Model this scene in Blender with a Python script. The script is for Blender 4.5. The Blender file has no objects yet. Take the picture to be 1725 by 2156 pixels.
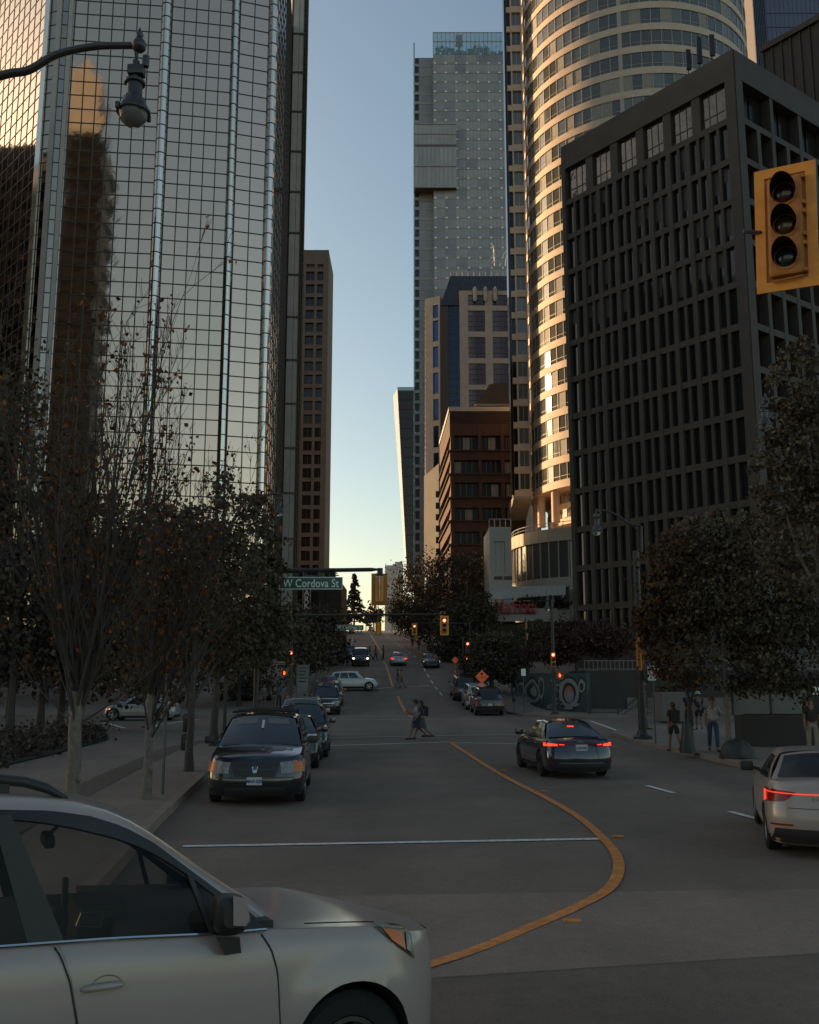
import bpy, bmesh, math, random
import numpy as np
from mathutils import Vector, Matrix
R = math.radians
rnd = random.Random(7)
scene = bpy.context.scene
COL = scene.collection

# ------------------------------------------------------------------ camera
W0, H0 = 1725.0, 2156.0            # photo coordinates used for measuring
FPX = 2050.0
PITCH = math.atan(350.0 / FPX)
CAMZ = 2.55
cam_d = bpy.data.cameras.new('camera')
cam_d.sensor_fit = 'VERTICAL'
cam_d.sensor_height = 36.0
cam_d.lens = 36.0 * FPX / H0
cam_d.clip_start = 0.1
cam_d.clip_end = 6000
cam = bpy.data.objects.new('camera', cam_d)
COL.objects.link(cam)
cam.location = (0, 0, CAMZ)
cam.rotation_euler = (math.pi / 2 + PITCH, 0, 0)
scene.camera = cam
CT, ST = math.cos(PITCH), math.sin(PITCH)

def ray(x, y):
    a, b = (x - W0 / 2) / FPX, -(y - H0 / 2) / FPX
    return Vector((a, CT - b * ST, ST + b * CT))      # camera axes turned into the world

def at(x, y, Y):
    """measured point (x, y) of the photo at a distance Y along the street"""
    d = ray(x, y)
    return Vector((0, 0, CAMZ)) + d * (Y / d.y)

def X(x, Y, y=1428):
    return at(x, y, Y).x

PROF = [(-80, .25), (3, .22), (6, .15), (10, .06), (16, 0), (68, 0), (76, .3), (86, 1.3), (92, 1.8),
        (110, 4.0), (128, 5.0), (340, 18.8), (420, 22), (470, 22.4), (600, 21), (3000, 0)]

def gz(Y):
    for (a, za), (b, zb) in zip(PROF, PROF[1:]):
        if Y <= b:
            return za + (zb - za) * (Y - a) / (b - a)
    return 0.0

def gslope(Y):
    return (gz(Y + 2) - gz(Y - 2)) / 4.0

def gpt(x, y, lift=0.0):
    """where the line of sight through (x, y) meets the ground (lifted by lift)"""
    d = ray(x, y)
    Y = 2.0
    while Y < 900:
        p = Vector((0, 0, CAMZ)) + d * (Y / d.y)
        if p.z <= gz(Y) + lift:
            lo, hi = Y - .25, Y
            for _ in range(14):
                m = (lo + hi) / 2
                q = Vector((0, 0, CAMZ)) + d * (m / d.y)
                if q.z <= gz(m) + lift:
                    hi = m
                else:
                    lo = m
            q = Vector((0, 0, CAMZ)) + d * (hi / d.y)
            return Vector((q.x, q.y, gz(q.y) + lift))
        Y += .25
    return Vector((0, 900, 0))

def roadx(Y):
    return 3.7 - .054 * Y

# ------------------------------------------------------------------ materials
MATS = {}
def mat(name, col, rough=.6, metal=0., spec=.5, noise=0., nscale=3., bump=0., bscale=20., emit=0., coat=0.,
        island=0., col2=None, trans=0., bdist=.02, rvar=0., speck=0., crough=.04):
    m = bpy.data.materials.new(name)
    m.use_nodes = True
    nt = m.node_tree
    b = nt.nodes['Principled BSDF']
    b.inputs['Base Color'].default_value = (*col, 1)
    b.inputs['Roughness'].default_value = rough
    b.inputs['Metallic'].default_value = metal
    b.inputs['Specular IOR Level'].default_value = spec
    if coat:
        b.inputs['Coat Weight'].default_value = coat
        b.inputs['Coat Roughness'].default_value = crough
    if trans:
        b.inputs['Transmission Weight'].default_value = trans
        b.inputs['IOR'].default_value = 1.05
    if emit:
        b.inputs['Emission Color'].default_value = (*col, 1)
        b.inputs['Emission Strength'].default_value = emit
    tc = nt.nodes.new('ShaderNodeTexCoord')
    if noise or col2:
        n = nt.nodes.new('ShaderNodeTexNoise')
        n.inputs['Scale'].default_value = nscale
        n.inputs['Detail'].default_value = 6
        n.inputs['Roughness'].default_value = .62
        nt.links.new(tc.outputs['Object'], n.inputs['Vector'])
        r = nt.nodes.new('ShaderNodeValToRGB')
        c2 = col2 or tuple(max(0, c * (1 + noise)) for c in col)
        c1 = col if col2 else tuple(c * (1 - noise) for c in col)
        r.color_ramp.elements[0].position = .32
        r.color_ramp.elements[1].position = .68
        r.color_ramp.elements[0].color = (*c1, 1)
        r.color_ramp.elements[1].color = (*c2, 1)
        nt.links.new(n.outputs['Fac'], r.inputs['Fac'])
        src = r.outputs['Color']
        if speck:
            for sc_, lo, hi, st in ((70., 1 - speck, 1 + speck, None), (.35, .8, 1.2, (1., .16, 1.)), (7., .93, 1.07, None)):
                n3 = nt.nodes.new('ShaderNodeTexNoise'); n3.inputs['Scale'].default_value = sc_; n3.inputs['Detail'].default_value = 4
                if st:
                    mp = nt.nodes.new('ShaderNodeMapping'); mp.inputs['Scale'].default_value = st
                    nt.links.new(tc.outputs['Object'], mp.inputs['Vector']); nt.links.new(mp.outputs[0], n3.inputs['Vector'])
                else:
                    nt.links.new(tc.outputs['Object'], n3.inputs['Vector'])
                m3 = nt.nodes.new('ShaderNodeMapRange'); m3.inputs['From Min'].default_value = .3; m3.inputs['From Max'].default_value = .7
                m3.inputs['To Min'].default_value = lo; m3.inputs['To Max'].default_value = hi
                nt.links.new(n3.outputs['Fac'], m3.inputs['Value'])
                mu = nt.nodes.new('ShaderNodeVectorMath'); mu.operation = 'SCALE'
                nt.links.new(src, mu.inputs[0]); nt.links.new(m3.outputs['Result'], mu.inputs['Scale'])
                src = mu.outputs[0]
        nt.links.new(src, b.inputs['Base Color'])
        if rvar:
            mr = nt.nodes.new('ShaderNodeMapRange')
            mr.inputs['To Min'].default_value = max(0, rough - rvar)
            mr.inputs['To Max'].default_value = rough + rvar
            nt.links.new(n.outputs['Fac'], mr.inputs['Value'])
            nt.links.new(mr.outputs['Result'], b.inputs['Roughness'])
    if island:
        g = nt.nodes.new('ShaderNodeNewGeometry')
        r = nt.nodes.new('ShaderNodeValToRGB')
        r.color_ramp.elements[0].color = (*[c * (1 - island) for c in col], 1)
        r.color_ramp.elements[1].color = (*(col2 or [c * (1 + island) for c in col]), 1)
        nt.links.new(g.outputs['Random Per Island'], r.inputs['Fac'])
        nt.links.new(r.outputs['Color'], b.inputs['Base Color'])
    if bump:
        n2 = nt.nodes.new('ShaderNodeTexNoise')
        n2.inputs['Scale'].default_value = bscale
        n2.inputs['Detail'].default_value = 3
        nt.links.new(tc.outputs['Object'], n2.inputs['Vector'])
        bp = nt.nodes.new('ShaderNodeBump')
        bp.inputs['Strength'].default_value = bump
        bp.inputs['Distance'].default_value = bdist
        nt.links.new(n2.outputs['Fac'], bp.inputs['Height'])
        nt.links.new(bp.outputs['Normal'], b.inputs['Normal'])
    MATS[name] = m
    return m

# ------------------------------------------------------------------ mesh builder
class MB:
    def __init__(s):
        s.v, s.f, s.m = [], [], []
    def face(s, pts, mi=0):
        i = len(s.v)
        s.v.extend(tuple(p) for p in pts)
        s.f.append(tuple(range(i, i + len(pts))))
        s.m.append(mi)
    def hexa(s, p, mi=0):
        i = len(s.v)
        s.v.extend(tuple(q) for q in p)
        for f in ((0, 3, 2, 1), (4, 5, 6, 7), (0, 1, 5, 4), (1, 2, 6, 5), (2, 3, 7, 6), (3, 0, 4, 7)):
            s.f.append(tuple(i + k for k in f)); s.m.append(mi)
    def box(s, x0, x1, y0, y1, z0, z1, mi=0, M=None):
        p = [Vector(q) for q in ((x0, y0, z0), (x1, y0, z0), (x1, y1, z0), (x0, y1, z0),
                                 (x0, y0, z1), (x1, y0, z1), (x1, y1, z1), (x0, y1, z1))]
        if M is not None:
            p = [M @ q for q in p]
        s.hexa(p, mi)
    def bevbox(s, x0, x1, y0, y1, z0, z1, b=.02, mi=0, M=None):
        bm = bmesh.new()
        bmesh.ops.create_cube(bm, size=1)
        for v in bm.verts:
            v.co = Vector((x0 + (v.co.x + .5) * (x1 - x0), y0 + (v.co.y + .5) * (y1 - y0), z0 + (v.co.z + .5) * (z1 - z0)))
        bmesh.ops.bevel(bm, geom=bm.edges[:], offset=b, segments=2, affect='EDGES', profile=.6)
        s.add_bm(bm, mi, M)
    def add_bm(s, bm, mi=0, M=None):
        i = len(s.v)
        bm.verts.index_update()
        for v in bm.verts:
            s.v.append(tuple(M @ v.co) if M is not None else tuple(v.co))
        for f in bm.faces:
            s.f.append(tuple(i + v.index for v in f.verts)); s.m.append(mi)
        bm.free()
    def add_mesh(s, me, mi=0, M=None):
        i = len(s.v)
        for v in me.vertices:
            s.v.append(tuple(M @ v.co) if M is not None else tuple(v.co))
        for f in me.polygons:
            s.f.append(tuple(i + k for k in f.vertices)); s.m.append(mi)
    def tube(s, pts, rad, n=6, mi=0, cap=True):
        pts = [Vector(p) for p in pts]
        if not isinstance(rad, (list, tuple)):
            rad = [rad] * len(pts)
        i0 = len(s.v)
        ref = Vector((0, 0, 1))
        for k, p in enumerate(pts):
            t = (pts[min(k + 1, len(pts) - 1)] - pts[max(k - 1, 0)])
            t = t.normalized() if t.length > 1e-9 else Vector((0, 0, 1))
            r0 = ref if abs(t.dot(ref)) < .95 else Vector((1, 0, 0))
            a = t.cross(r0).normalized()
            b = t.cross(a)
            for q in range(n):
                th = 2 * math.pi * q / n
                s.v.append(tuple(p + (a * math.cos(th) + b * math.sin(th)) * rad[k]))
        for k in range(len(pts) - 1):
            for q in range(n):
                a, b = i0 + k * n + q, i0 + k * n + (q + 1) % n
                s.f.append((a, b, b + n, a + n)); s.m.append(mi)
        if cap:
            s.f.append(tuple(i0 + q for q in range(n))[::-1]); s.m.append(mi)
            e = i0 + (len(pts) - 1) * n
            s.f.append(tuple(e + q for q in range(n))); s.m.append(mi)
    def lathe(s, prof, n=20, mi=0, M=None, cap=True):
        """profile of (radius, height) turned about z"""
        i0 = len(s.v)
        for r, z in prof:
            for q in range(n):
                th = 2 * math.pi * q / n
                p = Vector((r * math.cos(th), r * math.sin(th), z))
                s.v.append(tuple(M @ p) if M is not None else tuple(p))
        for k in range(len(prof) - 1):
            for q in range(n):
                a, b = i0 + k * n + q, i0 + k * n + (q + 1) % n
                s.f.append((a, b, b + n, a + n)); s.m.append(mi)
        if cap:
            if prof[0][0] > 1e-4:
                s.f.append(tuple(i0 + q for q in range(n))[::-1]); s.m.append(mi)
            if prof[-1][0] > 1e-4:
                e = i0 + (len(prof) - 1) * n
                s.f.append(tuple(e + q for q in range(n))); s.m.append(mi)
    def ball(s, c, r, nu=12, nv=8, mi=0, sc=(1, 1, 1), M=None):
        prof = [(max(1e-5, math.sin(math.pi * k / nv)) * 1, -math.cos(math.pi * k / nv)) for k in range(nv + 1)]
        T = Matrix.Translation(Vector(c)) @ Matrix.Diagonal((r * sc[0], r * sc[1], r * sc[2], 1))
        s.lathe(prof, nu, mi, (M @ T) if M is not None else T, cap=False)
    def prism(s, poly, z0, z1, mi=0, M=None):
        """polygon (x, y) list pushed from z0 to z1"""
        n = len(poly)
        i = len(s.v)
        for z in (z0, z1):
            for p in poly:
                q = Vector((p[0], p[1], z))
                s.v.append(tuple(M @ q) if M is not None else tuple(q))
        s.f.append(tuple(i + k for k in range(n))[::-1]); s.m.append(mi)
        s.f.append(tuple(i + n + k for k in range(n))); s.m.append(mi)
        for k in range(n):
            k2 = (k + 1) % n
            s.f.append((i + k, i + k2, i + n + k2, i + n + k)); s.m.append(mi)
    def grid(s, rows, mi=0, close=False):
        i = len(s.v); nr = len(rows); nc = len(rows[0])
        for r in rows:
            s.v.extend(tuple(p) for p in r)
        for a in range(nr - 1):
            for b in range(nc if close else nc - 1):
                b2 = (b + 1) % nc
                s.f.append((i + a * nc + b, i + a * nc + b2, i + (a + 1) * nc + b2, i + (a + 1) * nc + b)); s.m.append(mi)
    def build(s, name, mats, parent=None, smooth=None, origin=None, fix=True):
        me = bpy.data.meshes.new(name)
        o0 = Vector(origin) if origin is not None else (parent.location if (parent is not None and parent.get('wmesh')) else None)
        vs = s.v
        if o0 is not None:
            vs = [(x - o0[0], y - o0[1], z - o0[2]) for x, y, z in s.v]
        me.from_pydata(vs, [], s.f)
        if not isinstance(mats, (list, tuple)):
            mats = [mats]
        for m in mats:
            me.materials.append(MATS[m] if isinstance(m, str) else m)
        if any(s.m):
            me.polygons.foreach_set('material_index', s.m)
        if fix and len(s.f) < 60000:
            bm = bmesh.new(); bm.from_mesh(me)
            bmesh.ops.recalc_face_normals(bm, faces=bm.faces[:])
            bm.to_mesh(me); bm.free()
        if smooth is not None:
            me.polygons.foreach_set('use_smooth', [True] * len(me.polygons))
            try:
                me.set_sharp_from_angle(angle=R(smooth))
            except Exception:
                pass
        me.update()
        o = bpy.data.objects.new(name, me)
        COL.objects.link(o)
        if parent is not None:
            o.parent = parent
            if parent.get('wmesh') and parent.type == 'MESH':
                o['wmesh'] = 1
        elif origin is not None:
            o.location = origin
        return o

def tag(o, label=None, cat=None, group=None, kind=None):
    if label: o['label'] = label
    if cat: o['category'] = cat
    if group: o['group'] = group
    if kind: o['kind'] = kind
    return o

def thing(name, label, cat, loc=(0, 0, 0), rz=0., group=None, wmesh=False, ry=0.):
    o = bpy.data.objects.new(name, None)
    o.empty_display_size = .2
    COL.objects.link(o)
    o.location = loc
    o.rotation_euler = (0, ry, rz)
    if wmesh: o['wmesh'] = 1        # parts are given in world coordinates
    return tag(o, label, cat, group)

def sub(mb, name, mats, part, root, smooth=None):
    """a sub-part: its mesh is given like the part's own"""
    return mb.build(name, mats, part, smooth, origin=root.location if root.get('wmesh') else None)

KIDS = {}
def copy_tree(o, parent=None):
    c = o.copy()
    COL.objects.link(c)
    if parent is not None:
        c.parent = parent
    for ch in list(o.children):
        copy_tree(ch, c)
    return c

def text_mesh(txt, size, depth=.01, spacing=1.0, bold=0.0):
    cu = bpy.data.curves.new('lettering', 'FONT')
    cu.body = txt; cu.size = size; cu.extrude = depth / 2
    cu.align_x = 'CENTER'; cu.align_y = 'CENTER'
    cu.space_character = spacing
    cu.offset = bold
    o = bpy.data.objects.new('lettering', cu)
    COL.objects.link(o)
    dg = bpy.context.evaluated_depsgraph_get()
    me = bpy.data.meshes.new_from_object(o.evaluated_get(dg))
    bpy.data.objects.remove(o)
    return me

def face_M(pos, right, up=(0, 0, 1)):
    """matrix whose x = right, y = up, z = towards the reader"""
    r = Vector(right).normalized(); u = Vector(up).normalized()
    n = r.cross(u)
    return Matrix(((r.x, u.x, n.x, pos[0]), (r.y, u.y, n.y, pos[1]), (r.z, u.z, n.z, pos[2]), (0, 0, 0, 1)))

class Fr:
    """a facade frame: u along the wall, w out of it, v up"""
    def __init__(s, p0, p1, z0):
        s.p0 = Vector((p0[0], p0[1])); d = Vector((p1[0], p1[1])) - s.p0
        s.len = d.length; s.u = d.normalized(); s.n = Vector((s.u.y, -s.u.x)); s.z0 = z0
    def pt(s, u, w, v):
        q = s.p0 + s.u * u + s.n * w
        return Vector((q.x, q.y, s.z0 + v))
    def box(s, mb, u0, u1, w0, w1, v0, v1, mi=0):
        mb.hexa([s.pt(u0, w1, v0), s.pt(u1, w1, v0), s.pt(u1, w0, v0), s.pt(u0, w0, v0),
                 s.pt(u0, w1, v1), s.pt(u1, w1, v1), s.pt(u1, w0, v1), s.pt(u0, w0, v1)], mi)
    def quad(s, mb, u0, u1, w, v0, v1, mi=0):
        mb.face([s.pt(u0, w, v0), s.pt(u1, w, v0), s.pt(u1, w, v1), s.pt(u0, w, v1)], mi)
# ------------------------------------------------------------------ palette
mat('asphalt', (0.1617, 0.1232, 0.0942), .78, noise=.16, nscale=.55, bump=.35, bscale=90, spec=.35, bdist=.01, speck=.3)
mat('asphalt_old', (0.2195, 0.1674, 0.1288), .8, noise=.13, nscale=.4, bump=.35, bscale=70, spec=.3, bdist=.01, speck=.3)
mat('asphalt_far', (0.1721, 0.1323, 0.1027), .75, noise=.14, nscale=.4, bump=.3, bscale=60, spec=.35, bdist=.01, speck=.3)
mat('asphalt_dark', (0.1407, 0.1076, 0.0825), .8, noise=.2, nscale=.5, bump=.35, bscale=90, spec=.3, bdist=.01, speck=.3)
mat('ground_soil', (0.08, 0.07, 0.06), .9, noise=.2, nscale=.3)
mat('pavement', (0.2011, 0.155, 0.1222), .85, noise=.12, nscale=.8, bump=.3, bscale=50, bdist=.01, speck=.3)
mat('paver', (0.114, 0.0845, 0.0653), .85, noise=.25, nscale=6, bump=.5, bscale=30, bdist=.01)
mat('kerb', (0.24, 0.1802, 0.1421), .8, noise=.15, nscale=2)
mat('paint_white', (.62, .6, .56), .6, noise=.34, nscale=11)
mat('paint_yellow', (0.56, 0.2, 0.042), .6, noise=.34, nscale=9)
mat('soil', (.022, .018, .014), .95, noise=.3, nscale=4, bump=.6, bscale=12)
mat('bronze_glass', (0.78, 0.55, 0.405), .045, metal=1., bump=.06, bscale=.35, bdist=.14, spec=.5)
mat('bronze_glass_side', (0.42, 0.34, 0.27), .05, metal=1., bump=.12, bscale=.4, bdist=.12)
mat('mullion_dark', (0.059, 0.0418, 0.0307), .5)
mat('mullion_bronze', (.10, .08, .06), .35, metal=.6)
mat('pale_strip', (0.86, 0.76, 0.63), .12, metal=.85)
mat('concrete_pale', (0.46, 0.41, 0.36), .75, noise=.1, nscale=.5)
mat('concrete_bank', (0.135, 0.1, 0.076), .8, noise=.14, nscale=.35)
mat('dark_glass', (.016, .016, .016), .07, spec=.4, bump=.06, bscale=.6, bdist=.1)
mat('dim_glass', (.02, .018, .016), .16, spec=.12, bump=.05, bscale=.7, bdist=.1)
mat('blue_glass', (0.045, 0.075, 0.17), .1, metal=.75, bump=.03, bscale=.5, bdist=.1)
mat('grey_glass', (0.35, 0.345, 0.33), .12, spec=.6, noise=.12, nscale=.15)
mat('grey_glass_dark', (0.29, 0.28, 0.285), .12, spec=.6, noise=.2, nscale=.15)
mat('grey_glass_light', (0.4, 0.39, 0.365), .15, spec=.5, noise=.12, nscale=.2)
mat('grey_frame', (0.34, 0.33, 0.31), .5)
mat('dot_white', (0.95, 0.88, 0.68), .4)
mat('crown_glass', (.32, .5, .58), .08, spec=.6, trans=.5)
mat('stone_granite', (0.44, 0.37, 0.305), .7, noise=.12, nscale=.6)
mat('slate_roof', (0.05, 0.048, 0.058), .35, noise=.2, nscale=.6)
mat('brick', (0.095, 0.047, 0.03), .85, noise=.18, nscale=1.2)
mat('brick_dark', (0.075, 0.043, 0.032), .85, noise=.18, nscale=1.2)
mat('concrete_grey', (0.3, 0.265, 0.23), .8, noise=.12, nscale=.4)
mat('hotel_stone', (0.6, 0.45, 0.325), .65, noise=.08, nscale=.7)
mat('hotel_glass', (.085, .088, .078), .07, spec=.8, bump=.05, bscale=.6, bdist=.1)
mat('hotel_glass_pale', (.16, .16, .14), .1, spec=.8, bump=.05, bscale=.6, bdist=.1)
mat('hotel_frame', (.42, .35, .28), .5)
mat('blind', (.3, .27, .22), .7, noise=.12, nscale=3)
mat('white_steel', (.6, .58, .54), .5)
mat('black_stone', (0.064, 0.051, 0.041), .75, noise=.16, nscale=.5)
mat('black_stone_dark', (0.04, 0.032, 0.026), .75, noise=.16, nscale=.5)
mat('black_metal', (.012, .012, .012), .4)
mat('blue_metal', (.11, .115, .14), .3, metal=.5)
mat('sign_red', (.45, .03, .025), .5)
mat('concrete_white', (0.5, 0.45, 0.39), .75, noise=.06, nscale=.1)
mat('mural_green', (.034, .062, .056), .8, noise=.2, nscale=1.2)
mat('mural_pale', (.2, .205, .19), .8, noise=.15, nscale=4)
mat('mural_black', (.015, .016, .018), .8)
mat('mural_red', (.3, .09, .045), .8)

def zz(y, Y):
    return at(862, y, Y).z

def px(x, Y, y=700):
    return at(x, y, Y).x

# ------------------------------------------------------------------ bronze glass tower on the left
def curtain(root, p0, p1, z0, z1, nx, pitch, gmat, mull='mullion_dark', bar=.11, seed=1, name='glass_facade', pv=.11):
    F = Fr(p0, p1, z0)
    rr = random.Random(seed)
    g = MB(); m = MB()
    nz = int(round((z1 - z0) / pitch)); w = F.len / nx
    for i in range(nx):
        for k in range(nz):
            t = [rr.uniform(-.0028, .0028) for _ in range(4)]
            g.face([F.pt(i * w, t[0], k * pitch), F.pt((i + 1) * w, t[1], k * pitch),
                    F.pt((i + 1) * w, t[2], (k + 1) * pitch), F.pt(i * w, t[3], (k + 1) * pitch)])
    for i in range(nx + 1):
        F.box(m, i * w - pv / 2, i * w + pv / 2, -.05, .06, 0, nz * pitch)
    for k in range(nz + 1):
        F.box(m, pv / 2, F.len - pv / 2, -.04, .045, k * pitch - bar / 2, k * pitch + bar / 2)
    o = g.build(name, gmat, root, fix=False)
    sub(m, 'mullion_grid', mull, o, root)
    return F

def left_tower():
    z0, z1 = 5.0, 106.0
    t = thing('glass_tower', 'tall bronze mirror glass tower behind the bare orange leaved tree', 'building',
              (px(300, 118), 118, gz(118)), wmesh=True)
    def P(x, Y): return (px(x, Y), Y)
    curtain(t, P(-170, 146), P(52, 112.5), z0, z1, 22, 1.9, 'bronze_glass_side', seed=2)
    # three pale piers with strips of glass between
    xs = [(52, 62), (62, 77), (77, 87), (87, 101), (101, 111), (111, 116)]
    Ys = lambda x: 112.5 - .5 * math.sin((x - 52) / 64 * math.pi)
    for k, (a, b) in enumerate(xs):
        F = Fr(P(a, Ys(a)), P(b, Ys(b)), z0)
        mb = MB()
        if k % 2 == 0:
            F.box(mb, 0, F.len, -.4, .35, 0, z1 - z0)
            mb.build('pier', 'pale_strip' if k == 0 else 'concrete_pale', t)
        else:
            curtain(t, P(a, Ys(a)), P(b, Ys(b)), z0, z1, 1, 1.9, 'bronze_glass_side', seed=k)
    curtain(t, P(116, 112.5), P(310, 113.6), z0, z1, 7, 1.9, 'bronze_glass', seed=11, bar=.13, pv=.13)
    curtain(t, P(333, 113.7), P(467, 115), z0, z1, 5, 1.9, 'bronze_glass', seed=12, bar=.13, pv=.13)
    curtain(t, P(485, 115.2), P(549, 116.3), z0, z1, 2, 1.9, 'bronze_glass', seed=13, bar=.13, pv=.13)
    # rounded glass corners: a pale strip and a dark pane that wrap round
    for a, b, Y in ((310, 333, 113.6), (467, 485, 115.1), (549, 570, 116.4)):
        xa, xb = px(a, Y), px(b, Y + .2)
        w = xb - xa
        g = MB(); s = MB(); m = MB()
        nz = int((z1 - z0) / 1.9)
        arc = [(xa + w * (1 - math.cos(q * math.pi / 10)) / 2, Y - .75 * math.sin(q * math.pi / 10)) for q in range(11)]
        for q in range(10):
            tgt = s if 5 <= q <= 7 else g
            for k in range(nz):
                tgt.face([(*arc[q], z0 + k * 1.9), (*arc[q + 1], z0 + k * 1.9), (*arc[q + 1], z0 + (k + 1) * 1.9), (*arc[q], z0 + (k + 1) * 1.9)])
        out = [(xa - .04 + (w + .08) * (1 - math.cos(q * math.pi / 10)) / 2, Y - .8 * math.sin(q * math.pi / 10)) for q in range(11)]
        for k in range(nz + 1):
            z = z0 + k * 1.9
            m.grid([[(x, y, z - .06) for x, y in out], [(x, y, z + .06) for x, y in out]])
        o = g.build('corner_glass', 'bronze_glass_side', t, smooth=30, fix=False)
        sub(m, 'mullion_ring', 'mullion_dark', o, t)
        s.build('pale_corner_strip', 'pale_strip', t, smooth=30, fix=False)
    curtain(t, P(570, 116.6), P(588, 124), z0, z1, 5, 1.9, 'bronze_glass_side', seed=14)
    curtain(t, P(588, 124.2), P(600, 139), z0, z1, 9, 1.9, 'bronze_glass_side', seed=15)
    b = MB()
    pts = [P(-170, 146.3), P(52, 113.2), P(116, 113), P(549, 117), P(570, 117.2), P(588, 124.5), (px(599.5, 139.3), 139.3), (px(560, 160), 160), (px(-100, 175), 175)]
    b.prism(pts, gz(118) - 1, z1 - .2)
    b.build('tower_core', 'mullion_dark', t)

def slab_tower():
    t = thing('slab_tower', 'narrow pale concrete panel tower with a dark ladder edge beside the bronze glass tower', 'building',
              (px(615, 141), 141, gz(141)), wmesh=True)
    z0, z1 = 9, 132.
    F = Fr((px(600, 141), 141), (px(637.5, 141), 141), z0)
    L = F.len
    mb = MB(); d = MB()
    n = int((z1 - z0) / 6.8)
    F.box(mb, .35, L * .46, 0, .3, 0, z1 - z0)
    F.box(mb, L * .46 + .06, L * .73, .0, .22, 0, z1 - z0)
    mb.build('panel_wall', 'concrete_pale', t)
    d.prism([(px(600, 141), 141.05), (px(637.3, 141), 141.05), (px(634, 157), 157), (px(588, 157), 157)], 3, z1)
    d.build('tower_core', 'mullion_dark', t)
    j = MB()
    for k in range(n + 1):
        F.box(j, 0, L * .75, .3, .42, k * 6.8 - .14, k * 6.8 + .14)
    j.build('joint_band', 'mullion_bronze', t)
    l = MB()
    for u in (.765, .86, .955):
        F.box(l, L * u - .05, L * u + .05, .0, .35, 0, z1 - z0)
    for k in range(int((z1 - z0) / .85)):
        F.box(l, L * .775, L * .945, .1, .3, k * .85, k * .85 + .11)
    l.build('ladder_edge', 'mullion_bronze', t)

def bank_tower():
    Y = 280
    z1 = zz(526, Y); z0 = gz(Y) - 2
    t = thing('bank_tower', 'brown concrete tower with square recessed windows in front of open sky', 'building', (px(650, Y), Y, gz(Y)), wmesh=True)
    F = Fr((px(560, Y), Y), (px(690, Y), Y), z0)
    H = z1 - z0; L = F.len
    pitch = (zz(700, Y) - zz(727.3, Y)); cw = 3.4
    ncol = int(L / cw); nrow = int((H - 7) / pitch)
    w = MB()
    F.box(w, 0, L, -18, -.9, 0, H - .1, 0)
    for i in range(ncol + 1):
        u = L - i * cw
        F.box(w, max(0, u - .8), u, -.88, 0, 0, H)
    for k in range(nrow + 1):
        v = H - 7 - k * pitch
        for i in range(ncol):
            F.box(w, L - (i + 1) * cw, L - i * cw - .8, -.86, -.03, v, v + 1.2)
    F.box(w, 0, L - .8, -.86, -.02, H - 4.6, H - .02)
    w.build('wall', 'concrete_bank', t)
    # side wall towards the street, shallow windows
    G = Fr((px(690.3, Y), Y + .05), (px(697.5, Y + 20), Y + 20), z0)
    s = MB()
    G.box(s, 0, G.len, -1.6, 0, 0, H - .3)
    s.build('side_wall', 'concrete_bank', t)
    for k in range(nrow):
        v = H - 7 - (k + 1) * pitch + 1.2
        for i in range(3):
            mb = MB()
            u0, u1 = L - (i + 1) * cw, L - i * cw - .8
            F.quad(mb, u0, u1, -.82, v, v + pitch - 1.2)
            o = mb.build('window', 'dark_glass', t)
            fm = MB()
            F.box(fm, (u0 + u1) / 2 - .05, (u0 + u1) / 2 + .05, -.8, -.72, v, v + pitch - 1.2)
            sub(fm, 'window_frame', 'mullion_bronze', o, t)
    st = MB()
    for k in range(nrow):
        v = H - 7 - (k + 1) * pitch + 1.2
        for i in range(3, ncol):
            F.quad(st, L - (i + 1) * cw, L - i * cw - .8, -.82, v, v + pitch - 1.2)
    tag(st.build('hidden_windows', 'dark_glass', t), kind='stuff')

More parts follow.
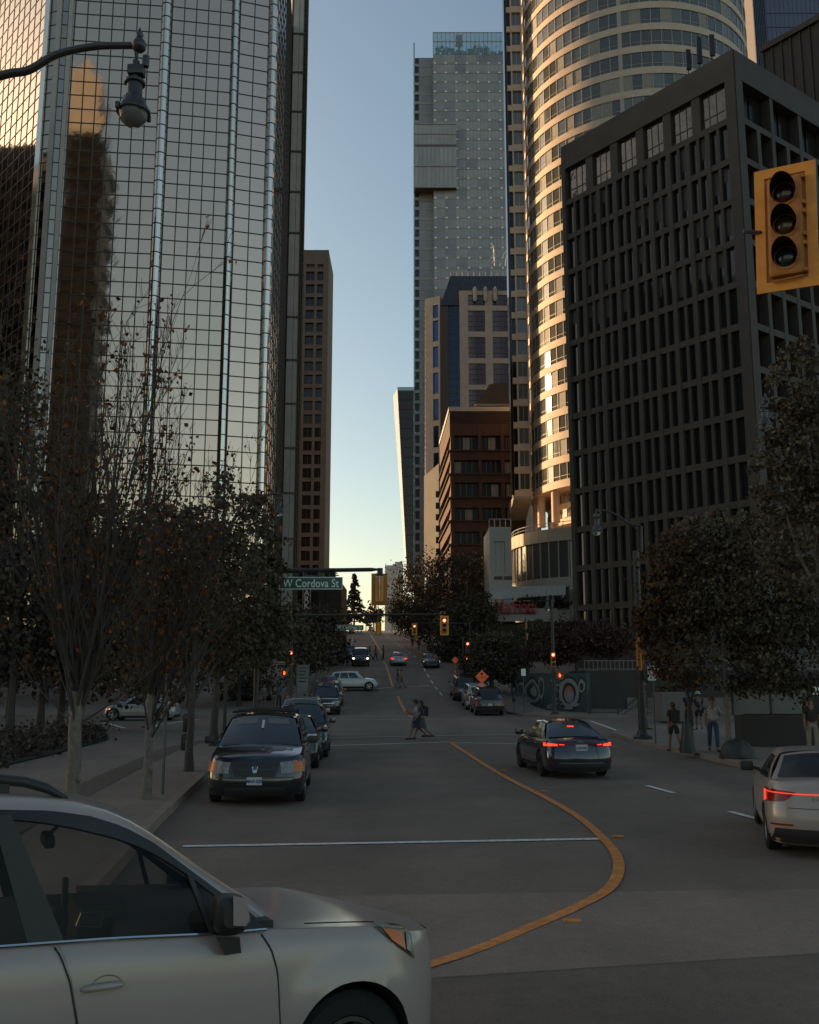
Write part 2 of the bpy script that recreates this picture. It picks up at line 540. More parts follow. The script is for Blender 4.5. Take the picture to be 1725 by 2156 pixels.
def grey_tower():
    Y = 300.
    t = thing('residential_tower', 'tall grey glass tower with a projecting box and a glass crown on its roof', 'building', (px(970, Y), Y, gz(Y)), wmesh=True)
    z0 = gz(Y) - 2
    fl = zz(300, Y) - zz(320.4, Y)
    rr = random.Random(5)
    F = Fr((px(913, Y, 300), Y), (px(1120, Y, 300), Y), z0)
    L = F.len; top = zz(115, Y) - z0
    nf = int(top / fl); nc = 27; cw = L / nc
    gl, gd, gg, fr, dots = MB(), MB(), MB(), MB(), MB()
    blk = {}
    for k in range(nf):
        v = top - (k + 1) * fl
        run = []
        for i in range(nc):
            b = i // 3
            key = (k, b)
            if key not in blk:
                blk[key] = rr.choice([0, 0, 0, 1, 1, 2])
                if b < 2 and k % 7 > 2: blk[key] = rr.choice([1, 2, 2])
            tg = (gl, gg, gd)[blk[key]]
            F.quad(tg, i * cw, (i + 1) * cw, 0, v + .5, v + fl)
            F.quad(gg, i * cw, (i + 1) * cw, .01, v, v + .5)
        F.box(fr, 0, L, .0, .1, v - .05, v + .06)
        F.box(fr, 0, L, .0, .07, v + .48, v + .56)
        for i in range(0, nc, 3):
            F.box(dots, i * cw + .2, i * cw + .95, .02, .16, v + .05, v + .55)
    for i in range(nc + 1):
        F.box(fr, i * cw - .04, i * cw + .04, 0, .12, top - nf * fl, top)
    core = MB(); F.box(core, 0, L, -20, -.05, 0, top - .05); core.build('tower_core', 'grey_frame', t)
    tag(gl.build('pale_panes', 'grey_glass_light', t, fix=False), kind='stuff'); tag(gg.build('grey_panes', 'grey_glass', t, fix=False), kind='stuff'); tag(gd.build('dark_panes', 'grey_glass_dark', t, fix=False), kind='stuff')
    fr.build('mullion_grid', 'grey_frame', t); tag(dots.build('slab_brackets', 'dot_white', t), kind='stuff')
    # set-back left bay with the balcony column at its edge
    G = Fr((px(874, Y + 3, 300), Y + 3), (px(912.7, Y + 3, 300), Y + 3), z0)
    topl = zz(110, Y) - z0
    g2, f2 = MB(), MB()
    for k in range(int(topl / fl)):
        v = topl - (k + 1) * fl
        G.quad(g2, 1.4, G.len, 0, v + .35, v + fl)
        G.box(f2, 1.4, G.len, 0, .1, v, v + (.9 if k % 3 == 1 else .35))
        G.box(f2, 0, 1.35, -.2, .35, v, v + 1.0)
    for i in range(5):
        u = 1.4 + (G.len - 1.4) * i / 4
        G.box(f2, u - .05, u + .05, 0, .12, 0, topl)
    c2 = MB(); G.box(c2, 0, G.len, -16, -.05, 0, topl - .05); c2.build('bay_core', 'mullion_dark', t)
    g2.build('bay_panes', 'grey_glass_dark', t, fix=False); f2.build('bay_frames', 'grey_frame', t)
    fin = MB(); G.box(fin, -.5, -.05, -14, .6, 0, zz(80, Y) - z0); fin.build('edge_fin', 'crown_glass', t)
    # projecting box, lower half glazed open rooms
    B = Fr((px(872.5, Y - 2, 300), Y - 2), (px(961, Y - 2, 300), Y - 2), 0)
    za, zb = zz(401, Y), zz(268, Y)
    bx = MB(); B.box(bx, 0, B.len, -4, -.06, za, zb); bx.build('projecting_box', 'mullion_dark', t)
    p1, p2, fb = MB(), MB(), MB()
    hb = (zb - za)
    rows = [(0, .32, 'd'), (.34, .64, 'o'), (.68, 1, 'l')]
    for a, b, kind in rows:
        for i in range(10):
            tg = p1 if kind == 'l' or rr.random() < .35 else p2
            B.quad(tg, i * B.len / 10, (i + 1) * B.len / 10, 0, za + a * hb, za + b * hb)
            B.box(fb, i * B.len / 10 - .06, i * B.len / 10 + .06, 0, .14, za + a * hb, za + b * hb)
    for v in (0, .33, .66, .84, .995):
        B.box(fb, 0, B.len, 0, .25, za + v * hb - .12, za + v * hb + .12)
    p1.build('box_pale_panes', 'grey_glass_light', t, fix=False); p2.build('box_grey_panes', 'grey_glass', t, fix=False); fb.build('box_frame', 'grey_frame', t)
    # crown
    cg, cf = MB(), MB()
    zc0, zc1 = top + z0, zz(69, Y)
    F.quad(cg, 0, L, .05, top, zc1 - z0)
    cg.build('crown_glass', 'crown_glass', t, fix=False)
    for i in range(24):
        F.box(cf, i * L / 23 - .1, i * L / 23 + .1, .06, .16, top, zc1 - z0)
    for v in (zc1 - z0, zc1 - z0 - 3.4):
        F.box(cf, 0, L, .06, .16, v - .16, v + .16)
    cf.build('crown_frame', 'grey_frame', t)
    hd = MB()
    for k in range(900):
        u = rr.uniform(1, L - 1); v = top + rr.uniform(.0, 3.2) + 1.0 * math.sin(u * .5)
        p = F.pt(u, rr.uniform(-2.6, -.6), v); s = .5
        a = Vector((rr.uniform(-1, 1), rr.uniform(-1, 1), rr.uniform(-1, 1))) * s
        b = Vector((rr.uniform(-1, 1), rr.uniform(-1, 1), rr.uniform(-1, 1))) * s
        hd.face([p - a, p - b, p + a, p + b])
    hd.build('roof_hedge', 'leaf_dark', t, fix=False)
    ch = MB()
    F.box(ch, 8.6, 9.6, -6, -5, top, zz(62, Y) - z0); F.box(ch, 7.9, 10.4, -6.6, -4.4, zz(75, Y) - z0, zz(57, Y) - z0)
    ch.build('roof_mast', 'concrete_bank', t)

def leaning_tower():
    Y = 350.
    t = thing('leaning_tower', 'dark glass tower that leans out over the street below the grey tower', 'building', (px(862, Y), Y, gz(Y)), wmesh=True)
    d = MB()
    def q(x, y, yy): return at(x, y, yy)
    a = [q(838, 822, Y), q(876, 822, Y), q(876, 1232, Y), q(859, 1232, Y)]
    b = [p + Vector((1, 26, 0)) for p in a]
    d.hexa([a[3], a[2], b[2], b[3], a[0], a[1], b[1], b[0]])
    d.build('dark_facade', 'dark_glass', t)
    m = MB()
    for k in range(1, 20):
        u = k / 20
        p0, p1 = a[0].lerp(a[3], u), a[1].lerp(a[2], u)
        m.tube([p0 + Vector((0, -.15, 0)), p1 + Vector((0, -.15, 0))], .1, 4)
    for k in range(1, 5):
        p0, p1 = a[0].lerp(a[1], k / 5), a[3].lerp(a[2], k / 5)
        m.tube([p0 + Vector((0, -.15, 0)), p1 + Vector((0, -.15, 0))], .06, 4)
    m.build('mullion_grid', 'mullion_dark', t)
    e = MB()
    w = [q(828, 834, Y + 8), q(837, 818, Y - .3), q(858.5, 1232, Y - .3), q(856, 1232, Y + 8)]
    e.hexa([w[3], w[2], w[2] + Vector((.2, 1, 0)), w[3] + Vector((.2, 1, 0)), w[0], w[1], w[1] + Vector((.2, 1, 0)), w[0] + Vector((.2, 1, 0))])
    e.build('glass_edge', 'grey_glass_light', t)
    c = MB()
    c.hexa([q(838, 822, Y), q(876, 822, Y), q(876, 822, Y) + Vector((0, 1, 0)), q(838, 822, Y) + Vector((0, 1, 0)),
            q(837, 815, Y), q(876, 815, Y), q(876, 815, Y) + Vector((0, 1, 0)), q(837, 815, Y) + Vector((0, 1, 0))])
    c.build('crown_glass', 'crown_glass', t)

def granite_tower():
    Y = 235.
    t = thing('granite_tower', 'granite tower with blue windows and a dark slate hipped roof', 'building', (px(1000, Y), Y, gz(Y)), wmesh=True)
    z0 = gz(Y) - 2
    F = Fr((px(968, Y), Y), (px(1115, Y), Y), 0)
    L = F.len; ppm = L / 147.
    zt = zz(612, Y)
    pitch = zz(700, Y) - zz(755.5, Y)
    st = MB()
    F.box(st, 0, L, -14, -.4, z0, zt - .1)
    cols = [(986, 1022), (1037.5, 1072.5), (1089, 1124)]
    cu = [((a - 968) * ppm, (b - 968) * ppm) for a, b in cols]
    edges = [0] + [e for c in cu for e in c]
    for a, b in zip(edges[0::2], [cu[0][0], cu[1][0], cu[2][0]]):
        F.box(st, a, b, -.4, .05, z0, zt)
    wt = [(621, 643), (654, 698), (709.5, 754), (765, 810), (820.5, 865), (876, 921)]
    vs = [(zz(b, Y), zz(a, Y)) for a, b in wt]
    for a, b in cu:
        b = min(b, L)
        hi = zt
        for lo, up in vs:
            F.box(st, a, b, -.4, 0, up, hi); hi = lo
        F.box(st, a, b, -.4, 0, z0, hi)
    st.build('stone_wall', 'stone_granite', t)
    for a, b in cu:
        b = min(b, L)
        for lo, up in vs:
            w = MB(); F.quad(w, a, b, -.33, lo, up)
            o = w.build('window', 'blue_glass', t)
            f = MB()
            n = 2 if up - lo > 4 else 1
            for k in range(1, 3 * n // 2 + 1):
                v = lo + (up - lo) * k / (3 * n // 2 + 1)
                F.box(f, a, b, -.32, -.25, v - .05, v + .05)
            F.box(f, (a + b) / 2 - .05, (a + b) / 2 + .05, -.32, -.26, lo, up)
            sub(f, 'window_frame', 'mullion_dark', o, t)
    for k in range(3):
        fi = MB(); u = [6.2, 12.1, 17.6][k] * (L / 18.5) * .47 + 1.2
        fi.lathe([(.3, 0), (.55, .6), (.4, 2.6), (.6, 3.2), (.1, 4)], 8, M=Matrix.Translation(F.pt(u, .4, zt - 3)))
        fi.build('finial', 'stone_granite', t)
    # blue glass corner bay and left wing
    C = Fr((px(927, Y + 1), Y + 1), (px(967.6, Y + .5), Y + .5), 0)
    g, m = MB(), MB()
    half = C.len * .42
    C.box(g, 0, C.len, -12, 0, z0, zz(640, Y))
    g.build('corner_glass', 'bay_glass', t)
    for k in range(40):
        C.box(m, 0, C.len, 0, .08, zz(640, Y) - k * 1.95, zz(640, Y) - k * 1.95 + .1)
    for k in range(7):
        u = C.len * k / 6
        C.box(m, u - .05, u + .05, 0, .1, z0, zz(640, Y))
    C.box(m, 0, half, .05, .35, z0, zz(641, Y))
    m.build('corner_mullions', 'mullion_dark', t)
    rf = MB()
    base = [at(927, 640, Y - .5), at(1115, 640, Y - .5)]
    e0 = F.pt(-.2, .02, 0)
    lowz, topz = zz(642, Y), zz(566, Y)
    xl, xr = px(928, Y), px(1115, Y)
    xt = px(950, Y + 5)
    A = [Vector((xl, Y + .2, lowz)), Vector((xr, Y + .2, lowz)), Vector((xr, Y + 16, lowz)), Vector((xl, Y + 16, lowz))]
    B = [Vector((xt, Y + 4.5, topz)), Vector((xr, Y + 4.5, topz)), Vector((xr, Y + 12, topz)), Vector((xt, Y + 12, topz))]
    rf.hexa(A + B)
    o = rf.build('roof', 'slate_roof', t)
    rb = MB()
    for k in range(26):
        u = k / 25
        rb.tube([A[0].lerp(A[1], u) + Vector((0, -.1, 0)), B[0].lerp(B[1], u) + Vector((0, -.1, 0))], .07, 4)
    sub(rb, 'roof_ribs', 'blue_metal', o, t)
    rl = MB()
    for k in range(14):
        p = B[0].lerp(B[1], k / 13); rl.tube([p, p + Vector((0, 0, 1.1))], .05, 4)
    rl.tube([B[0] + Vector((0, 0, 1.1)), B[1] + Vector((0, 0, 1.1))], .05, 4)
    sub(rl, 'roof_rail', 'white_steel', o, t)
    # rooftop crane and mast
    cr = MB()
    p = at(1042, 560, Y + 8); cr.tube([p, p + Vector((-.2, 0, 5.5)), p + Vector((-.9, 0, 6.5))], .13, 5)
    cr.tube([p + Vector((1.4, 0, 0)), p + Vector((2.4, 0, 3.2)), p + Vector((3.4, 0, 4.6))], .13, 5)
    cr.tube([p + Vector((2.8, 0, 0)), p + Vector((3.0, 0, 2)), p + Vector((3.6, 0, 4.4))], .1, 5)
    for k in range(5):
        q = p + Vector((-.1 + .25 * (k % 2), 0, 1 + k)); cr.box(q.x - .3, q.x + .3, q.y - .2, q.y + .2, q.z, q.z + .3)
    cr.build('roof_mast', 'white_steel', t)
    # left wing
    Wg = Fr((px(896.5, Y + 4), Y + 4), (px(926.7, Y + 2), Y + 2), 0)
    wz = zz(626, Y + 3)
    s2 = MB(); L2 = Wg.len
    a, b = L2 * .50, L2 * .88
    Wg.box(s2, 0, a, -.5, 0, z0, wz); Wg.box(s2, b, L2, -.5, 0, z0, wz); Wg.box(s2, 0, L2, -9, -.5, z0, wz - .1)
    hi = wz
    wins = []
    for k in range(7):
        up = zz(634, Y) - k * pitch; lo = up - pitch * (.5 if k == 0 else .8)
        if k: up = zz(634, Y) - pitch * .6 - (k - 1) * pitch; lo = up - pitch * .8
        Wg.box(s2, a, b, -.5, -.02, up, hi); hi = lo; wins.append((lo, up))
    Wg.box(s2, a, b, -.5, -.02, z0, hi)
    s2.build('wing_wall', 'stone_granite', t)
    for lo, up in wins:
        w = MB(); Wg.quad(w, a, b, -.4, lo, up); w.build('window', 'blue_glass', t)
    sd = MB()
    S = Fr((px(893, Y + 22), Y + 22), (px(896.3, Y + 4.1), Y + 4.1), 0)
    S.quad(sd, 0, S.len, 0, z0, wz); sd.build('side_glass', 'grey_glass_light', t)
    sm = MB()
    for k in range(45):
        S.box(sm, 0, S.len, .01, .1, wz - k * 1.6, wz - k * 1.6 + .2)
    sm.build('side_mullions', 'mullion_dark', t)

def brick_block():
    Y = 156.
    t = thing('brick_building', 'brown brick office block with long dark window bands left of the curved hotel', 'building', (px(1010, Y), Y, gz(Y)), wmesh=True)
    z0 = gz(Y) - 2
    F = Fr((px(946, Y), Y), (px(1100, Y), Y), 0)
    G = Fr((px(925, Y + 24), Y + 24), (px(945.8, Y + .1), Y + .1), 0)
    top = zz(857, Y)
    L = F.len
    w = MB(); cap = MB(); lou = MB()
    F.box(w, 0.2, L, -20, -.8, z0, top - 1)
    F.box(cap, -.2, L, -20, .15, zz(866, Y), top); G.box(cap, 0, G.len, -.4, .15, zz(866, Y), top)
    cap.build('parapet_cap', 'concrete_white', t)
    F.box(lou, 0, L, -.8, .02, zz(892, Y), zz(867, Y)); G.box(lou, 0, G.len, -.8, .02, zz(892, Y), zz(867, Y))
    for k in range(6):
        v = zz(890 - k * 4, Y); F.box(lou, 0, L, .02, .14, v, v + .1)
    lou.build('louvre_band', 'brick_dark', t)
    def v(zp): return zz((900 + zp / 1.725) / 1.495, Y)
    bands = [(745, 812), (895, 945), (1022, 1068), (1150, 1205), (1277, 1335), (1405, 1462)]
    for a, b in bands:
        F.box(w, 0, L, -.8, 0, v(b), v(a)); G.box(w, 0, G.len - .1, -.8, 0, v(b), v(a))
    F.box(w, 0, L, -.8, 0, z0, v(1532)); G.box(w, 0, G.len - .1, -.8, 0, z0, v(1532))
    for u in (0.4, 4.9, 8.6, 10.9):
        F.box(w, u - .3, u + .3, -.8, .12, z0, zz(893, Y))
    w.build('brick_wall', 'brick', t)
    led = MB()
    for a, b in bands[1:]:
        F.box(led, -.1, L, 0, .35, v(a) - .12, v(a) + .14); G.box(led, 0, G.len, 0, .35, v(a) - .12, v(a) + .14)
    led.build('ledge', 'brick_dark', t)
    wins = [(812, 895), (945, 1022), (1068, 1150), (1205, 1277), (1335, 1405), (1462, 1532)]
    rr = random.Random(3)
    for a, b in wins:
        for u0, u1 in ((.7, 4.6), (5.2, 8.3), (8.9, 10.6)):
            m = MB(); F.quad(m, u0, u1, -.7, v(b), v(a)); o = m.build('window_band', 'dim_glass', t)
            f = MB()
            for k in range(1, 4):
                u = u0 + (u1 - u0) * k / 4; F.box(f, u - .05, u + .05, -.68, -.6, v(b), v(a))
            sub(f, 'window_frame', 'mullion_bronze', o, t)
            if rr.random() < .6:
                q = MB(); ua = rr.uniform(u0, u1 - 1.2); F.quad(q, ua, ua + 1.1, -.66, v(b) + .1, v(a) - .2); sub(q, 'window_blind', 'blind', o, t)
        m = MB(); G.quad(m, 0, G.len - .6, -.7, v(b), v(a)); m.build('side_window_band', 'dim_glass', t)

def dome_block():
    Y = 190.
    t = thing('mansard_building', 'dark mansard roof showing above the brown brick block', 'building', (px(1040, Y), Y, gz(Y)), wmesh=True)
    a = [(1000, 858), (1005, 846), (1022, 824), (1030, 810), (1045, 806), (1100, 806), (1100, 858)]
    f = [at(x, y, Y) for x, y in a]
    mb = MB()
    n = len(f); k = Vector((0, 14, 0))
    mb.face(f)
    mb.face([p + k for p in f][::-1])
    for i in range(n):
        mb.face([f[i], f[(i + 1) % n], f[(i + 1) % n] + k, f[i] + k])
    mb.build('roof', 'black_stone', t)
    b = MB(); b.box(f[0].x, f[-1].x, Y + .5, Y + 13.5, gz(Y) - 1, f[0].z); b.build('wall', 'concrete_grey', t)
    e = MB(); e.tube([at(1000, 853, Y - .3), at(1100, 853, Y - .3)], .25, 6); e.build('cornice', 'concrete_grey', t)

def grey_block():
    Y = 225.
    t = thing('blank_wall_block', 'plain grey concrete block below the granite tower wing', 'building', (px(908, Y), Y, gz(Y)), wmesh=True)
    a = [at(893, 1003, Y + 8), at(924, 976, Y - 1), at(924, 1215, Y - 1), at(893, 1215, Y + 8)]
    k = Vector((3, 14, 0)); mb = MB()
    mb.hexa([a[3], a[2], a[2] + k, a[3] + k, a[0], a[1], a[1] + k, a[0] + k])
    mb.build('wall', 'concrete_shade', t)
    b = MB(); b.hexa([at(903 + 12, y1, Y - 1.6) if 0 else at(x1, y1, Y - 1.6) for x1, y1 in ((915, 1215), (925, 1215), (925, 1215), (915, 1215))] +
                     [at(x1, y1, Y - 1.6) for x1, y1 in ((915, 1010), (925, 1005), (925, 1005), (915, 1010))])
    b = MB(); F = Fr((px(916, Y - 1.5), Y - 1.5), (px(925, Y - 1.5), Y - 1.5), 0)
    for k in range(7):
        z = zz(1050 + 24 * k, Y); F.box(b, 0, F.len, 0, .2, z, z + 1.5)
    b.build('window_strip', 'dim_glass', t)

def far_left_shade_blocks():  # hidden blocks added on the left to keep the sun off the street
    for (x0, x1, y0, y1, z1, lab) in ((-70, -25, 178, 277, 24, 'hidden low block row added to shade the street, behind the left street trees'), (-70, -33, 303, 336, 25, 'hidden low block added for shade beyond the brown concrete tower, before the far crossing'),
                                      (-85, -31, 355, 440, 29, 'hidden low block added for shade past the far crossing on the left')):
        t = thing('low_building', lab, 'building', ((x0 + x1) / 2, y0, gz(y0)), wmesh=True)
        q = MB(); q.box(x0, x1, y0, y1, gz(y0) - 2, z1); q.build('wall', 'black_stone_dark', t)
        q = MB()
        for z in range(int(gz(y1)) + 1, z1 - 1, 4): q.box(x1 - .1, x1 + .15, y0 + 1, y1 - 1, z, z + 2); q.box(x0 + 1, x1 - 1, y0 - .15, y0 + .1, z, z + 2)
        q.build('window_bands', 'dim_glass', t)

def far_apartments():
    Y = 600.
    t = thing('apartment_block', 'small pale apartment block far up the street', 'building', (px(831, Y, 1200), Y, gz(Y)), wmesh=True)
    F = Fr((px(811, Y, 1200), Y), (px(849, Y, 1200), Y), 0)
    z0 = gz(Y) - 1; z1 = zz(1187, Y)
    mb = MB(); F.box(mb, 0, F.len * .42, -8, .8, z0, z1 - 1); F.box(mb, F.len * .42, F.len, -8, 0, z0, z1); F.box(mb, F.len * .55, F.len * .95, -5, -2, z1, z1 + 1.5)
    mb.build('wall', 'concrete_white', t)
    for k in range(9):
        for c in range(4):
            w = MB(); u = F.len * (.06 + .24 * c); v = z1 - 4 - k * 3.1
            F.quad(w, u, u + 1.5, .85 if c < 2 and u + 1.5 < F.len * .42 else .03 if u > F.len * .42 else .85, v, v + 1.4); w.build('window', 'grey_glass', t)

def hotel():
    Yc = 150.
    cx = at(1337, 300, Yc).x
    d = at(1106.5, 500, Yc)
    # radius so that the left limb touches the sight line through x=1106
    l = Vector((d.x, d.y)).normalized(); c2 = Vector((cx, Yc))
    Rr = abs(l.x * c2.y - l.y * c2.x)
    t = thing('hotel_tower', 'curved cream hotel tower with bands of windows, sunlit on its left side', 'building', (cx, Yc, gz(Yc)), wmesh=True)
    fl = zz(600, Yc - 6) - zz(646, Yc - 6)
    zb = zz(1040, Yc - 5)
    NS = 52
    a0, a1 = R(150), R(400)            # the arc that can be seen, counted from +x
    def ring(r, z, n=NS):
        return [(cx + r * math.cos(a0 + (a1 - a0) * i / n), Yc + r * math.sin(a0 + (a1 - a0) * i / n), z) for i in range(n + 1)]
    def band(mb, r, za, zb_, mi=0):
        mb.grid([ring(r, za), ring(r, zb_)], mi)
    nfl = 33
    core = MB(); core.lathe([(Rr - .6, zb + .3), (Rr - .6, zb + nfl * fl)], 48, M=Matrix.Translation((cx, Yc, 0)))
    core.build('tower_core', 'mullion_dark', t)
    rr = random.Random(9)
    for k in range(nfl):
        z = zb + k * fl
        s = MB()
        s.grid([ring(Rr - .3, z), ring(Rr + .03, z), ring(Rr + .03, z + 1.08), ring(Rr - .02, z + 1.14), ring(Rr - .3, z + 1.14)])
        o = s.build('spandrel_band', 'hotel_stone', t, smooth=25, fix=False)
        w = MB()
        for i in range(NS):
            th = [a0 + (a1 - a0) * (i + q) / NS for q in (0, 1)]
            j = rr.uniform(-.012, .012)
            mi = rr.choice([0, 0, 1, 0, 2]) if rr.random() < .6 else 0
            w.face([(cx + (Rr - .1 + j) * math.cos(th[0]), Yc + (Rr - .1 + j) * math.sin(th[0]), z + 1.2), (cx + (Rr - .1 - j) * math.cos(th[1]), Yc + (Rr - .1 - j) * math.sin(th[1]), z + 1.08),
                    (cx + (Rr - .1 - j) * math.cos(th[1]), Yc + (Rr - .1 - j) * math.sin(th[1]), z + fl), (cx + (Rr - .1 + j) * math.cos(th[0]), Yc + (Rr - .1 + j) * math.sin(th[0]), z + fl)], mi)
        o = w.build('window_band', ['hotel_glass', 'hotel_glass_pale', 'blind'], t, fix=False)
        f = MB()
        for i in range(NS + 1):
            th = a0 + (a1 - a0) * i / NS
            M = Matrix.Translation((cx, Yc, 0)) @ Matrix.Rotation(th, 4, 'Z')
            wd = .3 if i % 16 == 5 else .05
            f.box(Rr - .12, Rr + (.0 if wd > .1 else -.02), -wd, wd, z + 1.12, z + fl + (.02 if wd > .1 else -.02), M=M)
        f.grid([ring(Rr - .05, z + 1.68), ring(Rr - .05, z + 1.76)])
        sub(f, 'window_frame', 'hotel_frame', o, t)
    # bottom of the drum: soffit, two storeys set back behind round columns
    sf = MB(); sf.lathe([(Rr - 3.2, zb - .05), (Rr + .05, zb - .02)], 64, M=Matrix.Translation((cx, Yc, 0)), cap=False); sf.build('soffit', 'hotel_stone', t)
    zp = zz(1098, Yc - 6)
    lo = MB(); lo.lathe([(Rr - 2.6, zp - .5), (Rr - 2.6, zb + .2)], 48, M=Matrix.Translation((cx, Yc, 0))); lo.build('set_back_wall', 'hotel_stone', t, smooth=30)
    for i in range(22):
        th = R(172 + i * 5.5)
        M = Matrix.Translation((cx, Yc, 0)) @ Matrix.Rotation(th, 4, 'Z')
        if i % 3 == 0:
            co = MB(); co.lathe([(.62, zp - .4), (.62, zb)], 14, M=M @ Matrix.Translation((Rr - .9, 0, 0))); co.build('column', 'hotel_stone', t, smooth=30)
        for q in range(2):
            w = MB(); h = (zb - zp) / 2
            w.box(Rr - 2.7, Rr - 2.52, -.55, .55, zp + q * h + .5, zp + q * h + h - .4, M=M); w.build('window', 'hotel_glass_pale', t)
    # flat wing on the left, windows between stone bands
    Yw = Yc - 3
    F = Fr((px(1070, Yw, 500), Yw), (px(1108, Yw, 500), Yw), 0)
    st, gw = MB(), MB()
    top = zb + nfl * fl
    F.box(st, 0, F.len, -2.2, -.4, zb + .2, top)
    u0, u1 = F.len * .42, F.len * .92
    F.box(st, 0, u0 - .9, -.4, .06, zb, top); F.box(st, u0 - .25, u0, -.4, .0, zb, top); F.box(st, u1, F.len, -.4, 0, zb, top)
    for k in range(nfl + 1):
        F.box(st, u0, u1, -.4, .03, zb + k * fl, zb + k * fl + 1.15)
        F.box(st, u0 - .9, u0 - .25, -.4, -.02, zb + k * fl, zb + k * fl + 1.0)
    st.build('wing_wall', 'hotel_stone', t)
    dk = MB(); F.box(dk, -.06, .3, -2.3, .09, zb + .2, top); dk.build('wing_shade_cover', 'dark_glass', t)  # dark cover added over the wing's sunlit side in place of shade
    for k in range(nfl):
        w = MB(); F.quad(w, u0, u1, -.3, zb + k * fl + 1.1, zb + (k + 1) * fl + .1); o = w.build('window', 'hotel_glass_pale' if k % 3 else 'hotel_glass', t)
        f = MB(); F.box(f, (u0 + u1) / 2 - .04, (u0 + u1) / 2 + .04, -.3, -.22, zb + k * fl + 1.2, zb + (k + 1) * fl - .02); sub(f, 'window_frame', 'hotel_frame', o, t)
        F.quad(gw, u0 - .9, u0 - .25, -.32, zb + k * fl + .9, zb + (k + 1) * fl)
    gw.build('slot_glass', 'dark_glass', t)
    sl = MB()
    p = [F.pt(0, .05, zb), F.pt(F.len, .05, zb), F.pt(F.len, -8, zb - 4.2), F.pt(2.2, -8, zb - 4.2)]
    sl.hexa([F.pt(.1, 0, zb - .4), F.pt(F.len, 0, zb - .4), F.pt(F.len, -8, zb - 2.5), F.pt(.1, -8, zb - 2.5), F.pt(.1, 0, zb), F.pt(F.len, 0, zb), F.pt(F.len, -8, zb), F.pt(.1, -8, zb)])
    sl.build('wing_soffit', 'concrete_grey', t)

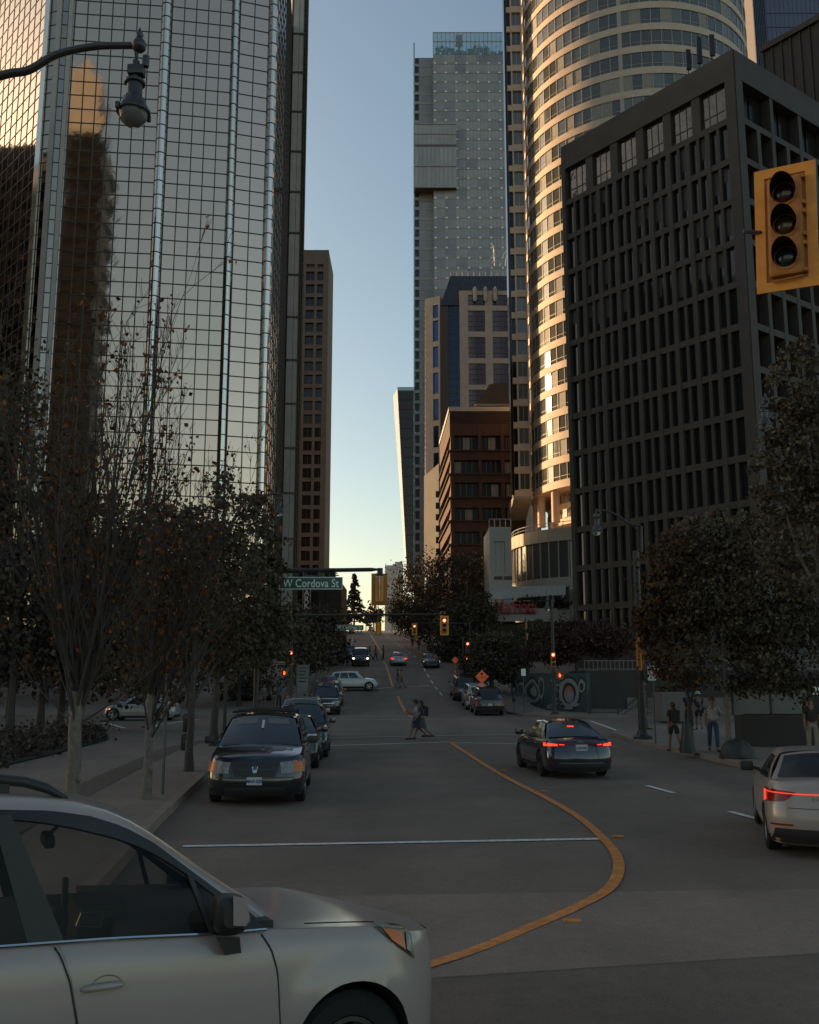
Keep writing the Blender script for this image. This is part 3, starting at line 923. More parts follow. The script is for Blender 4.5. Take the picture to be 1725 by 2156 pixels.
def hotel_podium():
    Yp = 128.
    # drum podium in front of the tower
    cx = at(1262, 1180, Yp + 13).x
    Yc = Yp + 13
    d = at(1080, 1180, Yc); l = Vector((d.x, d.y)).normalized()
    Rr = abs(l.x * Yc - l.y * cx)
    t = thing('hotel_podium', 'curved pale hotel podium with tall glass and a lattice canopy at street level', 'building', (cx, Yc, gz(Yp)), wmesh=True)
    NS = 48; a0, a1 = R(165), R(330)
    def ring(r, z): return [(cx + r * math.cos(a0 + (a1 - a0) * i / NS), Yc + r * math.sin(a0 + (a1 - a0) * i / NS), z) for i in range(NS + 1)]
    z = lambda y: zz(y, Yp)
    def drum(name, m, r, ya, yb, lip=0):
        mb = MB(); mb.grid([ring(r - .6, z(ya)), ring(r, z(ya)), ring(r, z(yb)), ring(r - .6, z(yb))]); return mb.build(name, m, t, smooth=25, fix=False)
    drum('parapet_band', 'hotel_stone', Rr + .35, 1133, 1106)
    drum('glass_wall', 'hotel_glass', Rr, 1212, 1132)
    drum('lower_band', 'concrete_white', Rr + .3, 1232, 1211)
    drum('lower_glass', 'hotel_glass', Rr, 1262, 1231)
    drum('base_wall', 'concrete_white', Rr - .2, 1440, 1262)
    fl = MB(); fl.lathe([(.01, z(1106)), (Rr + .3, z(1106))], 48, M=Matrix.Translation((cx, Yc, 0)), cap=False); fl.build('terrace_floor', 'hotel_stone', t)
    f = MB()
    for i in range(0, NS + 1, 2):
        th = a0 + (a1 - a0) * i / NS
        M = Matrix.Translation((cx, Yc, 0)) @ Matrix.Rotation(th, 4, 'Z')
        f.box(Rr - .05, Rr + .14, -.08, .08, z(1212), z(1132), M=M)
        f.box(Rr + .34, Rr + .37, -.03, .03, z(1132), z(1107), M=M)
    f.build('mullions', 'concrete_white', t)
    rl = MB(); rt = ring(Rr + .1, z(1092))
    rl.tube(rt, .05, 5); rl.tube(ring(Rr + .1, z(1099)), .03, 5)
    for q in rt[::3]:
        rl.tube([q, (q[0], q[1], z(1107))], .05, 5)
    rl.build('terrace_rail', 'white_steel', t)
    # square wing at the left with a tall window
    F = Fr((px(1032, Yp - 1, 1200), Yp - 1), (px(1078, Yp - 1, 1200), Yp - 1), 0)
    L = F.len
    w = MB()
    F.box(w, 0, L, -10, -.5, z(1300), z(1112)); a, b = L * .18, L * .70
    F.box(w, 0, a, -.5, 0, z(1300), z(1112)); F.box(w, b, L, -.5, 0, z(1300), z(1112)); F.box(w, a, b, -.5, -.01, z(1142), z(1112)); F.box(w, a, b, -.5, -.01, z(1300), z(1207))
    w.build('wing_wall', 'concrete_white', t)
    g = MB(); F.quad(g, a, b, -.4, z(1207), z(1142)); o = g.build('window', 'hotel_glass', t)
    fm = MB()
    for u in (.3, .5, .6): F.box(fm, L * u - .05, L * u + .05, -.38, -.3, z(1207), z(1142))
    sub(fm, 'window_frame', 'concrete_white', o, t)
    vt = MB()
    for k in range(2): F.box(vt, a + k * 1.3, a + 1.1 + k * 1.3, 0, .05, z(1222), z(1215))
    vt.build('wall_vent', 'concrete_bank', t)
    r2 = MB()
    for k in range(5): r2.tube([F.pt(L * k / 4, -.2, z(1112)), F.pt(L * k / 4, -.2, z(1095))], .04, 5)
    r2.tube([F.pt(0, -.2, z(1095)), F.pt(L, -.2, z(1095))], .04, 5)
    r2.build('roof_rail', 'white_steel', t)
    # lattice canopy, balcony front with its rail
    cy = Yp - 7
    c = MB()
    A = [at(1022, 1262, cy), at(1190, 1252, cy), at(1190, 1234, cy + 7), at(1045, 1236, cy + 7)]
    for k in range(15):
        u = k / 14
        c.tube([A[0].lerp(A[1], u), A[3].lerp(A[2], u)], .06, 4)
        c.tube([A[0].lerp(A[3], u), A[1].lerp(A[2], u)], .05, 4)
        if k < 14: c.tube([A[0].lerp(A[1], u), A[3].lerp(A[2], (k + 1) / 14)], .04, 4)
    c.build('lattice_canopy', 'white_steel', t)
    po = MB()
    for x in (1090, 1186): po.tube([at(x, 1300, cy + .5), at(x, 1252, cy + .5)], .12, 6)
    po.build('canopy_post', 'white_steel', t)
    arc = [at(x, 1320, cy - .9 * math.sin((x - 1028) / 180 * math.pi)) for x in range(1034, 1210, 12)]
    bf = MB(); zt, zl = zz(1281, cy), zz(1309, cy)
    bf.grid([[(p.x, p.y, zl) for p in arc], [(p.x, p.y, zt) for p in arc], [(p.x, p.y + .4, zt) for p in arc], [(p.x, p.y + 6, zt) for p in arc]])
    bf.build('balcony_front', 'concrete_white', t, smooth=20)
    br = MB(); zr = zz(1266, cy)
    br.tube([(p.x, p.y + .2, zr) for p in arc], .05, 5)
    for p in arc[::2]: br.tube([(p.x, p.y + .2, zt), (p.x, p.y + .2, zr)], .05, 5)
    br.build('balcony_rail', 'white_steel', t)
    # dark shopfronts under the balcony, door canopy
    sh = MB(); sh.hexa([at(1040, 1402, cy + 2), at(1205, 1402, cy + 2), at(1205, 1402, cy + 5), at(1040, 1402, cy + 5), at(1040, 1310, cy + 2), at(1205, 1310, cy + 2), at(1205, 1310, cy + 5), at(1040, 1310, cy + 5)])
    sh.build('shopfront', 'dim_glass', t)
    # red sign letters
    root = thing('hotel_sign', 'big red hotel name letters on the curved pale balcony front', 'sign', (at(1084, 1278, cy - 1.4)))
    me = text_mesh('Marriott', 2.25, .25, .92, .02)
    m2 = MB(); wd = at(1127, 1278, cy - 1.4).x - at(1041, 1278, cy - 1.4).x
    xs = [v.co.x for v in me.vertices]; sc = wd / (max(xs) - min(xs))
    m2.add_mesh(me, M=face_M((0, 0, 0), (1, .03, 0)) @ Matrix.Diagonal((sc, 1.0, 1, 1)))
    o = m2.build('letters', 'sign_red', root)
    fr2 = MB()
    for k in (-1.5, .2, 1.6): fr2.tube([(k, .15, -.9), (k, .15, .5)], .04, 5)
    fr2.tube([(-wd / 2, .15, -.75), (wd / 2, .15, -.75)], .04, 5)
    fr2.build('sign_frame', 'black_metal', root)

def dark_building():
    Yk = 88.
    t = thing('dark_building', 'long black concrete office building with a deep grid of narrow windows', 'building', (px(1562, Yk), Yk, gz(Yk)), wmesh=True)
    C = Vector((at(1567, 500, Yk).x, Yk))
    u = Vector((.615, -.788)).normalized()
    # length so that the far end lies on the sight line x=1187
    e = at(1187, 500, 100.); l = Vector((e.x, e.y)).normalized()
    a = (C.x * l.y - C.y * l.x) / (u.x * l.y - u.y * l.x)
    p0 = C - u * a
    F = Fr(p0, C, 0)
    L = F.len
    z0 = -1.; top = at(1562, 104, Yk).z
    vr = Vector((.80, .60)).normalized()
    G = Fr(C, C + vr * 24, 0)
    fp = (zz(500, Yk) - zz(588.5, Yk))      # floor to floor
    f0 = top - 3.0                           # lower edge of the top fascia
    w = MB()
    F.box(w, 0, L, -1.6, .1, f0, top); G.box(w, .1, 24, -1.6, .1, f0, top + .02)
    bx = [F.pt(0, -1.6, 0), F.pt(L - .6, -1.6, 0), G.pt(24, -1.6, 0)]
    co = MB(); co.prism([(p0.x + .9, p0.y + 1.2), (C.x + .15, C.y + 1.6), (C.x + vr.x * 24 - .5, C.y + vr.y * 24 + 1.2), (p0.x + vr.x * 24, p0.y + vr.y * 24 + 1)], 8, top - .4)
    co.build('building_core', 'black_stone_dark', t)
    w2 = MB()
    nb = 6; bw = (L - 1.6) / nb
    zbot = zz(1322, Yk + 10)
    nrow = 13
    tops = [f0 - fp * k for k in range(nrow + 1)]
    # corner and end piers, floor beams, piers
    F.box(w, 0, .55, -1.2, .1, 1, f0); F.box(w, L - 1.05, L, -1.2, .12, 0, f0)
    G.box(w, .05, 1.0, -1.2, .1, 0, f0)
    gbw = 6.2
    for k in range(1, nrow + 1):
        F.box(w, .55, L - 1.05, -1.2, .0, tops[k] - .3, tops[k] + .36)
        G.box(w, 1.0, 24, -1.2, .0, tops[k] - .3, tops[k] + .36)
    n2 = 9; b2 = (L - 1.6) / n2
    for i in range(n2 * 2 + 1):
        uu = .55 + i * b2 / 2
        wd = .26 if i % 2 == 0 else .17
        if 0 < i < n2 * 2:
            F.box(w, uu - wd, uu + wd, -1.2, .06 if i % 2 == 0 else -.04, tops[nrow] - .3, tops[1] - .3)
    for i in range(1, nb):
        uu = .55 + i * bw
        F.box(w, uu - .5, uu + .5, -1.2, -.02, tops[1] + .36, f0)
    for i in range(9):
        uu = 1.0 + i * 2.6
        G.box(w, uu - .3, uu + .3, -1.2, .03, tops[nrow] - .3, f0 if i % 2 == 0 else tops[1] - .3)
    # base: plain band and pilotis
    zl = tops[nrow] - .3
    F.box(w, 0, L, -1.2, .14, zl - 4.2, zl); G.box(w, .05, 24, -1.2, .14, zl - 4.2, zl)
    w.build('concrete_frame', 'black_stone', t)
    for i in range(0, 4):
        p = MB(); uu = i * (L - .8) / 3
        F.box(p, uu, uu + .9, -1.1, .05, -1, zl - 4.2); p.build('piloti', 'black_stone', t)
    rr = random.Random(4)
    n = 0
    stf, stg = MB(), MB()
    for k in range(nrow):
        lo, up = tops[k + 1] + .36, tops[k] - (.3 if k else 0)
        cells = [(.55 + i * bw + .5, .55 + (i + 1) * bw - .5) for i in range(nb)] if k == 0 else [(.55 + i * b2 / 2 + .2, .55 + (i + 1) * b2 / 2 - .2) for i in range(n2 * 2)]
        for a_, b_ in cells:
            m = MB(); F.quad(m, a_ - .2, b_ + .2, -.42, lo - .1, up + .1)
            if n < 84:
                o = m.build('window', 'dark_glass' if k else 'top_glass', t)
                if not k:
                    fm = MB()
                    for q in (.33, .66): F.box(fm, a_ + (b_ - a_) * q - .03, a_ + (b_ - a_) * q + .03, -.42, -.36, lo, up)
                    F.box(fm, a_, b_, -.42, -.35, lo + (up - lo) * .3, lo + (up - lo) * .3 + .06); sub(fm, 'window_frame', 'mullion_dark', o, t)
                if rr.random() < .35 and k:
                    bl = MB(); hh = rr.uniform(.4, .9); F.quad(bl, a_ - .05, a_ + (b_ - a_) * rr.uniform(.4, 1), -.39, up - (up - lo) * hh, up); sub(bl, 'window_blind', 'blind_dark', o, t)
            else:
                stf.v, stf.f = stf.v + m.v, stf.f + [tuple(len(stf.v) + q for q in range(4))]; stf.m.append(0)
            n += 1
        for i in range(8):
            m = MB(); G.quad(m, 1.3 + i * 2.6 - .1, 1.0 + (i + 1) * 2.6 - .2, -1.0, lo - .1, up + .1)
            if k < 2:
                m.build('window', 'dim_glass', t)
            else:
                stg.face(m.v)
    tag(stf.build('lower_windows', 'dark_glass', t), kind='stuff'); tag(stg.build('side_windows', 'dim_glass', t), kind='stuff')
    ph = MB(); F.box(ph, L - 9, L, -33, -21, top - .3, top + 14.3); o = ph.build('penthouse', 'black_stone_dark', t)
    ri = MB()
    for k in range(8):
        F.box(ri, L - 9 + k * 1.2, L - 8.85 + k * 1.2, -21, -20.8, top, top + 13.6)
    F.box(ri, L - 9.1, L + .1, -21, -20.6, top + 13.6, top + 14.32)
    sub(ri, 'penthouse_ribs', 'black_stone_dark', o, t)
    # antennas on the roof edge
    for x, y, h in ((1482, 118, 2.3), (1502, 108, 3.0), (1524, 90, 2.4)):
        k = thing('roof_antenna', {1482: 'slim leaning black antenna panel on the dark roof edge, leftmost of three', 1502: 'tallest black antenna panel in the middle of the three on the dark roof edge', 1524: 'short square black antenna panel nearest the dark roof corner'}[x], 'antenna', group='antennas on the dark roof', wmesh=True)
        # foot on the parapet
        q = (x - 1187) / (1562 - 1187)
        uu = L * (q * .9 / (q * .9 + (1 - q) * 1.05))
        foot = F.pt(uu, -.5, top)
        k.location = foot
        p = MB(); p.tube([foot, foot + Vector((0, 0, h + .9))], .06, 6); p.build('mast', 'black_metal', k)
        b = MB(); b.bevbox(foot.x - .26, foot.x + .26, foot.y - .35, foot.y - .1, foot.z + .8, foot.z + .8 + h, .05); b.build('antenna_panel', 'black_metal', k)

def back_glass():
    Y = 190.
    t = thing('blue_glass_tower', 'blue grey glass tower peeking over the dark building at top right', 'building', (px(1680, Y, 60), Y, gz(Y)), wmesh=True)
    F = Fr((px(1588, Y, 60), Y), (px(1860, Y, 60), Y), 0)
    top = zz(-60, Y)
    c = MB(); F.box(c, 0, F.len, -20, -.05, 0, top); c.build('tower_core', 'mullion_dark', t)
    g = MB(); F.quad(g, 0, F.len, 0, 0, top); g.build('glass_facade', 'blue_facade', t)
    m = MB()
    for k in range(30): F.box(m, F.len * k / 29 - .04, F.len * k / 29 + .04, 0, .08, 20, top)
    for k in range(34): F.box(m, 0, F.len, 0, .1, top - k * 3.4, top - k * 3.4 + .25)
    for k in range(8): F.box(m, .35 * k, .35 * k + .12, .1, .3, 20, top)
    m.build('mullion_grid', 'blue_metal', t)

mat('top_glass', (.13, .11, .09), .05, metal=.7, bump=.5, bscale=.5, bdist=.2)
mat('blind_dark', (.07, .062, .055), .7)
mat('blue_facade', (0.15, 0.145, 0.17), .15, metal=.6)
mat('bay_glass', (.035, .042, .068), .1, metal=.75, bump=.03, bscale=.5, bdist=.1)
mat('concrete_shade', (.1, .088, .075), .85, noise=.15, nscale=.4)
# ------------------------------------------------------------------ ground, roads, pavements
def strip(name, left, right, m, lift, Ys=None, kind='structure', thick=0., parent=None):
    """a sheet between two lists of ground points (same length)"""
    mb = MB()
    A = [Vector((p[0], p[1], gz(p[1]) + lift)) for p in left]
    B = [Vector((p[0], p[1], gz(p[1]) + lift)) for p in right]
    mb.grid([A, B])
    o = mb.build(name, m)
    return tag(o, kind=kind)

def ysteps(a, b):
    ys = {a, b} | {y for y, _ in PROF if a < y < b}
    k = math.ceil(a / 8)
    while k * 8 < b:
        if k * 8 > a: ys.add(k * 8)
        k += 1
    return sorted(ys)

def poly_sheet(name, pts, m, lift, wall=0., wall_mat=None, kind='structure'):
    """flat-shaded sheet from a ground polygon (x, y), cut finely along y so that it follows the slope; wall gives a kerb face"""
    bm = bmesh.new()
    vs = [bm.verts.new((p[0], p[1], 0)) for p in pts]
    f = bm.faces.new(vs)
    f.normal_update(); bm.normal_update()
    bmesh.ops.triangulate(bm, faces=[f], ngon_method='EAR_CLIP')
    for Y in ysteps(min(p[1] for p in pts), max(p[1] for p in pts))[1:-1]:
        bmesh.ops.bisect_plane(bm, geom=bm.verts[:] + bm.edges[:] + bm.faces[:], plane_co=(0, Y, 0), plane_no=(0, 1, 0))
    for v in bm.verts:
        v.co.z = gz(v.co.y) + lift
    bm.normal_update()
    for q in bm.faces:
        if q.normal.z < 0: q.normal_flip()
    if wall:
        ed = [e for e in bm.edges if e.is_boundary]
        r = bmesh.ops.extrude_edge_only(bm, edges=ed)
        for v in [g for g in r['geom'] if isinstance(g, bmesh.types.BMVert)]:
            v.co.z -= wall
    mb = MB(); mb.add_bm(bm)
    o = mb.build(name, m)
    return tag(o, kind=kind)

def ground_all():
    xs = (-700, -60, -20, 0, 20, 60, 700)
    ys = ysteps(-80, 600) + [800, 1200, 2000, 3000]
    mb = MB()
    mb.grid([[(x, y, gz(y) - .012) for x in xs] for y in ys])
    tag(mb.build('ground', 'ground_soil'), kind='structure')
    # the street and the crossing streets
    Y = ysteps(1, 600)
    strip('road', [(roadx(y) - 8.2, y) for y in Y if y >= 62], [(roadx(y) + 8.6, y) for y in Y if y >= 62], 'asphalt_far', .004)
    for nm, a, b, lf in (('cross_street', 44.5, 68, .008), ('upper_cross_street', 114, 127, .010), ('far_cross_street', 338, 352, .010)):
        ys2 = ysteps(a, b)
        strip(nm, [(-160, y) for y in ys2], [(160, y) for y in ys2], 'asphalt_far', lf)
    # near roadway in front of the camera in three resurfacings
    ys2 = ysteps(10.6, 62)
    strip('near_road', [(-14, y) for y in ys2], [(26 if y < 50 else 30, y) for y in ys2], 'asphalt', 0.0)
    edge = [(-80, gpt(300, 1888).y), (80, gpt(1725, 1868).y + 1.2)]
    e1 = [gpt(x, 1889 - (x - 530) * .0142) for x in (-400, 100, 530, 900, 1300, 1725, 2200)]
    e2 = [gpt(x, 2062 - (x - 905) * .0634) for x in (-400, 100, 530, 900, 1300, 1725, 2200)]
    strip('concrete_slab', e1, e2, 'asphalt_old', .004)
    strip('lower_road', e2, [(p.x * .3 - 3 if 0 else p.x, 1.0) for p in e2], 'asphalt_dark', .008)
    mb = MB()
    for a, b in zip(e2, e2[1:]):
        mb.face([(a.x, a.y - .007, a.z + .012), (b.x, b.y - .007, b.z + .012), (b.x, b.y + .007, b.z + .012), (a.x, a.y + .007, a.z + .012)])
    tag(mb.build('pavement_joint', 'paver'), kind='structure')

    # left pavement with a kerb; brick strip; planting bed
    kerb = [gpt(x, y) for x, y in ((80, 2030), (330, 1742), (432, 1642), (500, 1585), (560, 1553), (552, 1545))]
    back = [(-24.0, 47.5), (-60, 47.5), (-60, 4.0), (-8, 4.0)]
    poly = [(p.x, p.y) for p in kerb] + back
    poly_sheet('pavement', poly, 'pavement', .15, wall=.2)
    k = MB()
    kk = [Vector((p.x, p.y, gz(p.y))) for p in kerb]
    def off(i, d):
        a, b = kk[max(0, i - 1)], kk[min(len(kk) - 1, i + 1)]
        t = (b - a); n = Vector((-t.y, t.x, 0)).normalized()
        return kk[i] + n * d
    rows = [[off(i, -.02) + Vector((0, 0, -.02)) for i in range(len(kk))], [off(i, -.01) + Vector((0, 0, .155)) for i in range(len(kk))],
            [off(i, .16) + Vector((0, 0, .157)) for i in range(len(kk))]]
    k.grid(rows)
    tag(k.build('kerb', 'kerb'), kind='structure')
    b0 = [gpt(x, y, .15) for x, y in ((180, 1790), (350, 1690), (430, 1630), (560, 1560))]
    b0 = [off(i, 1.9 if i < 4 else 1.2) for i in range(0, 5)]
    b1 = [off(i, 2.6 if i < 4 else 1.6) for i in range(0, 5)]
    strip('paver_strip', b0, b1, 'paver', .156)
    bed = [gpt(x, y, .15) for x, y in ((-250, 1660), (0, 1616), (110, 1590), (225, 1560), (228, 1552), (150, 1540), (-250, 1538))]
    poly_sheet('planting_bed', [(p.x, p.y) for p in bed], 'soil', .2, wall=.1)
    # pavement on the far side of the cross street, at the left
    far = [(-160, 66.5), (gpt(420, 1497).x, 66.5), (gpt(600, 1500).x, 67), (roadx(70) - 7.6, 71), (roadx(114) - 7.9, 113.5), (-160, 113.5)]
    poly_sheet('pavement', far, 'pavement', .14, wall=.2)
    # up the street, both sides
    for a, b in ((127.5, 337.5), (352.5, 590)):
        ys3 = ysteps(a, b)
        for s in (-1, 1):
            w = 8.0 if s < 0 else 8.4
            poly_sheet('pavement', [(roadx(a) + s * w, a), (roadx(b) + s * w, b), (roadx(b) + s * (w + 60), b), (roadx(a) + s * (w + 60), a)], 'pavement', .14, wall=.2)
    # right: island pavement with the people, and the far corner in front of the mural
    rk = [gpt(x, y) for x, y in ((1800, 1686), (1725, 1665), (1600, 1626), (1450, 1590), (1340, 1566), (1292, 1550), (1300, 1543), (1345, 1537), (1480, 1532), (1800, 1545))]
    poly_sheet('pavement', [(p.x, p.y) for p in rk] + [(rk[-1].x + 10, rk[-1].y), (rk[-1].x + 10, rk[0].y - 3), (rk[0].x + 1, rk[0].y)], 'pavement', .15, wall=.2)
    k = MB()
    kk2 = [Vector((p.x, p.y, gz(p.y))) for p in rk[:7]]
    rows = [[], [], []]
    for i in range(len(kk2)):
        a, b = kk2[max(0, i - 1)], kk2[min(len(kk2) - 1, i + 1)]
        t_ = b - a; n = Vector((t_.y, -t_.x, 0)).normalized()
        rows[0].append(kk2[i] + n * -.02 + Vector((0, 0, -.02))); rows[1].append(kk2[i] + n * -.01 + Vector((0, 0, .155))); rows[2].append(kk2[i] + n * .18 + Vector((0, 0, .157)))
    k.grid(rows); tag(k.build('kerb', 'kerb'), kind='structure')
    fc = [gpt(x, y) for x, y in ((1068, 1503), (1130, 1510), (1250, 1514), (1330, 1510), (1500, 1505), (1900, 1508))]
    far = [(p.x, p.y) for p in fc] + [(120, fc[-1].y), (120, 113.5), (roadx(113.5) + 8.6, 113.5), (roadx(84) + 8.6, 84)]
    poly_sheet('pavement', far, 'pavement', .15, wall=.2)

def line(name, pts, w, m, lift=.016):
    """a painted line along ground points"""
    mb = MB(); P = [Vector((p[0], p[1])) for p in pts]
    A, B = [], []
    for i, p in enumerate(P):
        a, b = P[max(0, i - 1)], P[min(len(P) - 1, i + 1)]
        t = (b - a).normalized(); n = Vector((-t.y, t.x)) * w / 2
        for q, l in ((p + n, A), (p - n, B)):
            l.append((q.x, q.y, gz(q.y) + lift))
    mb.grid([A, B])
    return tag(mb.build(name, m), kind='structure')

def smooth_pts(pts, n=8):
    P = [Vector(p) for p in pts]; out = []
    for i in range(len(P) - 1):
        p0, p1, p2, p3 = P[max(0, i - 1)], P[i], P[i + 1], P[min(len(P) - 1, i + 2)]
        for k in range(n):
            t = k / n
            out.append(.5 * ((2 * p1) + (p2 - p0) * t + (2 * p0 - 5 * p1 + 4 * p2 - p3) * t * t + (3 * p1 - p0 - 3 * p2 + p3) * t ** 3))
    out.append(P[-1])
    return out

def dense(a, b, n=12):
    return [(a[0] + (b[0] - a[0]) * k / n, a[1] + (b[1] - a[1]) * k / n) for k in range(n + 1)]

def markings():
    G = lambda *q: [gpt(x, y) for x, y in q]
    ye = G((948, 1563), (1010, 1604), (1070, 1640), (1150, 1681), (1215, 1719), (1266, 1762), (1297, 1800), (1302, 1838), (1278, 1876), (1208, 1915), (1110, 1957), (1000, 2003), (885, 2040))
    sm = smooth_pts([Vector((p.x, p.y, 0)) for p in ye], 10)
    line('yellow_line', sm, .155, 'paint_yellow')
    line('stop_line', dense(gpt(385, 1783), gpt(1276, 1767)), .17, 'paint_white', .012)
    line('crosswalk_line', dense(gpt(640, 1555), gpt(1110, 1546), 6), .16, 'paint_white')
    line('crosswalk_line', dense(gpt(640, 1572), gpt(948, 1563), 6), .18, 'paint_white')
    line('crosswalk_line', dense(gpt(955, 1564), gpt(1300, 1572), 6), .15, 'paint_white')
    line('crosswalk_line', dense(gpt(1110, 1546.5), gpt(1300, 1549), 6), .14, 'paint_white')
    for a, b in (((1362, 1655), (1419, 1671)), ((1537, 1710), (1600, 1727)), ((1700, 1760), (1790, 1790))):
        line('lane_dash', dense(gpt(*a), gpt(*b), 3), .14, 'paint_white')
    line('lane_line', dense(gpt(1243, 1518), gpt(1306, 1541), 3), .2, 'paint_white')
    line('lane_line', dense(gpt(1415, 1530), gpt(1560, 1545), 4), .15, 'paint_white')
    line('lane_line', dense(gpt(690, 1516), gpt(1100, 1514), 4), .14, 'paint_white')
    line('lane_line', dense(gpt(268, 1558), gpt(335, 1526), 4), .22, 'paint_white')
    line('lane_line', dense(gpt(335, 1526), gpt(420, 1515), 4), .2, 'paint_white')
    line('lane_line', dense(gpt(220, 1522), gpt(262, 1533), 3), .22, 'paint_white')
    line('lane_line', dense(gpt(100, 1534), gpt(280, 1535), 4), .1, 'paint_white')
    line('yellow_line', dense(gpt(868, 1511), gpt(838, 1466), 6), .22, 'paint_yellow')
    line('yellow_line', dense(gpt(827, 1446), gpt(807, 1392), 8), .2, 'paint_yellow')
    line('yellow_line', dense((roadx(131) + .1, 131), (roadx(330) + .3, 330), 20), .26, 'paint_yellow')
    for y in range(134, 332, 12):
        line('lane_dash', dense((roadx(y) - 4.6, y), (roadx(y + 3.6) - 4.6, y + 3.6), 2), .2, 'paint_white')
        line('lane_dash', dense((roadx(y) + 4.3, y), (roadx(y + 3.6) + 4.3, y + 3.6), 2), .2, 'paint_white')
    for y in range(84, 112, 5):
        line('lane_dash', dense((roadx(y) + 3.6, y), (roadx(y + 2.4) + 3.6, y + 2.4), 2), .16, 'paint_white')
    line('lane_line', dense(gpt(785, 1450), gpt(905, 1444), 4), .2, 'paint_white')
    line('crosswalk_line', dense((roadx(113) - 7, 113), (roadx(113) + 7, 113), 4), .2, 'paint_white')
    # raised yellow road studs
    lab = {0: 'small yellow road stud nearest the white car bonnet, inside the curve', 1: 'small yellow road stud right of the bend in the yellow line', 2: 'small yellow road stud beside the straight yellow line, middle of the road', 3: 'small yellow road stud just below the black sedan bumper line', 4: 'small yellow road stud near the far end of the yellow line'}
    for i, (x, y) in enumerate(((1206, 1942), (1302, 1763), (1145, 1667), (1060, 1623), (994, 1587))):
        p = gpt(x, y)
        mb = MB(); mb.bevbox(-.09, .09, -.05, .05, 0, .028, .012)
        o = mb.build('road_stud', 'paint_yellow')
        o.location = (p.x, p.y, gz(p.y) + .004)
        tag(o, lab[i], 'road stud', 'studs along the yellow line')
# ------------------------------------------------------------------ vehicles
mat('car_black', (.012, .013, .016), .22, coat=1., spec=.5, noise=.1, nscale=2)
mat('car_navy', (.016, .02, .036), .2, coat=1.)
mat('car_dark', (.02, .019, .019), .28, coat=.8)
mat('car_white', (.335, .274, .243), .3, coat=.7, crough=.14, noise=.03, nscale=1.5)
mat('car_white_far', (.5, .49, .46), .3, coat=.8)
mat('car_silver', (.28, .28, .28), .3, coat=.8, metal=.2)
mat('car_orange', (.3, .06, .02), .3, coat=.8)
mat('car_beige', (.3, .27, .23), .3, coat=.8)
mat('rubber', (.012, .012, .012), .8, noise=.2, nscale=30)
mat('car_trim', (0.022, 0.02, 0.018), .5)
mat('alloy', (.35, .35, .36), .3, metal=.9)
mat('alloy_dark', (.06, .06, .062), .35, metal=.8)
mat('chrome', (.6, .6, .6), .12, metal=1.)
mat('auto_glass', (.012, .014, .016), .05, spec=.8)
mat('auto_glass_grey', (.035, .042, .052), .12, spec=.7)
mat('lamp_clear', (.22, .215, .2), .12, spec=.8, noise=.35, nscale=22)
mat('lamp_amber', (0.65, 0.16, 0.02), .25)
mat('lamp_red', (.25, .012, .01), .2)
mat('brake_glow', (1, .05, .02), .4, emit=1.15)
mat('tail_bar', (1, .07, .03), .4, emit=.55)
mat('head_glow', (1, .85, .6), .4, emit=4.)
mat('amber_glow', (1, .3, .05), .4, emit=1.2)
mat('plate_white', (.5, .5, .5), .5)
mat('plate_blue', (.04, .06, .2), .5)
mat('badge', (.5, .5, .5), .2, metal=1.)
mat('interior', (0.04, 0.036, 0.032), .8)

def interp(tab, x):
    if x <= tab[0][0]: return tab[0][1]
    for (a, u), (b, v) in zip(tab, tab[1:]):
        if x <= b:
            t = (x - a) / (b - a); return u + (v - u) * t
    return tab[-1][1]

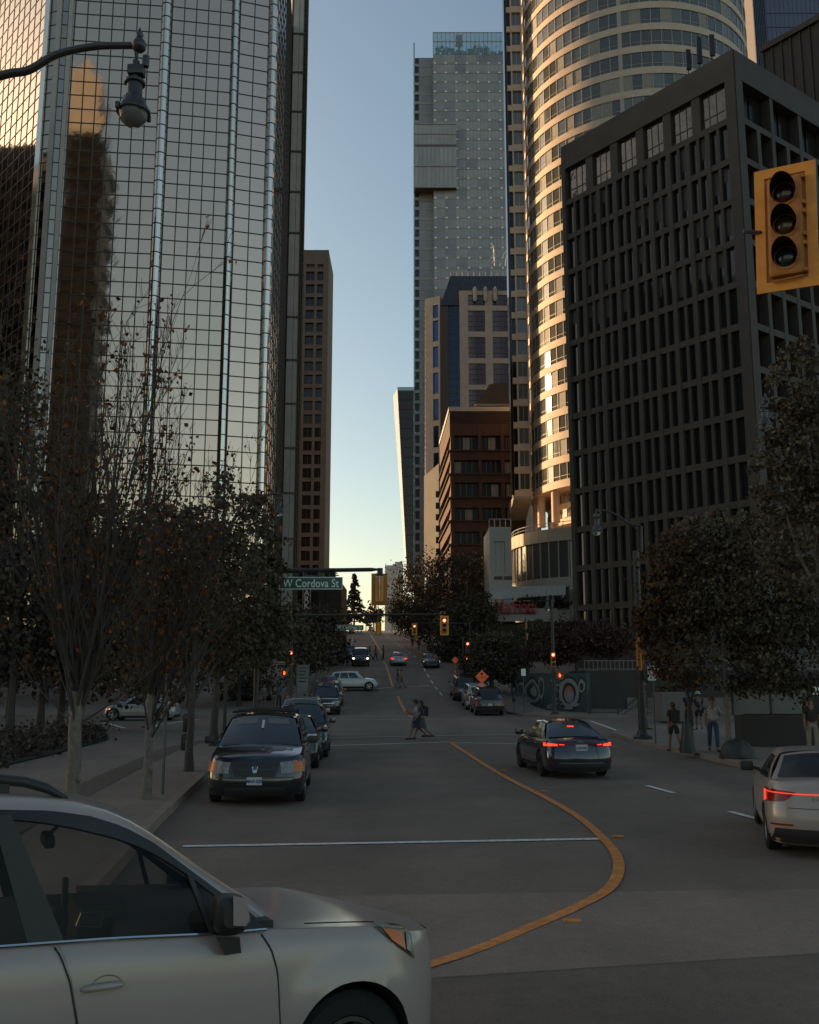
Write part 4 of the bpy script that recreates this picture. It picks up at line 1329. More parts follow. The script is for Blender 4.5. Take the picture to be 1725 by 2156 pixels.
class Car:
    """body = a ring of bulging sides with a deck on top; cabin = a second shell with glass let into it"""
    def __init__(s, P):
        s.P = P; s.a = P['L'] / 2; s.b = P['W'] / 2
        s.sh = sorted(P['shoulder'])
    def zs(s, x): return interp(s.sh, x)
    def inset(s, t):
        return interp([(0, .07), (.14, .02), (.4, 0), (.62, .008), (.86, .035), (.95, .055), (1, .09)], t)
    def ends(s, front, t):
        i = s.inset(t)
        rk = (s.P.get('rake_f', .05) if front else s.P.get('rake_r', .05)) * max(0, t - .45)
        return s.a - i - rk, s.b - i, (s.P.get('ef', .62) if front else s.P.get('er', .42)), s.P.get('nf', 2.5)
    def taper(s, x): return 1 - .035 * (x / s.a) ** 2
    def xy(s, u, t):
        """outline: u 0 = middle of the nose, 1 = middle of the tail, up to 2 round the other flank"""
        sg = 1 if u <= 1 else -1
        if u > 1: u = 2 - u
        front = u < .5
        a, b, e, n = s.ends(front, t)
        q = u if front else 1 - u
        if q < .3:
            th = q / .3 * math.pi / 2
            x, y = a - e + e * abs(math.cos(th)) ** (2 / n), b * abs(math.sin(th)) ** (2 / n)
        else:
            x, y = (a - e) * (.5 - q) / .2, b
        x = x if front else -x
        return Vector((x, sg * y * s.taper(x)))
    def zt(s, x, t): return s.P['zb'] + t * (s.zs(x) - s.P['zb'])
    def end_x(s, front, y, z, off=.012):
        """x on the front or rear skin at (y, z)"""
        xa = s.a * .93 * (1 if front else -1)
        t = max(0, min(1, (z - s.P['zb']) / (s.zs(xa) - s.P['zb'])))
        a, b, e, n = s.ends(front, t)
        q = min(.9995, abs(y) / (b * .967))
        x = a - e + e * (1 - q ** n) ** (1 / n)
        return (x + off) * (1 if front else -1)
    def side_y(s, x, z, off=.006):
        t = max(0, min(1, (z - s.P['zb']) / (s.zs(x) - s.P['zb'])))
        a, b, e, n = s.ends(x > 0, t)
        q = max(0, (abs(x) - (a - e)) / e)
        return b * (1 - min(.999, q) ** n) ** (1 / n) * s.taper(x) + off
    def end_patch(s, mb, front, c, off=.012, nu=10, nv=4, mi=0):
        """c: four corners (y, z)"""
        rows = []
        for j in range(nv + 1):
            v = j / nv; r = []
            for i in range(nu + 1):
                u = i / nu
                y = (c[0][0] * (1 - u) + c[1][0] * u) * (1 - v) + (c[3][0] * (1 - u) + c[2][0] * u) * v
                z = (c[0][1] * (1 - u) + c[1][1] * u) * (1 - v) + (c[3][1] * (1 - u) + c[2][1] * u) * v
                x = s.end_x(front, y, z, off)
                k = 1 + off * .6 / s.b if abs(y) > .8 * s.b else 1
                r.append((x, y * k, z))
            rows.append(r)
        mb.grid(rows, mi)
    def side_patch(s, mb, sg, c, off=.006, nu=6, nv=4, mi=0):
        rows = []
        for j in range(nv + 1):
            v = j / nv; r = []
            for i in range(nu + 1):
                u = i / nu
                x = (c[0][0] * (1 - u) + c[1][0] * u) * (1 - v) + (c[3][0] * (1 - u) + c[2][0] * u) * v
                z = (c[0][1] * (1 - u) + c[1][1] * u) * (1 - v) + (c[3][1] * (1 - u) + c[2][1] * u) * v
                r.append((x, sg * s.side_y(x, z, off), z))
            rows.append(r)
        mb.grid(rows, mi)

def wheel_mesh(r, w, rim_r, mats, parent, pos, sg, spokes=5, dark=False):
    t = MB()
    M = Matrix.Translation(pos) @ Matrix.Rotation(-sg * math.pi / 2, 4, 'X')
    t.lathe([(rim_r, -w / 2 + .02), (r - .03, -w / 2), (r, -w / 2 + .03), (r, w / 2 - .03), (r - .03, w / 2), (rim_r + .01, w / 2 - .01), (rim_r - .02, w / 2 - .05), (rim_r - .03, -w / 2 + .03)], 28, M=M, cap=False)
    o = t.build('wheel', 'rubber', parent, smooth=40)
    m = MB()
    m.lathe([(rim_r, w / 2 - .015), (rim_r - .025, w / 2 - .012), (rim_r - .04, w / 2 - .06)], 28, M=M, cap=False)
    for k in range(spokes):
        Q = M @ Matrix.Rotation(2 * math.pi * k / spokes, 4, 'Z')
        m.hexa([Q @ Vector(p) for p in ((.03, -.045, w / 2 - .07), (rim_r - .01, -.03, w / 2 - .05), (rim_r - .01, .03, w / 2 - .05), (.03, .045, w / 2 - .07),
                                        (.03, -.04, w / 2 - .03), (rim_r - .01, -.022, w / 2 - .02), (rim_r - .01, .022, w / 2 - .02), (.03, .04, w / 2 - .03))])
    m.lathe([(.06, w / 2 - .07), (.06, w / 2 - .02), (.001, w / 2 - .015)], 12, M=M)
    m.build('rim', 'alloy_dark' if dark else 'alloy', o, smooth=30)
    d = MB(); d.lathe([(rim_r - .02, w / 2 - .09), (.001, w / 2 - .09)], 20, M=M, cap=False); d.build('brake_disc', 'car_trim', o)

def make_car(name, label, P, loc, heading, paint, group=None, view='both', cat='car', tilt=True):
    """heading: angle of the car's nose, 0 = +x"""
    z = gz(loc[1])
    root = thing(name, label, cat, (loc[0], loc[1], z), heading, group)
    if tilt:
        root.rotation_mode = 'ZYX' if 0 else 'XYZ'
        root.rotation_euler = (0, -math.atan(gslope(loc[1]) * math.sin(heading)), heading)
    c = Car(P); a, b = c.a, c.b
    # ---- body ring
    fine = [c.xy(2 * k / 1440, .4) for k in range(1440)]
    acc = [0]
    for k in range(1440): acc.append(acc[-1] + (fine[(k + 1) % 1440] - fine[k]).length)
    N = P.get('res', 150)
    angs = []
    k = 0
    for i in range(N):
        tgt = acc[-1] * i / N
        while acc[k + 1] < tgt: k += 1
        angs.append(2 * (k + (tgt - acc[k]) / max(1e-9, acc[k + 1] - acc[k])) / 1440)
    ts = [0, .07, .14, .22, .3, .38, .46, .54, .62, .7, .78, .86, .91, .95, 1]
    wx = [P['xf'], P['xr']]; ra = P['rw'] + .055; zc = P['rw']
    rows = []
    for t in ts:
        r = []
        for an in angs:
            q = c.xy(an, t); zz_ = c.zt(q.x, t)
            for w in wx:
                dx, dz = q.x - w, zz_ - zc
                d = math.hypot(dx, dz)
                if abs(q.y) > b * .6 and d < ra + .035:
                    if d > ra - .05:
                        q = Vector((w + dx / d * ra, q.y)); zz_ = zc + dz / d * ra
                        if d < ra - .0: pass
                    if d < ra - .05:
                        q = Vector((q.x, q.y - math.copysign(.3, q.y)))
            r.append(Vector((q.x, q.y, zz_)))
        rows.append(r)
    mb = MB(); mb.grid(rows, 0, close=True)
    # faces deep in the arches become dark liner, painting in their shade
    for fi, f in enumerate(mb.f):
        ys = [abs(mb.v[i][1]) for i in f]; xs_ = [mb.v[i][0] for i in f]
        if min(ys) < b * .78 and any(abs(sum(xs_) / 4 - w) < ra for w in wx) and max(abs(x) for x in xs_) < a * .93:
            mb.m[fi] = 1
    top = rows[-1]; half = N // 2
    deck = []
    for i in range(half + 1):
        p, q = top[i], top[(N - i) % N]
        r = []
        for j in range(9):
            u = j / 8; y = p.y + (q.y - p.y) * u
            r.append((p.x * (1 - u) + q.x * u, y, p.z * (1 - u) + q.z * u + P.get('crown', .035) * (1 - (2 * u - 1) ** 2) * min(1, abs(p.y) / b * 1.3)))
        deck.append(r)
    mb.grid(deck, 0)
    body = mb.build('body', [paint, 'car_trim'], root, smooth=35)
    ub = MB(); ub.box(-a * .9, a * .9, -b * .62, b * .62, .17, P['zb'] + .3); ub.build('underbody', 'car_trim', root)
    # ---- cabin
    x1, x2, x3, x4 = P['cab']; wr = P['wr']; roof = P['roof']
    def wb(x): return c.side_y(x, c.zs(x) - .001, 0) - .01
    def zr(x): return interp(roof, x)
    ns = 14
    xb = [x4 + (x1 - x4) * i / ns for i in range(ns + 1)]
    xt = [x3 + (x2 - x3) * i / ns for i in range(ns + 1)]
    def sidep(i, t, sg):
        B = Vector((xb[i], sg * wb(xb[i]), c.zs(xb[i]) - .015)); T = Vector((xt[i], sg * wr, zr(xt[i]) - .065))
        p = B.lerp(T, t); p.y += sg * .025 * math.sin(math.pi * t); return p
    cb = MB()
    for sg in (1, -1):
        rws = [[sidep(i, t, sg) for i in range(ns + 1)] for t in (0, .25, .5, .75, 1)]
        rws.append([Vector((xt[i], sg * (wr - .035), zr(xt[i]) - .025)) for i in range(ns + 1)])
        rws.append([Vector((xt[i], sg * (wr - .11), zr(xt[i]))) for i in range(ns + 1)])
        cb.grid(rws)
    cr = P.get('roof_crown', .03)
    rws = []
    for j in range(9):
        u = -1 + 2 * j / 8
        rws.append([Vector((xt[i], u * (wr - .11), zr(xt[i]) + cr * (1 - u * u))) for i in range(ns + 1)])
    cb.grid(rws)
    def endp(front, u, v, off=0.):
        """windscreen / rear window surface: u across -1..1, v 0 base .. 1 top"""
        xbq, xtq = (x1, x2) if front else (x4, x3)
        zb_, zt_ = c.zs(xbq) - .015, zr(xtq)
        yb, yt = wb(xbq), wr - .05
        bow = .10 * (1 - u * u) * (1 if front else -.6)
        p = Vector((xbq + bow, u * yb, zb_ + (.03 * (1 - u * u)))).lerp(Vector((xtq + bow * .4, u * yt, zt_ - .04 * u * u + cr * (1 - u * u) * .9)), v)
        d = 1 if front else -1
        p.x += d * (.04 * math.sin(math.pi * v) + off); p.z += off * .8
        return p
    for front in (True, False):
        cb.grid([[endp(front, -1 + 2 * i / 10, v) for i in range(11)] for v in (0, .25, .5, .75, 1)])
    cabin = cb.build('cabin', paint, root, smooth=35)
    g = MB(); g.grid([[endp(True, u * .93, v, .012) for u in [-1 + 2 * i / 12 for i in range(13)]] for v in (.04, .25, .5, .75, .93)])
    ws = g.build('windscreen', P.get('glass', 'auto_glass_grey'), root, smooth=40)
    wl = P.get('rw_v', (.1, .9))
    g = MB(); g.grid([[endp(False, u * .9, wl[0] + (wl[1] - wl[0]) * v, .012) for u in [-1 + 2 * i / 12 for i in range(13)]] for v in (0, .25, .5, .75, 1)])
    rwin = g.build('rear_window', P.get('glass_r', 'auto_glass_grey'), root, smooth=40)
    for sg in (1, -1):
        for (u0, u1) in P['windows']:
            g = MB(); rws = []
            for t in (.07, .3, .55, .78, .92):
                r = []
                for k in range(6):
                    u = (u0 + (u1 - u0) * k / 5) * ns
                    i = min(ns - 1, int(u)); p = sidep(i, t, sg).lerp(sidep(i + 1, t, sg), u - i)
                    p.y += sg * .008; r.append(p)
                rws.append(r)
            g.grid(rws); g.build('side_window', 'auto_glass', root, smooth=40)
    # ---- wheels
    for w in wx:
        for sg in (1, -1):
            wheel_mesh(P['rw'], .215, P['rw'] * .66, None, root, (w, sg * (b - .125), P['rw']), sg, P.get('spokes', 5), P.get('dark_rim', False))
    # ---- mirrors, handles, seams
    for sg in (1, -1):
        m = MB(); mx = x1 - .28; mz = c.zs(mx) + .1; my = b + .1
        m.bevbox(mx - .08, mx + .07, sg * my - .11, sg * my + .11, mz - .075, mz + .085, .04)
        m.hexa([Vector(q) for q in ((mx - .03, sg * (b - .12), mz - .09), (mx + .05, sg * (b - .12), mz - .09), (mx + .05, sg * (b + .05), mz - .03), (mx - .03, sg * (b + .05), mz - .03),
                                    (mx - .03, sg * (b - .12), mz - .03), (mx + .05, sg * (b - .12), mz - .03), (mx + .05, sg * (b + .05), mz + .02), (mx - .03, sg * (b + .05), mz + .02))])
        m.build('wing_mirror', P.get('mirror', paint), root, smooth=40)
        for hx in P.get('handles', []):
            h = MB(); z = c.zs(hx) - .13; y = c.side_y(hx, z)
            h.bevbox(hx - .1, hx + .1, sg * y - .02, sg * y + .025, z - .02, z + .02, .012); h.build('door_handle', P.get('handle_mat', paint), root)
        for sx in P.get('seams', []):
            q = MB(); zt_ = c.zs(sx) - .03
            c.side_patch(q, sg, [(sx - .006, P['zb'] + .12), (sx + .006, P['zb'] + .12), (sx + .006, zt_), (sx - .006, zt_)], .003, 1, 6); q.build('door_seam', 'car_trim', root)
        q = MB(); c.side_patch(q, sg, [(P['xr'] + ra + .05, P['zb'] - .02), (P['xf'] - ra - .05, P['zb'] - .02), (P['xf'] - ra - .05, P['zb'] + .1), (P['xr'] + ra + .05, P['zb'] + .1)], .012, 10, 2)
        q.build('sill_trim', 'car_trim', root)
        if P.get('rails'):
            r_ = MB(); ps = []
            for k in range(9):
                u = k / 8; x = x3 + .15 + (x2 - x3 - .3) * u
                ps.append((x, sg * (wr - .1), zr(x) + (.055 if 0 < k < 8 else .0)))
            r_.tube(ps, .022, 6); r_.build('roof_rail', P.get('rail_mat', 'car_trim'), root)
    # ---- front and rear furniture
    for it in P.get('front', []) + P.get('rear', []):
        nm, m, cs = it[0], it[1], it[2]
        front = it in P.get('front', [])
        both = it[3] if len(it) > 3 else False
        for sg in ((1, -1) if both else (1,)):
            q = MB()
            c.end_patch(q, front, [(y * sg, z) for y, z in cs], it[4] if len(it) > 4 else .012)
            o = q.build(nm, m, root, smooth=50)
            if len(it) > 5:
                for sn, sm, sc in it[5]:
                    qq = MB(); c.end_patch(qq, front, [(y * sg, z) for y, z in sc], (it[4] if len(it) > 4 else .012) + .008); qq.build(sn, sm, o, smooth=50)
    for it in P.get('plates', []):
        end, zc_, txt = it
        f = end == 'front'; xx = c.end_x(f, 0, zc_, .03)
        q = MB(); q.bevbox(xx - .012, xx + .012, -.155, .155, zc_ - .078, zc_ + .078, .008); o = q.build('number_plate', 'plate_white', root)
        if txt:
            me = text_mesh(txt, .088, .006, .95, .002)
            k = MB(); k.add_mesh(me, M=face_M((xx + (.016 if f else -.016), 0, zc_ - .005), (0, 1 if f else -1, 0))); k.build('plate_lettering', 'plate_blue', o)
    if P.get('third'):
        q = MB(); rws = [[endp(False, u, v, .02) for u in (-.14, 0, .14)] for v in (P['third'], P['third'] + .07)]; q.grid(rws); q.build('high_brake_light', 'brake_glow' if P.get('braking') else 'lamp_red', root)
    if P.get('fin'):
        q = MB(); q.hexa([Vector(p) for p in ((x3 + .12, -.03, zr(x3) + cr - .02), (x3 + .34, -.02, zr(x3) + cr - .02), (x3 + .34, .02, zr(x3) + cr - .02), (x3 + .12, .03, zr(x3) + cr - .02), (x3 + .1, -.012, zr(x3) + .09), (x3 + .16, -.01, zr(x3) + .08), (x3 + .16, .01, zr(x3) + .08), (x3 + .1, .012, zr(x3) + .09))]); q.build('aerial_fin', 'car_trim', root)
    for txt, end, y, z_, sz, m in P.get('badges', []):
        f = end == 'front'
        me = text_mesh(txt, sz, .008, 1.3)
        k = MB(); k.add_mesh(me, M=face_M((c.end_x(f, y, z_, .02), y, z_), (0, 1 if f else -1, 0))); k.build('badge_lettering', m, root)
    root['car'] = 1
    return root, c, endp

# ---- kinds
SEDAN = dict(L=4.64, W=1.80, zb=.2, rw=.325, xf=1.42, xr=-1.28, crown=.05, rake_f=.25, rake_r=.1,
    shoulder=[(-2.32, .93), (-1.9, .98), (-1.2, .97), (0, .94), (.8, .95), (1.3, .92), (1.9, .80), (2.32, .66)],
    cab=(1.02, .25, -.85, -1.62), wr=.60, roof=[(-.85, 1.385), (-.3, 1.43), (.25, 1.41)], windows=[(.19, .47), (.50, .84)],
    handles=[.05, -.85], seams=[.95, -.05, -.98], glass='auto_glass_grey')
SUV = dict(ef=.5, er=.35, L=4.65, W=1.86, zb=.26, rw=.36, xf=1.42, xr=-1.33, crown=.05, rake_f=.15, rake_r=.05,
    shoulder=[(-2.32, 1.02), (-1.6, 1.06), (0, 1.03), (.85, 1.04), (1.3, 1.02), (1.9, .94), (2.32, .80)],
    cab=(1.05, .45, -1.75, -2.14), wr=.66, roof=[(-1.75, 1.61), (-.7, 1.67), (.45, 1.65)], windows=[(.08, .28), (.31, .56), (.585, .86)],
    handles=[.1, -.85], seams=[1.0, 0., -1.02], rails=True, rw_v=(.12, .88), roof_crown=.025)
VAN = dict(ef=.45, er=.3, L=5.1, W=2.02, zb=.2, rw=.34, xf=1.6, xr=-1.45, crown=.06, rake_f=.12, rake_r=.03,
    shoulder=[(-2.55, 1.03), (-1.6, 1.05), (0, 1.03), (1.1, 1.13), (1.6, 1.09), (2.2, .98), (2.55, .90)],
    cab=(1.38, .55, -2.2, -2.42), wr=.74, roof=[(-2.2, 1.66), (-.7, 1.74), (.55, 1.70)], windows=[(.06, .3), (.33, .58), (.61, .84)],
    handles=[.3, -.8], seams=[1.1, .1, -1.2], rails=True, roof_crown=.03)
HATCH = dict(L=4.63, W=1.89, zb=.2, rw=.375, xf=1.52, xr=-1.48, crown=.03, rake_f=.12, rake_r=.02,
    shoulder=[(-2.31, .98), (-1.8, 1.04), (0, 1.0), (1.0, .98), (1.5, .94), (2.0, .86), (2.31, .72)],
    cab=(1.3, .3, -1.25, -2.15), wr=.64, roof=[(-1.25, 1.53), (-.5, 1.60), (.3, 1.56)], windows=[(.2, .48), (.51, .86)],
    handles=[.1, -.9], seams=[1.0, 0., -1.05], spokes=5)
PICK = dict(SUV, ef=.3, er=.25, L=5.2, W=2.0, rw=.4, zb=.32, xf=1.65, xr=-1.55, rake_f=.05, shoulder=[(-2.6, 1.15), (0, 1.14), (1.1, 1.16), (2.2, 1.12), (2.6, 1.02)],
    cab=(1.2, .65, -1.9, -2.45), wr=.74, roof=[(-1.9, 1.82), (-.6, 1.88), (.65, 1.86)])

def basic_front(P, head='lamp_clear', y0=.42, z0=.62, z1=.78, grille=True):
    h = P['W'] / 2
    f = [('headlight', head, [(h * .98, z0 + .02), (y0, z0), (y0 + .06, z1 - .04), (h * .985, z1)], True)]
    if grille: f += [('grille', 'car_trim', [(-y0 + .02, z0 - .12), (y0 - .02, z0 - .12), (y0 - .02, z1 - .03), (-y0 + .02, z1 - .03)], False, .014)]
    f += [('lower_intake', 'car_trim', [(-h * .75, P['zb'] + .03), (h * .75, P['zb'] + .03), (h * .7, P['zb'] + .18), (-h * .7, P['zb'] + .18)], False, .014)]
    return f
def basic_rear(P, lamp='lamp_red', y0=.45, z0=.78, z1=.95, tall=False):
    h = P['W'] / 2
    c = [(h * .99, z0), (y0, z0 + .02), (y0 + .05, z1), (h * .985, z1)]
    if tall: c = [(h * .995, z0), (h * .78, z0), (h * .8, z1), (h * .985, z1)]
    return [('tail_light', lamp, c, True, .014), ('bumper_trim', 'car_trim', [(-h * .9, P['zb']), (h * .9, P['zb']), (h * .92, P['zb'] + .18), (-h * .92, P['zb'] + .18)], False, .014)]

def cars():
    up = math.pi / 2 + .054      # away from us, along the street
    dn = -math.pi / 2 + .054
    def place(xd, yd, back=0., h=None):
        p = gpt(xd, yd); return (p.x, p.y)
    # black minivan facing us
    h = VAN['W'] / 2
    V = dict(VAN, plates=[('front', .50, 'MN7-55E')], glass='auto_glass_grey', mirror='car_trim',
        front=[('headlight', 'lamp_clear', [(h * .985, .66), (.53, .64), (.50, .86), (h * .96, .90)], True, .014, [('indicator', 'lamp_amber', [(h * .985, .68), (.80, .67), (.79, .86), (h * .965, .88)])]),
               ('grille', 'car_trim', [(-.42, .58), (.42, .58), (.50, .86), (-.50, .86)], False, .014, [('grille_bar', 'alloy_dark', [(-.44, .70), (.44, .70), (.45, .74), (-.45, .74)]), ('grille_bar', 'alloy_dark', [(-.035, .57), (.035, .57), (.04, .87), (-.04, .87)]), ('grille_badge', 'badge', [(-.035, .66), (.035, .66), (.065, .78), (-.065, .78)])]),
               ('bumper_band', 'car_trim', [(-h * .95, .55), (h * .95, .55), (h * .95, .57), (-h * .95, .57)], False, .012),
               ('lower_intake', 'car_trim', [(-h * .6, .22), (h * .6, .22), (h * .62, .38), (-h * .62, .38)], False, .012)])
    p = gpt(535, 1698)
    hd = dn + .01
    r, c, e = make_car('minivan', 'black minivan with a number plate and roof bars, first in the left kerb row', V, (p.x - 2.5 * math.cos(hd), p.y - 2.5 * math.sin(hd)), hd, 'car_black', 'cars parked along the left kerb')
    ws = [o for o in r.children if o.name.startswith('windscreen')][0]
    q = MB(); q.grid([[e(True, u, v, .03) for u in (-.01, .06)] for v in (.55, .82)]); q.build('hanging_tag', 'plate_white', ws)
    for u0, u1 in ((-.78, -.16), (.16, .78)):
        q = MB(); q.grid([[e(True, u0 + (u1 - u0) * i / 4, v, .017) for i in range(5)] for v in (.72, .9)]); q.build('sun_visor', 'visor_grey', ws, smooth=40)
    q = MB(); q.grid([[e(True, -.9 + .45 * i / 4 + s * .02, v, .03) for i in range(5)] for s, v in ((0, .07), (1, .09))]); q.build('wiper', 'car_trim', ws)
    q = MB(); q.grid([[e(True, -.1 + .8 * i / 4 + s * .02, v, .03) for i in range(5)] for s, v in ((0, .06), (1, .08))]); q.build('wiper', 'car_trim', ws)
    cb = MB()
    for s in (.3, -.75): cb.tube([(s, -.72, 1.80), (s, -.3, 1.83), (s, .3, 1.83), (s, .72, 1.80)], .03, 6)
    cb.build('roof_bars', 'car_trim', r)
    # row behind it
    S2 = dict(SEDAN, L=4.3, front=basic_front(SEDAN), mirror='car_black')
    pr = gpt(664, 1621); make_car('small_car', 'small dark car half hidden behind the black minivan', S2, (pr.x - .92, pr.y + 2.1), dn, 'car_dark', 'cars parked along the left kerb')
    S3 = dict(SUV, front=basic_front(SUV, z0=.72, z1=.88), glass='auto_glass_grey', rails=False)
    pr = gpt(684, 1598); make_car('parked_suv', 'dark grey suv with a blue tinted windscreen behind the minivan', S3, (pr.x - .95, pr.y + 2.2), dn, 'car_navy', 'cars parked along the left kerb')
    S4 = dict(VAN, front=basic_front(VAN), rail_mat='alloy')
    make_car('parked_van', 'pale beige van roof with silver rails above the dark suv', S4, (at(622, 1520, 40).x, 42.5), dn, 'car_beige', 'cars parked along the left kerb')
    S5 = dict(PICK, front=basic_front(PICK, z0=.82, z1=1.0) + [('grille_bar', 'chrome', [(-.62, .80), (.62, .80), (.62, .84), (-.62, .84)], False, .03), ('bumper_bar', 'chrome', [(-.7, .55), (.7, .55), (.7, .60), (-.7, .60)], False, .03)], rails=False)
    pr = gpt(712, 1506); make_car('parked_suv', 'big black suv with chrome grille bars at the far left corner', S5, (pr.x - 1.0, pr.y + 2.4), dn, 'car_black', 'cars at the far left corner')
    S6 = dict(SUV, front=basic_front(SUV)); make_car('taxi', 'orange red car just behind the big black suv', S6, (at(696, 1500, 78).x, 79), dn, 'car_orange', 'cars at the far left corner')
    S7 = dict(SEDAN, rear=basic_rear(SEDAN), front=basic_front(SEDAN)); make_car('parked_sedan', 'silver sedan roof between the big black suv and the white suv', S7, (at(688, 1470, 84.5).x, 86.5), dn, 'car_silver', 'cars at the far left corner')
    # white suv crossing
    S8 = dict(SUV, front=basic_front(SUV, z0=.74, z1=.88), rear=basic_rear(SUV, tall=True), rail_mat='alloy')
    p = gpt(742, 1455); make_car('crossing_suv', 'white suv crossing the street side on, facing right', S8, (p.x, p.y + .6), .08, 'car_white_far')
    # cars further up
    S9 = dict(PICK, L=4.9, W=1.98, front=basic_front(PICK, head='lamp_clear', z0=.78, z1=.95) + [('lamp_beam', 'head_glow', [(.86, .80), (.66, .80), (.66, .92), (.86, .92)], True, .03)], rails=False)
    p = gpt(757, 1404); make_car('oncoming_suv', 'black suv coming towards us with both headlights on', S9, (p.x, p.y + 2.2), dn, 'car_black')
    S10 = dict(PICK, front=basic_front(PICK) + [('lamp_beam', 'head_glow', [(.88, .84), (.74, .84), (.74, .9), (.88, .9)], True, .03)])
    p = gpt(722, 1389); make_car('turning_suv', 'dark suv turning left side on behind the oncoming black suv', S10, (p.x, 121), math.pi + .05, 'car_dark')
    S11 = dict(SEDAN, rear=basic_rear(SEDAN, 'brake_glow', y0=.52, z0=.72, z1=.86), third=.75, braking=True, glass_r='auto_glass_grey', plates=[('rear', .62, '')])
    p = gpt(838, 1403); make_car('braking_sedan', 'silver sedan with bright red brake lights further up the street', S11, (p.x, p.y + 2.2), up, 'car_silver')
    S12 = dict(SEDAN, front=basic_front(SEDAN) + [('lamp_beam', 'head_glow', [(.86, .66), (.74, .66), (.74, .72), (.86, .72)], True, .03)])
    p = gpt(908, 1408); make_car('parked_sedan', 'dark sedan facing us by the right kerb under the trees', S12, (p.x, p.y + 2.2), dn, 'car_dark')
    S13 = dict(SUV, rear=basic_rear(SUV, 'brake_glow', tall=True)); p = gpt(778, 1331); make_car('distant_suv', 'tiny pale suv with red tail lights at the far crossing', S13, (p.x, p.y + 8), up, 'car_white_far')
    p = gpt(738, 1336); make_car('distant_suv', 'tiny dark suv parked left of the pale one at the far crossing', S13, (p.x, p.y + 6), up, 'car_dark')
    # parked at the right corner
    S14 = dict(PICK, rear=basic_rear(PICK, tall=True, z0=.75, z1=1.15), rails=True, third=.88, plates=[('rear', .78, '')], glass_r='auto_glass')
    make_car('parked_suv', 'black suv with tall red tail lights, last in the right corner row', S14, (at(1031, 1507, 67.5).x, 70.3), up - .03, 'car_black', 'cars parked at the right corner', )
    S15 = dict(PICK, rear=basic_rear(PICK, tall=True, z0=.75, z1=1.15), rails=True, third=.88, glass_r='auto_glass')
    make_car('parked_suv', 'white suv parked between two black ones at the right corner', S15, (at(1010, 1500, 72.5).x, 76), up - .03, 'car_white_far', 'cars parked at the right corner')
    make_car('parked_suv', 'black suv in front of the white one at the right corner', dict(S15, plates=[]), (at(982, 1490, 78).x, 82.3), up - .03, 'car_dark', 'cars parked at the right corner')
    # black sedan, braking
    h = SEDAN['W'] / 2
    S16 = dict(SEDAN, glass_r='auto_glass_grey', fin=True, third=.62, braking=True, plates=[('rear', .79, 'LG0-20L')], mirror='car_black', res=190, dark_rim=True, badges=[('KIA', 'rear', 0, .935, .075, 'badge')],
        rear=[('tail_light', 'lamp_red', [(h * .992, .80), (.42, .81), (.40, .90), (h * .985, .92)], True, .014, [('tail_glow', 'brake_glow', [(h * .99, .82), (.60, .835), (.60, .88), (h * .985, .905)]), ('tail_glow', 'brake_glow', [(.56, .86), (.43, .855), (.43, .87), (.56, .88)])]),
              ('light_bar', 'lamp_red', [(-.42, .865), (.42, .865), (.42, .89), (-.42, .89)], False, .012),
              ('bumper_trim', 'car_trim', [(-h * .96, .22), (h * .96, .22), (h * .94, .40), (-h * .94, .40)], False, .014, [('chrome_strip', 'alloy', [(-.62, .40), (.62, .40), (.55, .425), (-.55, .425)]), ('reflector', 'lamp_red', [(.86, .42), (.70, .42), (.70, .445), (.86, .445)]), ('reflector', 'lamp_red', [(-.86, .42), (-.70, .42), (-.70, .445), (-.86, .445)])])])
    p = gpt(1208, 1641); make_car('black_sedan', 'glossy black sedan braking with red tail lights on the right lane', S16, (p.x + .0, p.y + 2.2), up + .04, 'car_navy')
    # white sedan cut by the frame
    h = 1.82 / 2
    S17 = dict(SEDAN, L=4.7, W=1.82, zb=.2, xr=-1.36, res=190, glass_r='auto_glass_grey', shoulder=[(-2.35, 1.02), (-1.9, 1.06), (-1.2, 1.02), (0, .95), (.8, .95), (1.3, .92), (1.9, .80), (2.35, .66)], cab=(1.0, .2, -.75, -1.72), mirror='car_trim', rake_r=.12,
        badges=[('E L A N T R A', 'rear', 0, .84, .075, 'badge')], plates=[('rear', .62, '')],
        rear=[('tail_light', 'lamp_red', [(h * .995, .76), (.66, .80), (.50, .92), (h * .985, .96)], True, .014, [('tail_glow', 'tail_bar', [(h * .995, .77), (h * .955, .785), (h * .95, .93), (h * .985, .94)]), ('tail_glow', 'tail_bar', [(h * .985, .90), (.5, .89), (.5, .905), (h * .985, .915)])]),
              ('light_bar', 'tail_bar', [(-.52, .888), (.52, .888), (.52, .905), (-.52, .905)], False, .014),
              ('bumper_trim', 'car_trim', [(-h * .93, .21), (h * .93, .21), (h * .86, .42), (-h * .86, .42)], False, .03),
              ('bumper_lip', 'alloy_dark', [(-h * .97, .30), (h * .97, .30), (h * .97, .315), (-h * .97, .315)], False, .024),
              ('reflector', 'lamp_red', [(h * .93, .455), (h * .62, .46), (h * .62, .485), (h * .93, .48)], True, .016),
              ('boot_seam', 'car_trim', [(-.62, .70), (.62, .70), (.62, .708), (-.62, .708)], False, .006)])
    p = gpt(1640, 1792); hd = math.pi / 2 - R(16)
    cx, cy = p.x + 1.36 * math.cos(hd) + .80 * math.sin(hd), p.y + 1.36 * math.sin(hd) - .80 * math.cos(hd) + .25
    make_car('white_sedan', 'white sedan with a red light bar, cut off by the right edge', S17, (cx, cy), hd, 'car_white')
    # electric hatchback on the cross street
    S18 = dict(HATCH, front=basic_front(HATCH, grille=False, z0=.66, z1=.76) + [('amber_lamp', 'amber_glow', [(.9, .68), (.8, .68), (.8, .74), (.9, .74)], True, .03)], rear=basic_rear(HATCH, z0=.86, z1=.98), mirror='car_silver')
